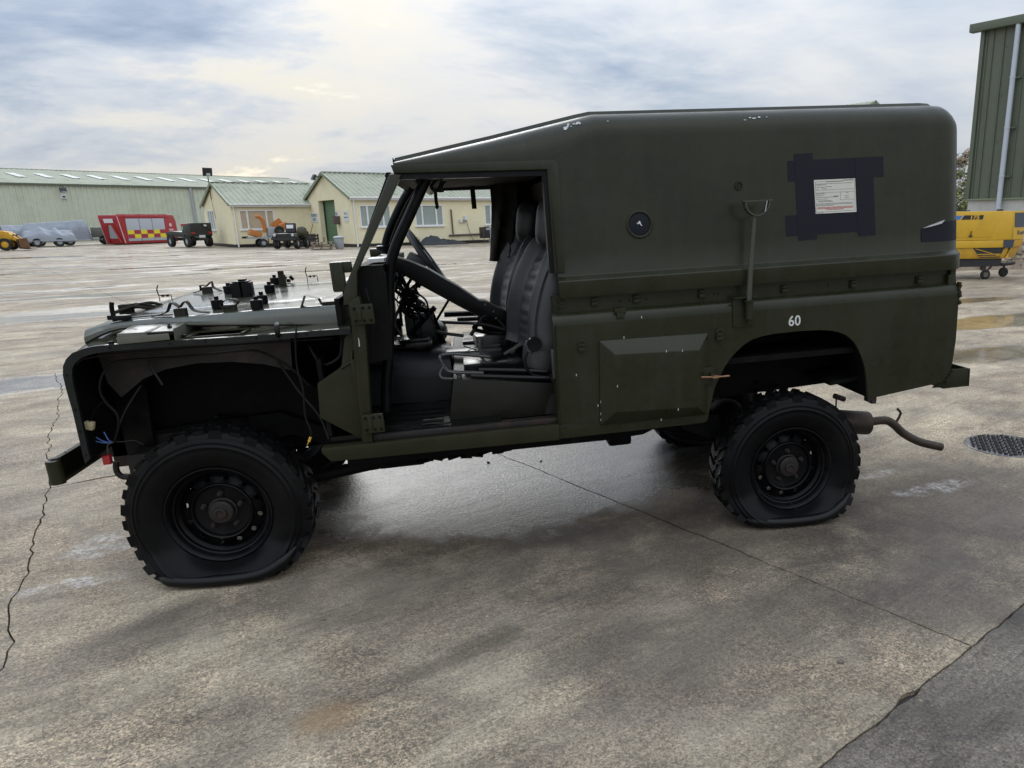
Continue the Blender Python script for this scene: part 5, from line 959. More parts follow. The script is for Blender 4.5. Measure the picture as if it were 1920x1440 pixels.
# ---- wheels
def wheel(x, hz, flip, steer=0.0, spin=0.0, seed=0):
    """rim flange plane at y = 0 on the near side; flip puts it on the far side"""
    Y = (lambda y: far(y)) if flip else (lambda y: y)
    Rs = Matrix.Rotation(steer, 3, 'Z')
    def place(lx, ly, lz):
        v = Rs @ Vector((lx, ly, 0)); v.z = lz
        z = lz + hz; y = v.y
        # the carcass has no air: it folds where it meets the concrete
        t = max(0.0, (0.165 - z)/0.262); rr = math.hypot(lx, lz)
        if t > 0 and rr > 0.235:
            z2 = 0.165 - 0.165*(1-(1-min(1, t))**1.75); side = (ly - 0.085)/0.12
            bul = 0.088*math.sin(min(1, t)*PI*0.72)**1.2*max(-1, min(1, side)); y = v.y + bul + 0.008*mnoise.noise(Vector((lx*9, seed, 1)))*min(1, t*2)
            z = max(0.002, z2 + 0.006*mnoise.noise(Vector((lx*12, side, seed)))*min(1, t))
        return Vector((x + v.x, Y(y), z))
    n = 120
    prof = [(0.222, 0.012), (0.230, 0.000), (0.240, -0.006), (0.262, -0.018), (0.288, -0.027), (0.310, -0.029), (0.326, -0.025), (0.3275, -0.029), (0.331, -0.029), (0.333, -0.022), (0.345, -0.016), (0.3465, -0.020), (0.350, -0.019), (0.352, -0.011), (0.362, -0.006), (0.380, -0.002), (0.389, 0.010), (0.392, 0.040), (0.393, 0.085), (0.392, 0.130), (0.387, 0.160), (0.366, 0.174), (0.345, 0.184), (0.31, 0.198), (0.262, 0.188), (0.230, 0.170), (0.222, 0.158)]
    mb = MB().lathe(prof, n, lambda a, b, h: place(a, h, b))
    N_ = 33; rnd = random.Random(seed)
    def lug(a0, a1, y0, y1, r0, r1, skew=0.0):
        vs = []
        for r_, e in ((r0, 0), (r1, 0.10)):
            for yy, sk in ((y0 + (0.003 if e else 0), 0), (y1 - (0.003 if e else 0), skew)):
                for aa in (a0 + e*(a1-a0), a1 - e*(a1-a0)): vs.append((r_, yy, aa + sk))
        return [place(r_*math.cos(a), yy, r_*math.sin(a)) for r_, yy, a in vs], [(0, 1, 3, 2), (4, 6, 7, 5), (0, 4, 5, 1), (2, 3, 7, 6), (0, 2, 6, 4), (1, 5, 7, 3)]
    for k in range(N_):
        a = 2*PI*k/N_ + spin; w_ = 2*PI/N_; j = rnd.uniform(-0.008, 0.008)
        mb.add(*lug(a + 0.05*w_+j, a + (0.84 if k % 2 else 0.74)*w_+j, -0.006 if k % 2 else -0.003, 0.062, 0.362, 0.400, 0.10)); mb.add(*lug(a + 0.05*w_+j+0.1, a + 0.80*w_+j+0.1, 0.108, 0.176, 0.362, 0.402, -0.10))
        mb.add(*lug(a + 0.30*w_, a + 0.78*w_, 0.060, 0.112, 0.380, 0.403, 0.05))
        for q in (0.05, 0.3, 0.55, 0.8): mb.add(*lug(a + q*w_, a + (q+0.13)*w_, -0.0195, -0.010, 0.344, 0.3495))
    ty = tp('tyre', mb, M_rubber, sharp=0.7, weld=False)
    for p in ty.data.polygons: p.use_smooth = len(p.vertices) == 4 and p.index < n*(len(prof)-1)
    if not flip:
        fold = [(-0.27, -0.050, 0.056), (-0.22, -0.070, 0.042), (-0.12, -0.085, 0.032), (0.0, -0.090, 0.029), (0.12, -0.090, 0.034), (0.20, -0.080, 0.052), (0.27, -0.062, 0.092), (0.32, -0.042, 0.14)]
        tp('sidewall_fold', MB().tube(smooth_path([Vector((x+a, b, c)) for a, b, c in fold], 4), [0.006, 0.012, 0.018, 0.023] + [0.027]*20 + [0.023, 0.018, 0.013, 0.009, 0.006], 10), M_fold, ty, sharp=2.0)
    # steel rim: flange, well and the pierced disc
    rl = lambda a, b, h: Vector((x + (Rs @ Vector((a, h, 0))).x, Y((Rs @ Vector((a, h, 0))).y), hz + b))
    mb = MB().lathe([(0.2225, 0.010), (0.2285, 0.004), (0.2275, -0.003), (0.222, -0.004), (0.214, 0.004), (0.208, 0.016), (0.203, 0.030), (0.1965, 0.034), (0.194, 0.050), (0.182, 0.064), (0.178, 0.10), (0.178, 0.135), (0.196, 0.145), (0.215, 0.165), (0.2265, 0.172)], 64, rl)
    rim = tp('rim', mb, M_black, ty if False else None, sharp=0.5)
    H, k8 = 12, 8; mb = MB()
    def dz(r): return 0.085 - 0.030*max(0, min(1, (0.181-r)/0.045)) - (0.010 if 0.124 < r < 0.137 else 0)
    for i in range(H):
        a0 = 2*PI*i/H + spin; am = a0 + PI/H; rc, rh = 0.1575, 0.0125
        sq = [(0.137, a0), (0.137, am), (0.137, a0+2*PI/H), (0.1575, a0+2*PI/H), (0.181, a0+2*PI/H), (0.181, am), (0.181, a0), (0.1575, a0)]
        outer = [(r*math.cos(a), r*math.sin(a), dz(r)) for r, a in sq]
        cx_, cz_ = rc*math.cos(am), rc*math.sin(am); inner = []; inner2 = []
        for r, a in sq:
            dx, dy = r*math.cos(a)-cx_, r*math.sin(a)-cz_; l = math.hypot(dx, dy); inner.append((cx_+dx/l*rh, cz_+dy/l*rh, dz(rc))); inner2.append((cx_+dx/l*rh, cz_+dy/l*rh, dz(rc)+0.006))
        vs = [rl(*p) for p in outer+inner+inner2]; mb.add(vs, [(q, (q+1) % 8, 8+(q+1) % 8, 8+q) for q in range(8)] + [(8+q, 8+(q+1) % 8, 16+(q+1) % 8, 16+q) for q in range(8)])
    mb.lathe([(0.181, 0.085), (0.180, 0.092)], 24, rl); mb.lathe([(0.137, dz(0.1371)), (0.134, 0.045), (0.130, 0.042), (0.124, 0.046), (0.118, 0.062), (0.100, 0.066), (0.062, 0.066)], 48, rl)
    tp('wheel_disc', mb, M_black, rim, sharp=0.5)
    mb = MB().lathe([(0.062, 0.070), (0.062, 0.058), (0.056, 0.056), (0.054, 0.030), (0.048, 0.024), (0.030, 0.022), (0.026, 0.012), (0.018, 0.010), (0.016, 0.016), (0.001, 0.017)], 28, rl); tp('hub', mb, M_rusty, rim)
    for k in range(5):
        a = 2*PI*k/5 + PI/2 + spin*0.3; cx_, cz_ = 0.0825*math.cos(a), 0.0825*math.sin(a)
        tp('wheel_nut', MB().lathe([(0.015, 0.066), (0.015, 0.060), (0.0105, 0.056), (0.0105, 0.046), (0.006, 0.044), (0.006, 0.038), (0.001, 0.0375)], 6, lambda p, q, h: rl(cx_+p, cz_+q, h)), M_rusty, rim)
    mb = MB().lathe([(0.11, 0.115), (0.115, 0.12), (0.115, 0.165), (0.05, 0.17)], 24, rl); tp('brake_drum', mb, M_rusty, rim)
    half = [(0.176*math.cos(a), 0.176*math.sin(a)) for a in [-0.25 + (PI+0.5)*k/20 for k in range(21)]]
    tp('added_light_stop', MB().prism(half, 0.150, 0.154, lambda p, q, t: rl(p, q, t)), M_under, rim)  # added half disc that keeps light out of the upper wheel holes
    return ty
wheel(-1.397, 0.3095, False, -0.0158, 0.05, 3); wheel(1.397, 0.2905, False, 0.0, 0.12, 8)
wheel(-1.397, 0.300, True, 0.0158, 0.3, 5); wheel(1.397, 0.300, True, 0.0, 0.2, 6)
tp('valve_wire', MB().tube([Vector((1.36, -0.01, 0.145)), Vector((1.42, -0.04, 0.07))], 0.0022, 5), M_cable)
# ------------------------------------------------------------------ buildings round the yard
M_clad = mat('pale_green_cladding', (0.55, 0.59, 0.485), 0.45, var=0.07, vscale=0.5, grime=(0.36, 0.40, 0.31), grime_amt=0.35, streak=0.15)
M_roofg = mat('pale_green_roof_sheet', (0.37, 0.385, 0.305), 0.85, spec=0.15, var=0.12, vscale=0.8, grime=(0.14, 0.165, 0.085), grime_amt=0.5)
M_sky = mat('rooflight_sheet', (0.50, 0.51, 0.48), 0.6, var=0.06)
M_render = mat('cream_render', (0.84, 0.775, 0.54), 0.85, var=0.08, vscale=0.9, grime=(0.66, 0.56, 0.36), grime_amt=0.3, bump=0.15, bscale=30, streak=0.16, spec=0.2)
M_upvc = mat('white_plastic_frame', (0.80, 0.81, 0.82), 0.35, var=0.04)
M_glass = mat('blind_behind_glass', (0.34, 0.40, 0.37), 0.12, var=0.08, vscale=2); M_board = mat('boarded_pane', (0.50, 0.41, 0.29), 0.3, var=0.12, vscale=3)
M_darkg = mat('dark_green_cladding', (0.105, 0.125, 0.088), 0.42, var=0.08, vscale=0.8, grime=(0.075, 0.09, 0.062), grime_amt=0.4, streak=0.2)
M_trim = mat('green_trim', (0.20, 0.245, 0.155), 0.5, var=0.1); M_shut = mat('green_roller_shutter', (0.075, 0.165, 0.085), 0.45, var=0.1)
M_grey = mat('grey_plastic', (0.33, 0.36, 0.38), 0.5, var=0.1); M_pipe = mat('galvanised_pipe', (0.50, 0.55, 0.62), 0.35, 0.2, var=0.06)
M_plinth = mat('white_plinth', (0.50, 0.50, 0.48), 0.8, var=0.10, vscale=1.5, grime=(0.3, 0.29, 0.26), grime_amt=0.4)
M_dk = mat('dark_fitting', (0.02, 0.02, 0.022), 0.45, var=0.2); M_btyre = mat('old_tyre', (0.014, 0.014, 0.014), 0.75, var=0.3)
M_brown = mat('brown_box', (0.10, 0.075, 0.07), 0.5, var=0.1); M_lens = mat('lamp_glass', (0.5, 0.52, 0.55), 0.15, var=0.05); M_signw = mat('sign_white', (0.72, 0.74, 0.76), 0.45, var=0.04); M_signb = mat('sign_blue_ink', (0.05, 0.13, 0.22), 0.5, var=0.05)

def corrugated(L, H0, H1, y0, y1, pitch, depth, lo=0.0):
    """ribbed sheet: x along L, from (y0, H0) to (y1, H1), ribs standing out along the sheet normal"""
    n = Vector((0, -(H1-H0), (y1-y0))).normalized() if (y1-y0) else Vector((0, -1, 0))
    if n.z < 0: n = -n
    xs = []; k = 0.0
    while k < L:
        for a, d in ((0.0, 0), (0.55, 0), (0.68, 1), (0.87, 1)):
            if k + a*pitch < L: xs.append((lo + k + a*pitch, d))
        k += pitch
    xs.append((lo+L, 0))
    return MB().grid([[Vector((x, y0, H0)) + n*depth*d for x, d in xs], [Vector((x, y1, H1)) + n*depth*d for x, d in xs]])
def wall_open(L, H, holes, fn, depth):
    """wall sheet with rectangular holes (a0, a1, z0, z1) and their reveals; fn(a, z, d) -> point"""
    xs = sorted({0, L, *[h[0] for h in holes], *[h[1] for h in holes]}); zs = sorted({0, H, *[h[2] for h in holes], *[h[3] for h in holes]}); mb = MB()
    for a, b in zip(xs, xs[1:]):
        for c, d in zip(zs, zs[1:]):
            if any(h[0] <= a and b <= h[1] and h[2] <= c and d <= h[3] for h in holes): continue
            mb.add([fn(a, c, 0), fn(b, c, 0), fn(b, d, 0), fn(a, d, 0)], [(0, 1, 2, 3)])
    for a, b, c, d in holes:
        r = [(a, c), (b, c), (b, d), (a, d)]
        for (p, q), (s, t) in zip(r, r[1:]+r[:1]): mb.add([fn(p, q, 0), fn(s, t, 0), fn(s, t, depth), fn(p, q, depth)], [(0, 1, 2, 3)])
    return mb
# --- big warehouse
wh = thing('warehouse', 'long pale green metal warehouse with a row of pale rooflights behind the parked trailers', 'warehouse', (-45.82, 89.404, 0), math.atan2(0.69045, 0.72338))
build('wall', corrugated(66.3, 0, 6.0, 0, 0, 0.55, 0.10, -25), M_clad, wh)
mb = MB().add([(41.2, 0, 0), (41.2, 27.4, 0), (41.2, 27.4, 6), (41.2, 13.7, 8.2), (41.2, 0, 6)], [(0, 1, 2, 3, 4)]); mb.add([(-25, 27.4, 0), (41.2, 27.4, 0), (41.2, 27.4, 6), (-25, 27.4, 6)], [(0, 1, 2, 3)]); mb.add([(-25, 0, 0), (-25, 27.4, 0), (-25, 27.4, 6), (-25, 13.7, 8.2), (-25, 0, 6)], [(0, 1, 2, 3, 4)]); build('gable_wall', mb, M_clad, wh)
rf = build('roof', corrugated(66.5, 5.98, 8.2, -0.25, 13.7, 0.5, 0.03, -25).cat(MB().add([(-25, 13.7, 8.2), (41.5, 13.7, 8.2), (41.5, 27.6, 6), (-25, 27.6, 6)], [(0, 1, 2, 3)])), M_roofg, wh)
for k in range(-8, 14):
    x = 3.75 + 2.66*k; s = lambda y: 6.02 + (y+0.25)*2.22/13.95
    build('rooflight', MB().add([(x-0.42, 5.0, s(5.0)+0.045), (x+0.42, 5.0, s(5.0)+0.045), (x+0.42, 8.8, s(8.8)+0.045), (x-0.42, 8.8, s(8.8)+0.045)], [(0, 1, 2, 3)]), M_sky, rf, weld=False)
build('gutter', MB().box((8.1, -0.20, 5.92), (66.4, 0.18, 0.20)), M_darkg, wh); build('ridge_cap', MB().box((8.1, 13.7, 8.22), (66.4, 0.5, 0.06)), M_roofg, wh)
build('downpipe', MB().cyl((19.0, -0.16, 0), (19.0, -0.16, 5.85), 0.16, 10), M_grey, wh)
def lamp_at(name, label, loc, rz, s=1.0, arm=0.35):
    t = thing(name, label, 'flood light', loc, rz)
    build('arm', MB().box((0, -arm/2, 0), (0.06*s, arm, 0.05*s)), M_dk, t); build('lamp_head', MB().box((0, -arm, -0.03*s), (0.42*s, 0.13*s, 0.30*s), Matrix.Rotation(-0.5, 3, 'X')), M_dk, t, bevel=0.02)
    build('lens', MB().box((0, -arm-0.06*s, -0.07*s), (0.34*s, 0.03*s, 0.22*s), Matrix.Rotation(-0.5, 3, 'X')), M_lens, t); return t
def on_wh(x, z, y=-0.05): a = math.atan2(0.69045, 0.72338); return (-45.82 + 0.72338*x - 0.69045*y, 89.404 + 0.69045*x + 0.72338*y, z)
lamp_at('flood_light', 'dark flood light high on the pale green warehouse wall', on_wh(5.3, 5.42), math.atan2(0.69045, 0.72338), 1.5, 0.5)
t = thing('alarm_box', 'small white alarm box on the warehouse wall under its flood light', 'alarm box', on_wh(5.35, 4.75), math.atan2(0.69045, 0.72338)); build('case', MB().box((0, -0.12, 0), (0.5, 0.22, 0.55)), M_signw, t, bevel=0.03); build('label_plate', MB().box((0, -0.24, -0.08), (0.3, 0.02, 0.16)), M_dk, t)

# --- cream office buildings
A_OFF = math.atan2(0.444, 0.896)
def window(parent, fn, a0, a1, z0, z1, splits, pane_m, d=0.06):
    """white frame of three lights standing in the wall opening, with a sill"""
    t = 0.075; mb = MB()
    def bx(a, b, c, e, y0=-0.02, y1=0.07): mb.add([fn(p, q, y) for y in (y0, y1) for p, q in ((a, c), (b, c), (b, e), (a, e))], [(0, 1, 2, 3), (7, 6, 5, 4), (0, 4, 5, 1), (1, 5, 6, 2), (2, 6, 7, 3), (3, 7, 4, 0)])
    bx(a0, a1, z0, z0+t); bx(a0, a1, z1-t, z1); bx(a0, a0+t, z0+t, z1-t); bx(a1-t, a1, z0+t, z1-t)
    for s in splits: bx(s-t*0.7, s+t*0.7, z0+t, z1-t)
    f = build('window', mb, M_upvc, parent)
    e = [a0] + list(splits) + [a1]
    for p, q in zip(e, e[1:]): build('pane', MB().add([fn(p+t*0.6, z0+t*0.8, 0.045), fn(q-t*0.6, z0+t*0.8, 0.045), fn(q-t*0.6, z1-t*0.8, 0.045), fn(p+t*0.6, z1-t*0.8, 0.045)], [(0, 1, 2, 3)]), pane_m, f, weld=False)
    sm = MB(); mb, keep = sm, mb
    sm.add([fn(p, q, y) for y in (-0.10, 0.05) for p, q in ((a0-0.05, z0-0.06), (a1+0.05, z0-0.06), (a1+0.05, z0-0.005), (a0-0.05, z0-0.005))], [(0, 1, 2, 3), (7, 6, 5, 4), (0, 4, 5, 1), (1, 5, 6, 2), (2, 6, 7, 3), (3, 7, 4, 0)])
    build('sill', sm, M_upvc, f)
def office(label, loc, L, Wd, eave, apex, fwin, gholes, gwin, fpane):
    o = thing('office_building', label, 'building', loc, A_OFF); front = lambda a, z, d: Vector((a, d, z)); gab = lambda a, z, d: Vector((d, a, z))
    mb = wall_open(L, eave, [w[:4] for w in fwin], front, 0.12); build('front_wall', mb, M_render, o)
    mb = wall_open(Wd, eave, gholes + [w[:4] for w in gwin], gab, 0.12 if not gholes else 0.42); mb.add([(0, 0, eave), (0, Wd/2, apex), (0, Wd, eave)], [(0, 1, 2)]); build('gable_wall', mb, M_render, o)
    build('rear_wall', MB().add([(0, Wd, 0), (L, Wd, 0), (L, Wd, eave), (0, Wd, eave), (L, 0, 0), (L, 0, eave), (L, Wd/2, apex)], [(0, 1, 2, 3), (4, 1, 2, 6, 5)]), M_render, o)
    build('base_strip', MB().box((L/2, -0.012, 0.09), (L, 0.02, 0.18)).box((-0.012, Wd/2 if not gholes else gholes[0][0]/2, 0.09), (0.02, Wd if not gholes else gholes[0][0], 0.18)), M_dk, o)
    ov = 0.28; rise = (apex-eave)/(Wd/2); r = build('roof', corrugated(L+0.30, eave - rise*ov + 0.10, apex + 0.10, -ov, Wd/2, 0.34, 0.045, -0.15), M_roofg, o)
    mb = MB().add([(-0.15, Wd/2, apex+0.10), (L+0.15, Wd/2, apex+0.10), (L+0.15, Wd+ov, eave-rise*ov+0.10), (-0.15, Wd+ov, eave-rise*ov+0.10)], [(0, 1, 2, 3)]); build('rear_roof', mb, M_roofg, r)
    build('ridge_cap', MB().box((L/2, Wd/2, apex+0.15), (L+0.3, 0.34, 0.05)), M_roofg, r)
    for sg in (-1, 1):
        a = math.atan(rise)*(-sg); ln = math.hypot(Wd/2+ov, (apex-eave)+rise*ov)
        yc = Wd/2 + sg*(Wd/2+ov)/2; zc = apex + 0.06 - rise*(Wd/2+ov)/2
        build('verge_trim', MB().box((-0.17, yc, zc), (0.06, ln, 0.20), Matrix.Rotation(a, 3, 'X')), M_trim, r)
    build('fascia', MB().box((L/2, -0.20, eave-0.10), (L+0.2, 0.03, 0.16)), M_upvc, o)
    build('gutter', MB().box((L/2, -0.28, eave-0.02), (L+0.3, 0.13, 0.10)), M_upvc, o, bevel=0.02)
    build('downpipe', MB().tube([(0.10, -0.25, eave-0.05), (0.12, -0.22, eave-0.16), (0.16, -0.08, eave-0.34), (0.16, -0.08, 0.0)], 0.055, 8), M_upvc, o)
    for w in fwin: window(o, front, w[0], w[1], w[2], w[3], w[4], fpane)
    for w in gwin: window(o, gab, w[0], w[1], w[2], w[3], w[4], M_glass)
    return o
o1 = office('cream rendered office with a boarded window, left of the green shutter door', (-15.242, 54.374, 0), 6.6, 9.2, 2.85, 4.35, [(0.47, 2.73, 1.15, 2.46, (0.98, 2.22))], [], [(5.68, 7.95, 1.1, 2.55, (6.4, 7.2))], M_board)
o2 = office('cream rendered office with a green shutter door in its gable end', (-6.78, 49.134, 0), 17.0, 9.3, 3.08, 4.72, [(0.51, 2.57, 1.225, 2.61, (1.02, 2.06)), (4.25, 6.31, 1.225, 2.61, (4.78, 5.80)), (9.5, 11.5, 1.225, 2.61, (10.0, 11.0))], [(3.11, 6.51, 0, 3.02)], [], M_glass)
sh = MB()
rows = []
for k in range(43):
    z = 3.02*k/42; rows.append([Vector((0.40 - (0.018 if k % 2 else 0), y, z)) for y in (3.11, 6.51)])
build('roller_shutter', MB().grid(rows), M_shut, o2, sharp=0.2); build('shutter_guide', MB().box((0.36, 6.46, 1.5), (0.08, 0.10, 3.0)), M_dk, o2)
def off2(gx, z, out=-0.03): # point on the gable of the right office
    return (-6.78 - 0.444*gx - 0.896*(-out), 49.134 + 0.896*gx + 0.444*out, z)
def plate(name, label, cat, g0, g1, z0, z1, m):
    return build(name, MB().box((-0.03, (g0+g1)/2, (z0+z1)/2), (0.025, g1-g0, z1-z0)), m, None)
sg = thing('office_sign', 'white sign reading TRANSPORT OFFICE on the cream gable left of the shutter door', 'sign', (-6.78, 49.134, 0), A_OFF)
build('board', MB().box((-0.02, 7.66, 1.90), (0.03, 1.62, 0.64)), M_signw, sg)
for w_, z_ in (('TRANSPORT', 1.955), ('OFFICE', 1.66)): build('lettering', text_mb(w_, 0.29, lambda x, y, t: Vector((-0.038, 7.66 - x*0.83, z_ + y)), bold=0.010), M_signb, sg, weld=False)
sg = thing('notice_sign', 'tall narrow white sign with a blue bar beside the downpipe, right of the shutter door', 'sign', (-6.78, 49.134, 0), A_OFF)
build('board', MB().box((-0.02, 1.08, 1.93), (0.03, 0.86, 0.70)), M_signw, sg); build('bar', MB().box((-0.038, 1.06, 1.86), (0.01, 0.66, 0.06)), M_signb, sg); build('emblem', MB().box((-0.038, 1.06, 2.10), (0.01, 0.46, 0.13)), M_grey, sg)
sg = thing('warning_sign', 'small white sign with a blue disc at the top edge of the shutter door', 'sign', (-6.78, 49.134, 0), A_OFF)
build('board', MB().box((-0.02, 2.86, 2.05), (0.03, 0.36, 0.48)), M_signw, sg); build('disc', MB().lathe([(0.001, 0.0), (0.12, 0.0)], 16, lambda x, y, h: Vector((-0.038, 2.86+x, 2.10+y))), mat('sign_blue', (0.02, 0.07, 0.33), 0.4), sg, weld=False)
sg = thing('post_box', 'brown wall box fixed right of the green shutter door', 'box', (-6.78, 49.134, 0), A_OFF)
build('case', MB().box((-0.20, 2.55, 1.67), (0.36, 0.50, 0.50)), M_brown, sg, bevel=0.02); build('lid', MB().box((-0.20, 2.55, 1.935), (0.40, 0.54, 0.03)), M_brown, sg)
lamp_at('flood_light', 'black flood light at the peak of the gable above the shutter door', (-6.78 - 0.444*4.8 - 0.25, 49.134 + 0.896*4.8 - 0.1, 4.55), A_OFF - PI/2, 1.2, 0.35)
mast = thing('lamp_mast', 'square flood lamp on a thin mast above the left office gable', 'lamp', (-15.242 - 0.444*5.2 - 0.10, 54.374 + 0.896*5.2 - 0.05, 0), A_OFF)
build('mast', MB().cyl((0, 0, 3.3), (0.0, 0, 4.9), 0.035, 8), M_dk, mast); build('bracket', MB().box((0.05, 0, 4.92), (0.55, 0.08, 0.06)), M_upvc, mast); build('lamp_head', MB().box((0.0, -0.05, 5.22), (0.62, 0.18, 0.60), Matrix.Rotation(0.35, 3, 'X')), M_dk, mast, bevel=0.03); build('lens', MB().box((0.02, -0.14, 5.04), (0.26, 0.06, 0.16), Matrix.Rotation(0.35, 3, 'X')), M_lens, mast)
cbl = build('cable_drop', MB().tube(smooth_path([(0.0, 0.0, 3.3), (0.05, 0.0, 2.6), (0.12, 0, 1.9)]), 0.015, 5), M_brown, mast)
# pipes, meter and odds and ends along the office front
def off2f(x, z, out=0.05): return (-6.78 + 0.896*x + 0.444*out, 49.134 + 0.444*x - 0.896*out, z)
t = thing('waste_pipe', 'dark grey waste pipe running down and along the cream office wall', 'pipe', (-6.78, 49.134, 0), A_OFF)
build('upright', MB().cyl((6.92, -0.08, 0.55), (6.88, -0.08, 2.30), 0.05, 8), M_brown, t); build('run', MB().cyl((6.6, -0.08, 0.55), (9.0, -0.08, 0.58), 0.06, 8), M_brown, t)
t = thing('outside_tap_box', 'small white fittings with a hanging hose on the cream office wall', 'tap', (-6.78, 49.134, 0), A_OFF)
build('case', MB().box((7.56, -0.10, 1.52), (0.16, 0.16, 0.22)).box((7.95, -0.10, 1.72), (0.20, 0.16, 0.30)), M_signw, t); build('bracket', MB().box((7.75, -0.06, 1.50), (0.4, 0.05, 0.16)), M_grey, t); build('hose', MB().tube(smooth_path([(8.0, -0.1, 1.55), (8.1, -0.12, 1.0), (8.3, -0.15, 0.4), (8.5, -0.2, 0.05)]), 0.018, 5), M_brown, t)

# --- things parked and left in front of the offices
def wheels(parent, spots, r, w, hub=M_grey, axis='y'):
    for x, y in spots:
        prof = [(r*0.55, -w/2), (r*0.93, -w/2), (r, -w*0.3), (r, w*0.3), (r*0.93, w/2), (r*0.55, w/2)]
        f = (lambda a, b, h: Vector((x+a, y+h, r+b))) if axis == 'y' else (lambda a, b, h: Vector((x+h, y+a, r+b)))
        wl = build('wheel', MB().lathe(prof, 22, f), M_btyre, parent)
        build('hub', MB().lathe([(0.001, -w*0.36), (r*0.3, -w*0.40), (r*0.56, -w*0.3), (r*0.56, w*0.3), (r*0.3, w*0.40), (0.001, w*0.36)], 16, f), hub, wl)
# pallets
M_wood = mat('weathered_wood', (0.25, 0.20, 0.15), 0.85, var=0.35, vscale=5, grime=(0.09, 0.075, 0.06), grime_amt=0.4)
def pallet(loc, rz, label, base=0.0):
    t = thing('pallet', label, 'pallet', loc, rz, 'pallets stacked by the shutter door')
    for k in range(5): build('board', MB().box((0, -0.44 + 0.22*k, 0.132), (1.2, 0.12, 0.022)), M_wood, t)
    for k in range(3): build('bottom_board', MB().box((0, -0.45 + 0.45*k, 0.011), (1.2, 0.10, 0.022)), M_wood, t)
    for x in (-0.53, 0, 0.53):
        for y in (-0.45, 0, 0.45): build('block', MB().box((x, y, 0.072), (0.13, 0.10, 0.098)), M_wood, t)
    return t
pallet((-8.30, 45.95, 0), 0.2, 'lowest wooden pallet on the ground by the grey dustbin'); pallet((-8.24, 45.98, 0.144), 0.26, 'middle wooden pallet of the small stack by the dustbin'); pallet((-8.30, 46.0, 0.288), 0.14, 'top wooden pallet of the stack by the dustbin')
t = thing('wood_post', 'short offcut of timber post standing on the pallets', 'timber', (-8.1, 45.7, 0.432), 0.3); build('post', MB().box((0, 0, 0.14), (0.12, 0.12, 0.28)), M_wood, t)
t = thing('dustbin', 'grey plastic dustbin with lid beside the green shutter door', 'dustbin', (-7.30, 46.1, 0))
build('body', MB().lathe([(0.22, 0), (0.235, 0.02), (0.29, 0.62), (0.29, 0.66)], 24, lambda x, y, h: (x, y, h), cap=True), M_grey, t); build('lid', MB().lathe([(0.32, 0.64), (0.32, 0.69), (0.26, 0.73), (0.10, 0.76), (0.001, 0.765)], 24, lambda x, y, h: (x, y, h)), M_grey, t)
t = thing('broom_handle', 'thin dark pole leaning on the cream gable under the sign', 'pole', (-9.35, 48.4, 0)); build('shaft', MB().cyl((-0.25, 0, 0.0), (0.12, 0.9, 1.45), 0.02, 6), M_dk, t)
# small dark tow tractor
M_dgr = mat('dark_green_vehicle_paint', (0.018, 0.023, 0.018), 0.45, var=0.25, vscale=4, grime=(0.06, 0.055, 0.045), grime_amt=0.4); M_litg = mat('headlamp_glass', (0.5, 0.52, 0.52), 0.15, var=0.05)
tr = thing('tow_tractor', 'small dark green open tow tractor with round headlamps parked before the cream wall', 'tractor', (-10.55, 48.9, 0), -1.75)
build('chassis', MB().box((-0.1, 0, 0.58), (2.5, 0.8, 0.18)), M_dk, tr); build('bonnet', MB().box((0.55, 0, 0.86), (1.1, 1.25, 0.16)).box((0.9, 0, 0.72), (0.35, 1.5, 0.22)), M_dgr, tr, bevel=0.04)
build('seat', MB().box((-0.15, 0, 1.25), (0.22, 0.62, 0.62), Matrix.Rotation(-0.2, 3, 'Y')), M_dk, tr, bevel=0.06); build('bumper', MB().box((1.17, 0, 0.62), (0.08, 1.5, 0.14)), M_dk, tr); build('paper', MB().box((-0.02, 0.0, 1.34), (0.01, 0.42, 0.22), Matrix.Rotation(-0.2, 3, 'Y')), M_signw, tr)
for y in (-0.55, 0.55): build('headlamp', MB().lathe([(0.001, 0.05), (0.07, 0.04), (0.085, 0.0), (0.085, -0.05)], 16, lambda a, b, h: Vector((1.14+h, y+a, 0.83+b))), M_litg, tr)
build('cargo_net', MB().cat(ellip((-0.45, 0.55, 1.05), (1.1, 0.5, 0.6), 2.2, 14, 8)), mat('camouflage_bundle', (0.09, 0.085, 0.055), 0.85, var=0.6, vscale=6, grime=(0.02, 0.025, 0.018), grime_amt=0.8), tr)
build('aerial', MB().cyl((0.55, -0.60, 0.9), (0.50, -0.62, 1.25), 0.015, 6), M_dk, tr); build('rear_bed', MB().box((-0.9, 0, 0.85), (0.9, 1.3, 0.35)), M_dgr, tr, bevel=0.03)
wheels(tr, ((0.75, 0.62), (0.75, -0.62), (-0.85, 0.62), (-0.85, -0.62)), 0.33, 0.24)
# wood chipper on a trailer
M_or = mat('orange_paint', (0.50, 0.18, 0.04), 0.6, var=0.15, grime=(0.25, 0.12, 0.05), grime_amt=0.4)
cp = thing('wood_chipper', 'orange wood chipper with a curved chute on a grey single axle trailer', 'wood chipper', (-13.2, 53.4, 0), A_OFF)
build('trailer_bed', MB().box((0.2, 0, 0.62), (2.6, 1.1, 0.10)).box((1.75, 0, 0.60), (0.9, 0.12, 0.10)), M_grey, cp); build('hopper', MB().box((-0.50, 0, 0.90), (0.75, 0.7, 0.38), Matrix.Rotation(0.35, 3, 'Y')), M_or, cp, bevel=0.03)
build('chute', MB().tube(smooth_path([(0.15, 0, 0.95), (0.14, 0, 1.5), (0.05, 0, 1.85), (-0.20, 0, 2.02), (-0.32, 0, 1.98)]), [0.13]*12 + [0.12]*13, 10), M_or, cp); build('engine', MB().box((0.75, 0, 0.98), (0.9, 0.85, 0.62)), M_grey, cp, bevel=0.08)
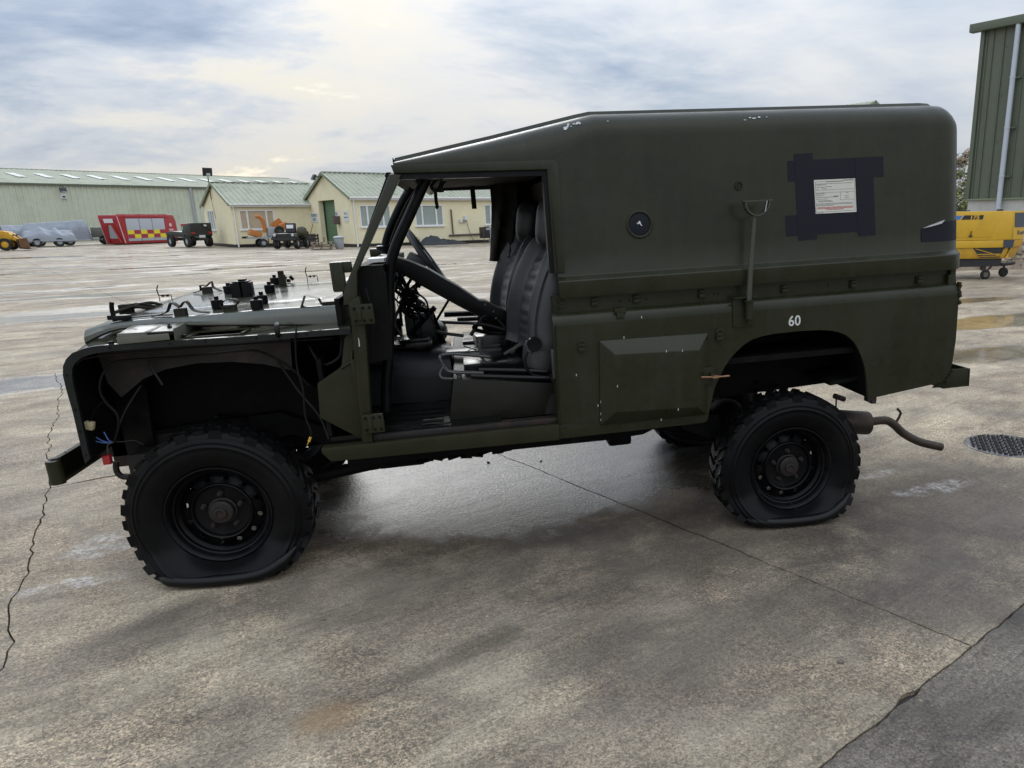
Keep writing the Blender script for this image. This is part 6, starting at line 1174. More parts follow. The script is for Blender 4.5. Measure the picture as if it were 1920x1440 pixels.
build('spare_wheel', MB().lathe([(0.12, -0.09), (0.30, -0.09), (0.33, 0), (0.30, 0.09), (0.12, 0.09)], 20, lambda a, b, h: Vector((0.95+a, -0.55+h, 1.05+b))), M_btyre, cp); build('spare_hub', MB().lathe([(0.001, -0.05), (0.16, -0.06)], 16, lambda a, b, h: Vector((0.95+a, -0.58+h, 1.05+b))), M_alu, cp)
build('feed_tray', MB().box((1.35, 0, 1.35), (0.5, 0.8, 0.42), Matrix.Rotation(-0.4, 3, 'Y')), M_or, cp, bevel=0.03); build('feed_tray', MB().box((1.0, 0.1, 1.55), (0.7, 0.06, 0.40), Matrix.Rotation(-0.55, 3, 'Y')), M_or, cp); build('prop_stand', MB().cyl((0.2, -0.4, 0.6), (0.2, -0.4, 0.06), 0.03, 6).box((0.25, -0.4, 0.03), (0.35, 0.2, 0.06)), M_alu, cp)
build('tow_head', MB().box((-1.15, 0, 0.66), (0.35, 0.2, 0.14)), M_dk, cp); wheels(cp, ((-0.15, 0.5), (-0.15, -0.5)), 0.28, 0.18)
t = thing('crate_stack', 'dark openwork crate standing on the ground behind the tow tractor', 'crate', (-10.0, 51.2, 0), A_OFF)
for k in range(4): build('slat', MB().box((0, -0.3, 0.12+0.2*k), (1.3, 0.03, 0.10)), M_dk, t)
build('post', MB().box((-0.6, -0.3, 0.42), (0.08, 0.08, 0.84)), M_dk, t); build('post', MB().box((0.6, -0.3, 0.42), (0.08, 0.08, 0.84)), M_dk, t); build('back', MB().box((0, 0.3, 0.42), (1.3, 0.03, 0.84)), M_brown, t)
# open utility vehicle
ut = thing('utility_vehicle', 'dark green open-backed off-road vehicle with tall rear body, parked left of the offices', 'vehicle', (-18.35, 57.0, 0), math.radians(133))
build('rear_body', MB().prism([(-0.55, 0.72), (0.60, 0.72), (0.75, 0.95), (0.55, 1.02), (0.35, 1.48), (-0.62, 1.66), (-0.62, 1.05)], -0.75, 0.75, lambda x, z, t: (x, t, z)), M_dgr, ut, bevel=0.02); build('front_body', MB().prism([(0.7, 0.70), (1.9, 0.72), (3.0, 0.80), (3.05, 1.02), (2.2, 1.12), (0.75, 1.05)], -0.74, 0.74, lambda x, z, t: (x, t, z)), M_dgr, ut, bevel=0.02)
build('tail_panel', MB().box((-0.60, 0, 0.95), (0.06, 1.5, 0.30)), M_dk, ut); build('chassis', MB().box((1.0, 0, 0.55), (3.6, 0.7, 0.2)), M_dk, ut); build('number_plate', MB().box((-0.645, 0.0, 0.72), (0.02, 0.42, 0.22)), M_signw, ut); build('paper', MB().box((-0.635, -0.30, 1.48), (0.02, 0.2, 0.12)), M_signw, ut)
for y in (-0.6, 0.6): build('tail_light', MB().box((-0.65, y, 0.98), (0.04, 0.24, 0.14)), mat('tail_lens', (0.35, 0.02, 0.02), 0.3) if 'tail_lens' not in MATS else MATS['tail_lens'], ut)
for a, b in (((-0.645, -0.70, 1.10), (-0.645, 0.0, 1.60)), ((-0.645, 0.70, 1.10), (-0.645, 0.0, 1.60))): build('brace', MB().tube([a, b], 0.02, 5), M_dk, ut)
build('red_tool', MB().box((1.0, 0.3, 1.55), (0.7, 0.25, 0.16)).box((0.5, 0.2, 1.62), (0.3, 0.12, 0.10)), MATS['red_plastic'], ut, bevel=0.03); build('roll_hoop', MB().tube([(0.75, -0.65, 1.0), (0.75, -0.65, 1.45), (0.75, 0.65, 1.45), (0.75, 0.65, 1.0)], 0.025, 6), M_dk, ut)
wheels(ut, ((0, 0.72), (0, -0.72), (2.4, 0.72), (2.4, -0.72)), 0.40, 0.28)
for x in (0, 2.4): build('wheel_arch', MB().tube([(x + 0.50*math.cos(a), 0.77, 0.42+0.50*math.sin(a)) for a in [PI*k/10 for k in range(11)]], 0.035, 6), M_dgr, ut)
# red rescue pod
M_podr = mat('red_pod_paint', (0.36, 0.022, 0.028), 0.35, var=0.12, vscale=2, grime=(0.22, 0.03, 0.03), grime_amt=0.4); M_podg = mat('grey_shutter', (0.42, 0.45, 0.50), 0.4, var=0.05); M_fy = mat('yellow_marking', (0.72, 0.62, 0.02), 0.4, var=0.05); M_fr = mat('crimson_marking', (0.34, 0.02, 0.05), 0.4, var=0.05); M_pink = mat('pale_edge_tape', (0.62, 0.50, 0.50), 0.5, var=0.06)
pod = thing('rescue_pod', 'red equipment pod with three grey shutters and a yellow and red chequer band', 'container', (-27.68, 69.418, 0), math.radians(67))
PL, PW_, PH = 5.9, 1.85, 2.42
build('body', MB().prism([(0.0, 0.06), (PL-0.05, 0.06), (PL+0.10, 0.9), (PL+0.05, 1.9), (PL-0.15, 2.34), (PL-0.4, PH), (-0.45, PH), (-0.48, 2.25), (-0.05, 0.12)], 0.0, PW_, lambda x, z, t: (x, t, z)), M_podr, pod, bevel=0.02)
build('skid', MB().box((PL/2, 0.6, 0.04), (PL-0.3, 0.2, 0.08)).box((PL/2, PW_-0.6, 0.04), (PL-0.3, 0.2, 0.08)), M_dk, pod)
for k in range(3):
    x0 = 0.32 + 1.42*k; sx = lambda z: 0.0; pnl = build('shutter', MB().box((x0+0.68, -0.02, 1.19), (1.36, 0.05, 1.86)), M_podg, pod, bevel=0.01)
    for r_ in range(2):
        for c_ in range(2):
            build('marking_square', MB().box((x0 + 0.34 + 0.68*c_, -0.05, 0.66 + 0.34*r_), (0.675, 0.014, 0.335)), M_fy if (r_+c_) % 2 else M_fr, pnl)
build('canopy_strip', MB().box((2.6, -0.03, 2.24), (4.7, 0.06, 0.10)), M_podr, pod); build('corner_tape', MB().prism([(-0.49, 2.3), (-0.44, 2.3), (0.0, 0.12), (-0.06, 0.12)], -0.015, 0.02, lambda x, z, t: (x, t, z)), M_pink, pod); build('corner_tape', MB().prism([(-0.49, 2.3), (-0.44, 2.3), (0.0, 0.12), (-0.06, 0.12)], PW_-0.02, PW_+0.015, lambda x, z, t: (x, t, z)), M_pink, pod)
ex_ = lambda z: -0.50 + (2.3-z)*0.215
for sgn in (-1, 1): build('hook_frame', MB().tube([(ex_(0.2)-0.06, PW_/2 + sgn*0.62, 0.15), (ex_(1.65)-0.06, PW_/2 + sgn*0.20, 1.65)], 0.09, 4), M_podr, pod)
build('hook_recess', MB().prism([(PW_/2-0.42, 0.5), (PW_/2+0.42, 0.5), (PW_/2+0.18, 1.6), (PW_/2-0.18, 1.6)], 0, 0.02, lambda y, z, t: (ex_(z)-0.02-t, y, z)), M_grey, pod); build('end_sign', MB().prism([(PW_/2-0.45, 1.78), (PW_/2+0.45, 1.78), (PW_/2+0.45, 2.12), (PW_/2-0.45, 2.12)], 0, 0.02, lambda y, z, t: (ex_(z)-0.02-t, y, z)), M_signw, pod)
for y in (0.35, PW_-0.35): build('end_lamp', MB().lathe([(0.001, 0.03), (0.13, 0.02), (0.14, 0)], 12, lambda a, b, h: (ex_(2.05)-h, y+a, 2.05+b)), M_fr, pod)
build('side_emblem', MB().lathe([(0.001, 0.012), (0.16, 0.010), (0.16, 0)], 14, lambda a, b, h: (5.25+a, -h, 1.55+b)), M_pink, pod); build('side_legend', MB().box((5.25, -0.008, 1.15), (0.55, 0.012, 0.10)).box((5.25, -0.008, 1.0), (0.4, 0.012, 0.08)), M_pink, pod); build('marking_panel', MB().box((5.3, -0.01, 0.78), (0.85, 0.014, 0.28)), M_fy, pod)
build('roof_bar', MB().box((2.6, 0.3, PH+0.03), (5.5, 0.08, 0.06)), M_podr, pod)
# two trailers under grey tarpaulin
M_tarp = mat('grey_tarpaulin', (0.235, 0.26, 0.295), 0.55, var=0.14, vscale=1.2, grime=(0.13, 0.15, 0.175), grime_amt=0.6, bump=0.5, bscale=4)
def tarp(label, loc, rz, L, Wd, h0, h1, ridge_y, slope, seed):
    t = thing('covered_trailer', label, 'trailer', loc, rz, None); rows = []
    nx, ny = 26, 21
    for i in range(nx+1):
        u = i/nx; r = []
        for j in range(ny+1):
            v = j/ny; x = -L/2 + L*u; y = -Wd/2 + Wd*v
            edge = min(1, min(v, 1-v)/0.10); endt = min(1, min(u, 1-u)/0.07)
            top = h1 - (h1-h0)*abs(v-ridge_y)/max(ridge_y, 1-ridge_y)*1.0 + slope*(u-0.5)
            z = (0.42 + (top-0.42)*edge**0.55*endt**0.5)
            if seed == 2: z += 0.30*edge*(math.exp(-((u-0.35)/0.10)**2) + 0.8*math.exp(-((u-0.62)/0.06)**2))*(1-abs(v-0.5)*1.6)
            w_ = mnoise.noise(Vector((x*1.7, y*1.7, seed))); w2 = mnoise.noise(Vector((x*4.2, y*1.3, seed+3)))
            z += 0.05*w_*endt + 0.03*w2*edge + 0.09*max(0, 0.35-abs(mnoise.noise(Vector((x*1.9 + y*0.8, y*0.5, seed+11)))))*edge*2; k_ = 1.0 - 0.10*(1-edge) - 0.0
            r.append(Vector((x*(1.0 - 0.0*endt) + 0.06*w2, y + 0.05*w_, max(0.36 + 0.12*mnoise.noise(Vector((x*2, y*2, seed+7))), z))))
        rows.append(r)
    build('tarpaulin', MB().grid(rows), M_tarp, t, sharp=1.0); build('chassis', MB().box((0, 0, 0.42), (L*0.97, Wd*0.9, 0.12)).box((L*0.62, 0, 0.45), (L*0.3, 0.12, 0.10)), M_grey, t)
    wheels(t, ((-0.25*L, -Wd*0.42), (-0.25*L, Wd*0.42), (0.16*L, -Wd*0.42), (0.16*L, Wd*0.42)), 0.34, 0.22); return t
tarp('low trailer under a crumpled grey tarpaulin beside the yellow loader', (-32.5, 67.6, 0), math.radians(28), 3.6, 1.9, 0.75, 1.25, 0.55, 0.0, 2)
tarp('tall trailer under a ridged grey tarpaulin beside the red pod', (-33.3, 70.6, 0), math.radians(30), 4.9, 2.1, 1.0, 1.95, 0.45, 0.30, 6)
tarp('far trailer under a grey tarpaulin, mostly hidden behind the yellow loader', (-35.9, 70.3, 0), math.radians(26), 4.2, 2.0, 1.1, 1.7, 0.5, 0.0, 9)
# grey flatbed truck with a yellow cab, mostly behind the pod
lt = thing('flatbed_truck', 'grey-green flatbed truck with a yellow cab frame half hidden by the red pod', 'truck', (-29.6, 73.5, 0), math.radians(20))
build('bed', MB().box((-0.6, 0, 1.02), (2.9, 1.9, 0.85)), mat('grey_green_paint', (0.15, 0.17, 0.145), 0.5, var=0.12), lt, bevel=0.03); build('cab_frame', MB().box((0.15, -0.9, 1.85), (0.16, 0.12, 1.0)).box((0.75, -0.9, 2.32), (1.3, 0.12, 0.14)).box((0.15, 0.9, 1.85), (0.16, 0.12, 1.0)).box((1.35, -0.9, 1.85), (0.12, 0.12, 1.0)), M_fy, lt); build('cab_glass', MB().box((0.75, -0.85, 1.85), (1.1, 0.04, 0.85)).box((0.75, 0.85, 1.85), (1.1, 0.04, 0.85)), M_glass, lt); build('driver_seat', MB().box((0.7, 0, 1.7), (0.5, 1.0, 0.5)), M_dk, lt); build('bonnet', MB().box((1.6, 0, 1.15), (1.2, 1.7, 0.8)), M_fy, lt, bevel=0.05)
wheels(lt, ((-1.2, -0.85), (-1.2, 0.85), (-0.45, -0.85), (-0.45, 0.85), (1.6, -0.85)), 0.38, 0.28, M_dk)
# yellow loader at the left edge
M_ly = mat('loader_yellow', (0.66, 0.36, 0.015), 0.45, var=0.12, vscale=3, grime=(0.25, 0.14, 0.04), grime_amt=0.5)
ld = thing('loader', 'yellow wheeled loader with a rusty bucket at the far left of the yard', 'loader', (-31.5, 58.6, 0), math.radians(12))
build('chassis', MB().prism([(-2.2, 0.6), (0.6, 0.6), (0.9, 0.9), (0.7, 1.25), (-0.3, 1.35), (-2.3, 1.35)], -0.55, 0.55, lambda x, z, t: (x, t, z)), M_ly, ld, bevel=0.03)
cb = build('cab', MB().prism([(-1.3, 1.3), (0.05, 1.3), (-0.15, 2.35), (-1.25, 2.35)], -0.6, 0.6, lambda x, z, t: (x, t, z)), mat('cab_glass_pale', (0.42, 0.47, 0.5), 0.1, var=0.1), ld); build('cab_roof', MB().box((-0.72, 0, 2.42), (1.3, 1.35, 0.12)), M_dk, cb, bevel=0.03)
for x0, x1 in ((0.05, -0.15), (-0.62, -0.68), (-1.3, -1.25)):
    for y in (-0.62, 0.62): build('cab_post', MB().tube([(x0, y, 1.3), (x1, y, 2.38)], 0.04, 5), M_dk, cb)
for x in (-0.15, -1.1): build('work_lamp', MB().box((x, -0.5, 2.56), (0.14, 0.16, 0.14)), M_dk, cb)
for y in (-0.5, 0.5): build('lift_arm', MB().prism([(-0.7, 1.30), (-0.6, 1.50), (0.65, 1.25), (1.35, 0.62), (1.28, 0.42), (0.55, 1.02)], -0.07, 0.07, lambda x, z, t: (x, y+t, z)), M_ly, ld); build('ram', MB().cyl((0.1, y*0.9, 0.85), (1.0, y*0.9, 1.05), 0.05, 8), M_dk, ld)
M_rust = mat('rusty_bucket', (0.15, 0.075, 0.035), 0.8, var=0.4, vscale=4, grime=(0.05, 0.035, 0.025), grime_amt=0.6)
build('bucket', MB().prism([(1.15, 0.75), (1.25, 0.12), (1.75, 0.06), (1.95, 0.10), (1.80, 0.15), (1.35, 0.20), (1.30, 0.72)], -1.0, 1.0, lambda x, z, t: (x, t, z)).prism([(1.15, 0.75), (1.25, 0.12), (1.90, 0.08), (1.80, 0.85)], -1.0, -0.96, lambda x, z, t: (x, t, z)), M_rust, ld)
wheels(ld, ((0.45, -0.75), (0.45, 0.75)), 0.42, 0.3, M_ly); wheels(ld, ((-1.6, -0.85), (-1.6, 0.85), (-0.55, -0.8)), 0.62, 0.4, M_ly)
# heap of netting and pressure washer by the office wall
M_heap = mat('dark_sheeting', (0.018, 0.022, 0.028), 0.6, var=0.5, vscale=2, grime=(0.07, 0.085, 0.10), grime_amt=0.5)
rows = []
for i in range(25):
    u = i/24; rows.append([Vector((-1.9 + 3.8*u, -0.5 + 1.0*j/10, max(0, (0.10 + 0.42*math.exp(-((u-0.33)/0.2)**2) + 0.10*math.exp(-((u-0.7)/0.2)**2))*math.sin(PI*j/10)*(1 + 0.9*mnoise.noise(Vector((u*9, j*0.6, 1))))*min(1, min(u, 1-u)*9)))) for j in range(11)])
t = thing('sheeting_heap', 'low heap of dark folded sheeting on the ground along the cream office wall', 'heap of sheeting', (-1.3, 50.9, 0), A_OFF); build('sheeting', MB().grid(rows), M_heap, t, sharp=1.0)
t = thing('wire_basket', 'dark round wire basket at the left end of the sheeting heap', 'basket', (-3.1, 50.0, 0)); build('basket', MB().lathe([(0.30, 0), (0.36, 0.35), (0.34, 0.36), (0.28, 0.02)], 16, lambda x, y, h: (x, y, h)), M_dk, t); build('handle', MB().tube([(0.34*math.cos(a), 0, 0.34+0.22*math.sin(a)) for a in [PI*k/8 for k in range(9)]], 0.015, 5), M_dk, t)
ge = thing('generator', 'black and grey portable generator on white wheels against the cream office wall', 'generator', (1.65, 51.75, 0), A_OFF)
build('body', MB().box((-0.05, 0, 0.70), (0.50, 0.65, 0.75)), M_dk, ge, bevel=0.04); build('tank', MB().box((0.65, 0, 0.72), (0.9, 0.6, 0.55)), M_grey, ge, bevel=0.06); build('lid', MB().box((0.65, 0, 1.05), (0.95, 0.64, 0.08)), M_signw, ge, bevel=0.02); build('frame', MB().tube([(-0.30, -0.34, 0.1), (-0.32, -0.34, 1.08), (0.25, -0.34, 1.12)], 0.02, 6).tube([(-0.32, -0.34, 0.2), (1.1, -0.34, 0.2)], 0.025, 6), M_brown, ge)
for y in (-0.40, 0.40): build('wheel', MB().lathe([(0.001, -0.05), (0.15, -0.05), (0.17, 0), (0.15, 0.05), (0.001, 0.05)], 16, lambda a, b, h: Vector((0.62+a, y+h, 0.17+b))), M_signw, ge)
build('control_panel', MB().box((0.05, -0.335, 0.95), (0.3, 0.02, 0.14)), M_grey, ge)

# --- right-hand shed, compressor, rubble, trees
rs = thing('metal_shed', 'tall dark green metal shed on a white plinth with a pale downpipe', 'shed', (21.5255, 26.745, 0), math.atan2(-0.8776, 0.47935))
build('plinth', MB().box((7, 0.06, 1.05), (14, 0.10, 2.1)), M_plinth, rs); cw = MB(); x = 0.0; xs = [(0.0, 0)]
for q in [0.16, 0.42] + [0.86 + 0.44*k for k in range(30)]:
    if q < 13.9: xs += [(q-0.03, 0), (q-0.015, 1), (q+0.015, 1), (q+0.03, 0)]
xs.append((14, 0)); build('cladding', MB().grid([[Vector((a, -0.055*d, z)) for a, d in xs] for z in (2.08, 8.8)]), M_darkg, rs); build('drip_flashing', MB().box((7, -0.05, 2.10), (14, 0.12, 0.06)), M_trim, rs)
build('corner_trim', MB().box((-0.02, -0.02, 5.45), (0.16, 0.14, 6.7)), M_darkg, rs); build('end_wall', MB().add([(0, 0, 0), (0, 16, 0), (0, 16, 8.8), (0, 8, 10.4), (0, 0, 8.8)], [(0, 1, 2, 3, 4)]), M_darkg, rs); build('gutter', MB().box((6.8, -0.16, 8.90), (14.6, 0.34, 0.32)), M_darkg, rs, bevel=0.03)
build('roof', corrugated(14.5, 9.03, 10.75, -0.2, 8.0, 0.5, 0.03, -0.3), M_roofg, rs); build('downpipe', MB().tube([(1.44, -0.20, 8.8), (1.42, -0.20, 0.0)], 0.105, 12), M_pipe, rs)
for z in (3.0, 4.9, 6.8): build('pipe_collar', MB().lathe([(0.118, -0.04), (0.118, 0.04), (0.104, 0.041), (0.104, -0.041)], 14, lambda a, b, h: (1.43+a, -0.20+b, z+h)), M_pipe, rs); build('pipe_bracket', MB().box((1.62, -0.10, z-0.02), (0.22, 0.12, 0.05)), M_darkg, rs)
for z in (2.6, 4.4, 6.2, 8.0): build('rivet_row', MB().box((0.98, -0.012, z), (0.03, 0.02, 0.03)), M_dk, rs)
fs = thing('far_shed', 'pale green gabled shed roof showing above the truck hard top', 'shed', (35.17, 60.0, 0), math.atan2(0.8776, -0.47935))
# local x runs along the ridge away from the yard, y to the left
build('walls', MB().add([(0, -7, 0), (0, 7, 0), (0, 7, 7.9), (0, 0, 10.72), (0, -7, 7.9), (14, -7, 0), (14, 7, 0), (14, 7, 7.9), (14, 0, 10.72), (14, -7, 7.9)], [(0, 1, 2, 3, 4), (9, 8, 7, 6, 5), (1, 6, 7, 2), (0, 4, 9, 5)]), M_darkg, fs)
for sg_ in (-1, 1):
    r_ = corrugated(14.9, 7.70, 10.85, -7.5, 0.0, 0.5, 0.03, -0.45)
    if sg_ > 0: r_.v = [Vector((v.x, -v.y, v.z)) for v in r_.v]
    build('roof', r_, M_roofg, fs); build('barge_board', MB().box((-0.42, sg_*3.7, 9.20), (0.06, 8.2, 0.26), Matrix.Rotation(-sg_*math.atan2(3.15, 7.5), 3, 'X')), M_trim, fs)
# yellow site compressor
M_cy = mat('compressor_yellow', (0.66, 0.40, 0.03), 0.4, var=0.06, vscale=3, grime=(0.45, 0.28, 0.04), grime_amt=0.35); M_cy2 = mat('compressor_dirty_yellow', (0.55, 0.31, 0.02), 0.5, var=0.12, vscale=4, grime=(0.28, 0.17, 0.03), grime_amt=0.5, streak=0.4); M_nb = mat('navy_panel', (0.045, 0.06, 0.085), 0.4, var=0.12)
kc = thing('site_compressor', 'yellow towed site compressor on small jockey wheels behind the truck', 'air compressor', (12.206, 12.816, 0), -YAW)
CW = 1.45
def cprism(name, poly, m, y0=-0.05, y1=CW, parent=None, **k): return build(name, MB().prism(poly, y0, y1, lambda x, z, t: (x, t, z)), m, parent or kc, **k)
cprism('canopy', [(-2.6, 0.93), (0.545, 0.93), (0.500, 1.555), (0.46, 1.60), (-2.6, 1.60)], M_cy, bevel=0.015)
cprism('lower_band', [(-2.6, 0.755), (0.50, 0.755), (0.545, 0.925), (-2.6, 0.925)], M_cy, -0.06, CW+0.01, bevel=0.01); cprism('bumper_corner', [(0.31, 0.755), (0.535, 0.750), (0.555, 0.928), (0.305, 0.928)], M_nb, -0.075, 0.30)
cprism('belly', [(-2.6, 0.50), (0.37, 0.50), (0.50, 0.755), (-2.6, 0.755)], M_cy2, -0.03, CW-0.02, bevel=0.01)
cprism('louvre_opening', [(-0.40, 0.755), (0.36, 0.755), (0.26, 0.52), (-0.22, 0.52)], M_dk, -0.036, -0.028)
build('opening_bar', MB().box((0.0, -0.04, 0.60), (0.56, 0.012, 0.022)).box((0.0, -0.042, 0.635), (0.72, 0.012, 0.018), Matrix.Rotation(0.28, 3, 'Y')).box((0.0, -0.04, 0.555), (0.5, 0.012, 0.016)), M_cy2, kc)
kd = cprism('side_door', [(-2.0, 1.00), (0.02, 1.00), (0.13, 1.545), (-2.0, 1.545)], M_cy, -0.058, -0.045, bevel=0.003)
build('door_handle', MB().box((-0.50, -0.07, 1.03), (0.08, 0.02, 0.035)).tube([(-0.50, -0.07, 1.03), (-0.49, -0.07, 1.15)], 0.010, 5), M_dk, kd)
cprism('blue_label', [(-1.3, 1.415), (-0.80, 1.415), (-0.72, 1.505), (-1.3, 1.505)], mat('label_blue', (0.06, 0.20, 0.52), 0.4), -0.062, -0.058, kd)
cprism('black_label', [(-0.76, 1.412), (-0.25, 1.412), (-0.23, 1.512), (-0.69, 1.512)], M_dk, -0.062, -0.058, kd)
build('label_number', text_mb('175', 0.125, lambda x, y, t: Vector((-0.45 + x*1.25 + y*0.15, -0.064, 1.418 + y)), bold=0.004), M_cy, kd, weld=False); build('label_word', text_mb('AIR', 0.075, lambda x, y, t: Vector((-0.93 + x, -0.064, 1.43 + y)), bold=0.002), M_signw, kd, weld=False)
def nose(name, z0, z1, m, grow=0.0, t0=0.0, t1=0.0):
    pl = [(0.48, -0.05-grow), (0.50+t0, -0.05-grow), (0.94+t0, 0.35-grow), (0.94+t0, 1.05+grow), (0.50+t0, CW+grow), (0.48, CW+grow)]; ph = [(0.47, -0.05-grow), (0.50+t1, -0.05-grow), (0.94+t1, 0.35-grow), (0.94+t1, 1.05+grow), (0.50+t1, CW+grow), (0.47, CW+grow)]
    vs = [(x, y, z0) for x, y in pl] + [(x, y, z1) for x, y in ph]
    return build(name, MB().add(vs, [(5, 4, 3, 2, 1, 0), (6, 7, 8, 9, 10, 11)] + [(k, (k+1) % 6, 6+(k+1) % 6, 6+k) for k in range(6)]), m, kc, bevel=0.01)
nose('canopy_nose', 0.932, 1.597, M_cy, 0.0, 0.045, -0.005); nose('lower_band_nose', 0.757, 0.923, M_cy2, 0.005, 0.01, 0.045); nose('belly_nose', 0.502, 0.753, M_cy2, -0.02, -0.12, 0.0)
def np_(s, z, d): t = 0.045 - (z-0.932)*0.075; return Vector((0.50 + t + 0.74*s + 0.67*d, -0.05 + 0.67*s - 0.74*d, z))
build('end_panel', MB().prism([(0.03, 1.22), (0.57, 1.22), (0.57, 1.555), (0.02, 1.555)], 0.002, 0.012, lambda s, z, t: np_(s, z, t)), M_nb, kc); build('end_lettering', text_mb('CompAir', 0.13, lambda x, y, t: np_(0.27 + x*0.8, 1.05 + y, 0.006), bold=0.003, align='LEFT'), M_nb, kc, weld=False); build('end_logo', MB().prism([(0.20, 1.05), (0.25, 1.05), (0.25, 1.15), (0.215, 1.15)], 0.002, 0.008, lambda s, z, t: np_(s, z, t)), M_nb, kc)
cprism('chassis', [(-2.6, 0.31), (-0.45, 0.305), (0.30, 0.31), (0.36, 0.49), (-2.6, 0.49)], M_dk, 0.02, CW-0.1); build('axle_leg', MB().box((-0.02, 0.15, 0.27), (0.10, 0.10, 0.12)).tube([(0.18, 0.15, 0.30), (0.02, 0.15, 0.14)], 0.022, 6), M_brown, kc)
M_wh = mat('dusty_wheel', (0.12, 0.10, 0.085), 0.7, var=0.3)
for x, y, m_ in ((0.0, 0.05, M_wh), (0.754, 0.695, M_btyre)):
    wl = build('jockey_wheel', MB().lathe([(0.045, -0.035), (0.10, -0.035), (0.118, -0.015), (0.118, 0.015), (0.10, 0.035), (0.045, 0.035)], 20, lambda a, b, h: Vector((x+a, y+h, 0.118+b))), M_btyre, kc); build('hub', MB().lathe([(0.001, -0.03), (0.06, -0.038), (0.06, 0.038), (0.001, 0.03)], 14, lambda a, b, h: Vector((x+a, y+h, 0.118+b))), m_, wl)
build('drawbar', MB().tube([(0.2, 0.69, 0.40), (0.72, 0.69, 0.30), (1.0, 0.69, 0.34)], 0.04, 8).tube([(0.754, 0.69, 0.14), (0.76, 0.69, 0.34)], 0.025, 6), M_dk, kc)
wheels(kc, ((-1.6, 0.0), (-1.6, 1.3)), 0.33, 0.2)
build('lifting_cap', MB().box((0.35, 0.4, 1.62), (0.12, 0.1, 0.04)).box((-0.6, 0.3, 1.615), (0.35, 0.1, 0.02)), M_dk, kc)
# rubble heap behind it
M_rub = [mat('rubble_pale', (0.34, 0.30, 0.235), 0.9, var=0.3, vscale=9), mat('rubble_brown', (0.20, 0.155, 0.11), 0.9, var=0.3, vscale=9)]
rnd = random.Random(14); mbs = [MB(), MB()]
def stone_into(mb, c, s):
    R3 = Matrix.Rotation(rnd.uniform(0, PI), 3, 'Z') @ Matrix.Rotation(rnd.uniform(-0.6, 0.6), 3, 'X')
    dx, dy, dz = s*rnd.uniform(0.7, 1.5), s*rnd.uniform(0.6, 1.1), s*rnd.uniform(0.35, 0.8); vs = []
    for sz in (-1, 1):
        for k in range(5):
            a = 2*PI*k/5 + rnd.uniform(-0.3, 0.3); f = rnd.uniform(0.55, 0.85) if sz > 0 else 1
            vs.append(Vector(c) + R3 @ Vector((dx/2*math.cos(a)*f, dy/2*math.sin(a)*f, sz*dz/2)))
    mb.add(vs, [(4, 3, 2, 1, 0), (5, 6, 7, 8, 9)] + [(k, (k+1) % 5, 5+(k+1) % 5, 5+k) for k in range(5)])
for k in range(900):
    x, y = rnd.uniform(10.5, 19.5), rnd.uniform(-1.1, 1.1); h = 0.85*(1-(abs(y)/1.15)**1.3)*(0.75 + 0.25*math.sin(x*1.3))
    stone_into(mbs[0 if rnd.random() < 0.65 else 1], (x, 16.9 - 0.10*(x-12) + y, max(0.05, h*rnd.uniform(0.75, 1.05))), rnd.uniform(0.10, 0.26))
rh = MB()
rows = [[Vector((10.3 + 9.3*i/24, 16.9 - 0.10*(10.3+9.3*i/24-12) + y, 0.72*(1-(abs(y)/1.2)**1.3)*(0.75 + 0.25*math.sin((10.3+9.3*i/24)*1.3)) if abs(y) < 1.2 else -0.01)) for i in range(25)] for y in (-1.25, -0.9, -0.5, 0, 0.5, 0.9, 1.25)]
o = stuff(build('rubble', mbs[0], M_rub[0], weld=False)); tag(o, 'pale broken rubble heaped behind the yellow compressor', 'rubble')
for nm, m_, q in (('brown_rubble', mbs[1], M_rub[1]), ('rubble_core', MB().grid(rows), M_rub[1])):
    c = build(nm, m_, q, o, weld=False); c['kind'] = 'stuff'
# scrap beyond: pale heap, barrier
t = thing('scrap_heap', 'heap of broken timber and pale rubble seen between the truck and the dark green shed', 'scrap heap', (37.0, 47.5, 0))
mbx = MB()
for k in range(260):
    x, y = rnd.uniform(-5, 5), rnd.uniform(-2, 2); stone_into(mbx, (x, y, rnd.uniform(0.1, 1)*2.7*(1-abs(y)/2.3)*(1-abs(x)/7)), rnd.uniform(0.35, 0.9))
o = build('broken_pieces', mbx, M_rub[0], t, weld=False); o['kind'] = 'stuff'
t = thing('white_barrier', 'white rail barrier standing beside the dark green shed', 'barrier', (24.6, 31.0, 0), -0.3)
for z in (0.5, 1.05, 1.6): build('rail', MB().box((0, 0, z), (2.2, 0.05, 0.07)), M_signw, t)
for x in (-1.05, 0, 1.05): build('post', MB().box((x, 0, 0.85), (0.07, 0.07, 1.7)), M_signw if x < 1 else M_dk, t)
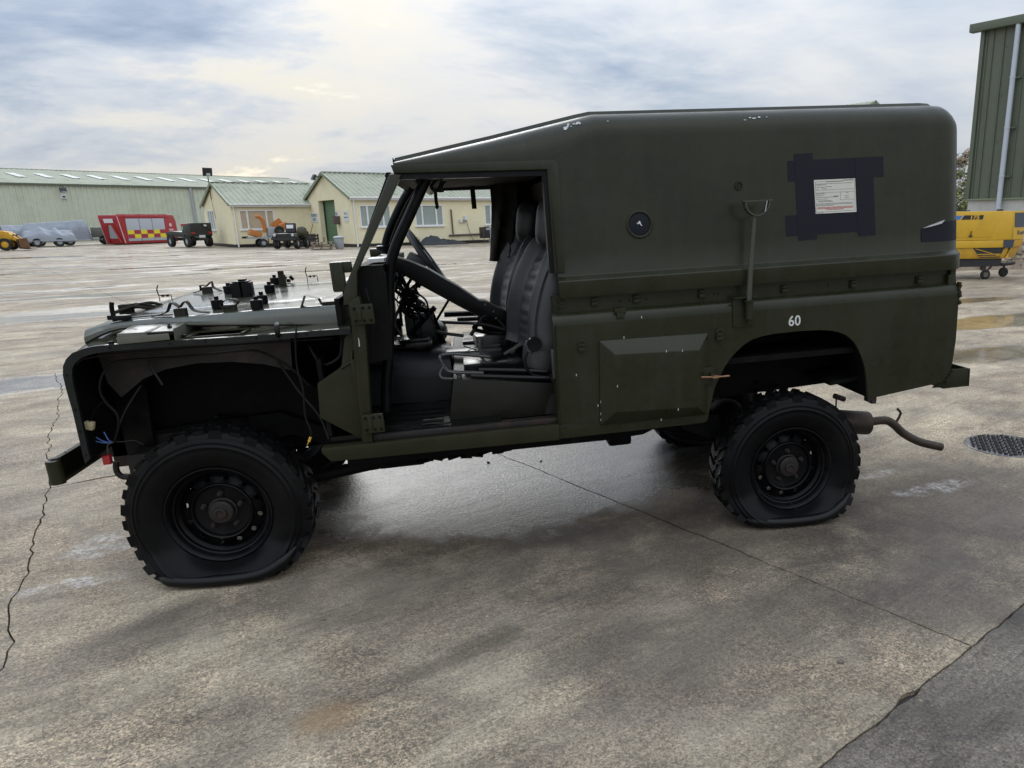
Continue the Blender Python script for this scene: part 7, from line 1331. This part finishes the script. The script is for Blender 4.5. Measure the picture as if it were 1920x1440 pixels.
# trees
M_bark = mat('bark', (0.07, 0.055, 0.04), 0.9, var=0.4, vscale=6)
M_leafs = {'yellow': [mat('leaf_yellow_green', (0.24, 0.25, 0.08), 0.7, var=0.4, vscale=2), mat('leaf_green', (0.13, 0.165, 0.06), 0.7, var=0.4, vscale=2)], 'brown': [mat('leaf_brown', (0.26, 0.18, 0.09), 0.75, var=0.4, vscale=2), mat('twig_brown', (0.16, 0.12, 0.08), 0.8, var=0.4, vscale=2)]}
def tree(label, loc, h, r, kind, seed, n=1500, dens=1.0):
    rnd = random.Random(seed); t = thing('tree', label, 'tree', loc)
    mb = MB().tube([(0, 0, 0), (0.05, 0.02, h*0.3), (0.0, 0.1, h*0.62), (0.1, 0.05, h*0.9)], [r*0.06, r*0.045, r*0.03, 0.02], 8)
    for k in range(9):
        a = rnd.uniform(0, 2*PI); z0 = h*rnd.uniform(0.25, 0.7); mb.tube([(0, 0, z0), (r*0.45*math.cos(a), r*0.45*math.sin(a), z0 + h*0.16), (r*0.8*math.cos(a), r*0.8*math.sin(a), z0 + h*0.26)], [0.07, 0.04, 0.015], 5)
    build('trunk', mb, M_bark, t); cl = []
    for k in range(34):
        a = rnd.uniform(0, 2*PI); q = rnd.random()**0.5; z = rnd.uniform(0.22, 1.0); cl.append((r*q*math.cos(a)*math.sqrt(max(0.05, 1-(z*1.7-0.95)**2)), r*q*math.sin(a)*math.sqrt(max(0.05, 1-(z*1.7-0.95)**2)), h*z, rnd.uniform(0.3, 0.75)*r*0.42))
    for part in (0, 1):
        vs, fs = [], []
        for k in range(n):
            c = rnd.choice(cl); d = Vector((rnd.gauss(0, 1), rnd.gauss(0, 1), rnd.gauss(0, 0.8))); d = d.normalized()*c[3]*rnd.random()**0.4
            p = Vector(c[:3]) + d; s = rnd.uniform(0.06, 0.15); e1 = Vector((rnd.gauss(0, 1), rnd.gauss(0, 1), rnd.gauss(0, 1))).normalized()*s; e2 = e1.orthogonal().normalized()*s*0.7
            o_ = len(vs); vs += [p-e1, p+e2, p+e1, p-e2]; fs.append((o_, o_+1, o_+2, o_+3))
        o = build('crown' if part == 0 else 'inner_crown', MB().add(vs, fs), M_leafs[kind][part], t, weld=False); o['kind'] = 'stuff'
    return t
tree('yellow-green bushy tree between the truck and the dark green shed', (35.6, 49.0, 0), 5.0, 2.4, 'yellow', 1, 2600); tree('green tree left of the yellow-green one, mostly behind the truck', (32.3, 50.5, 0), 5.2, 2.3, 'yellow', 2, 2200)
tree('bare brown-leaved tree rising behind the yellow-green tree', (38.0, 54.0, 0), 7.0, 2.6, 'brown', 3, 2200); tree('brown tree standing half behind the corner of the dark green shed', (41.5, 53.0, 0), 6.6, 2.6, 'brown', 4, 2000); tree('brown tree hidden mostly behind the truck roof', (33.8, 56.0, 0), 6.6, 2.6, 'brown', 5, 2000)
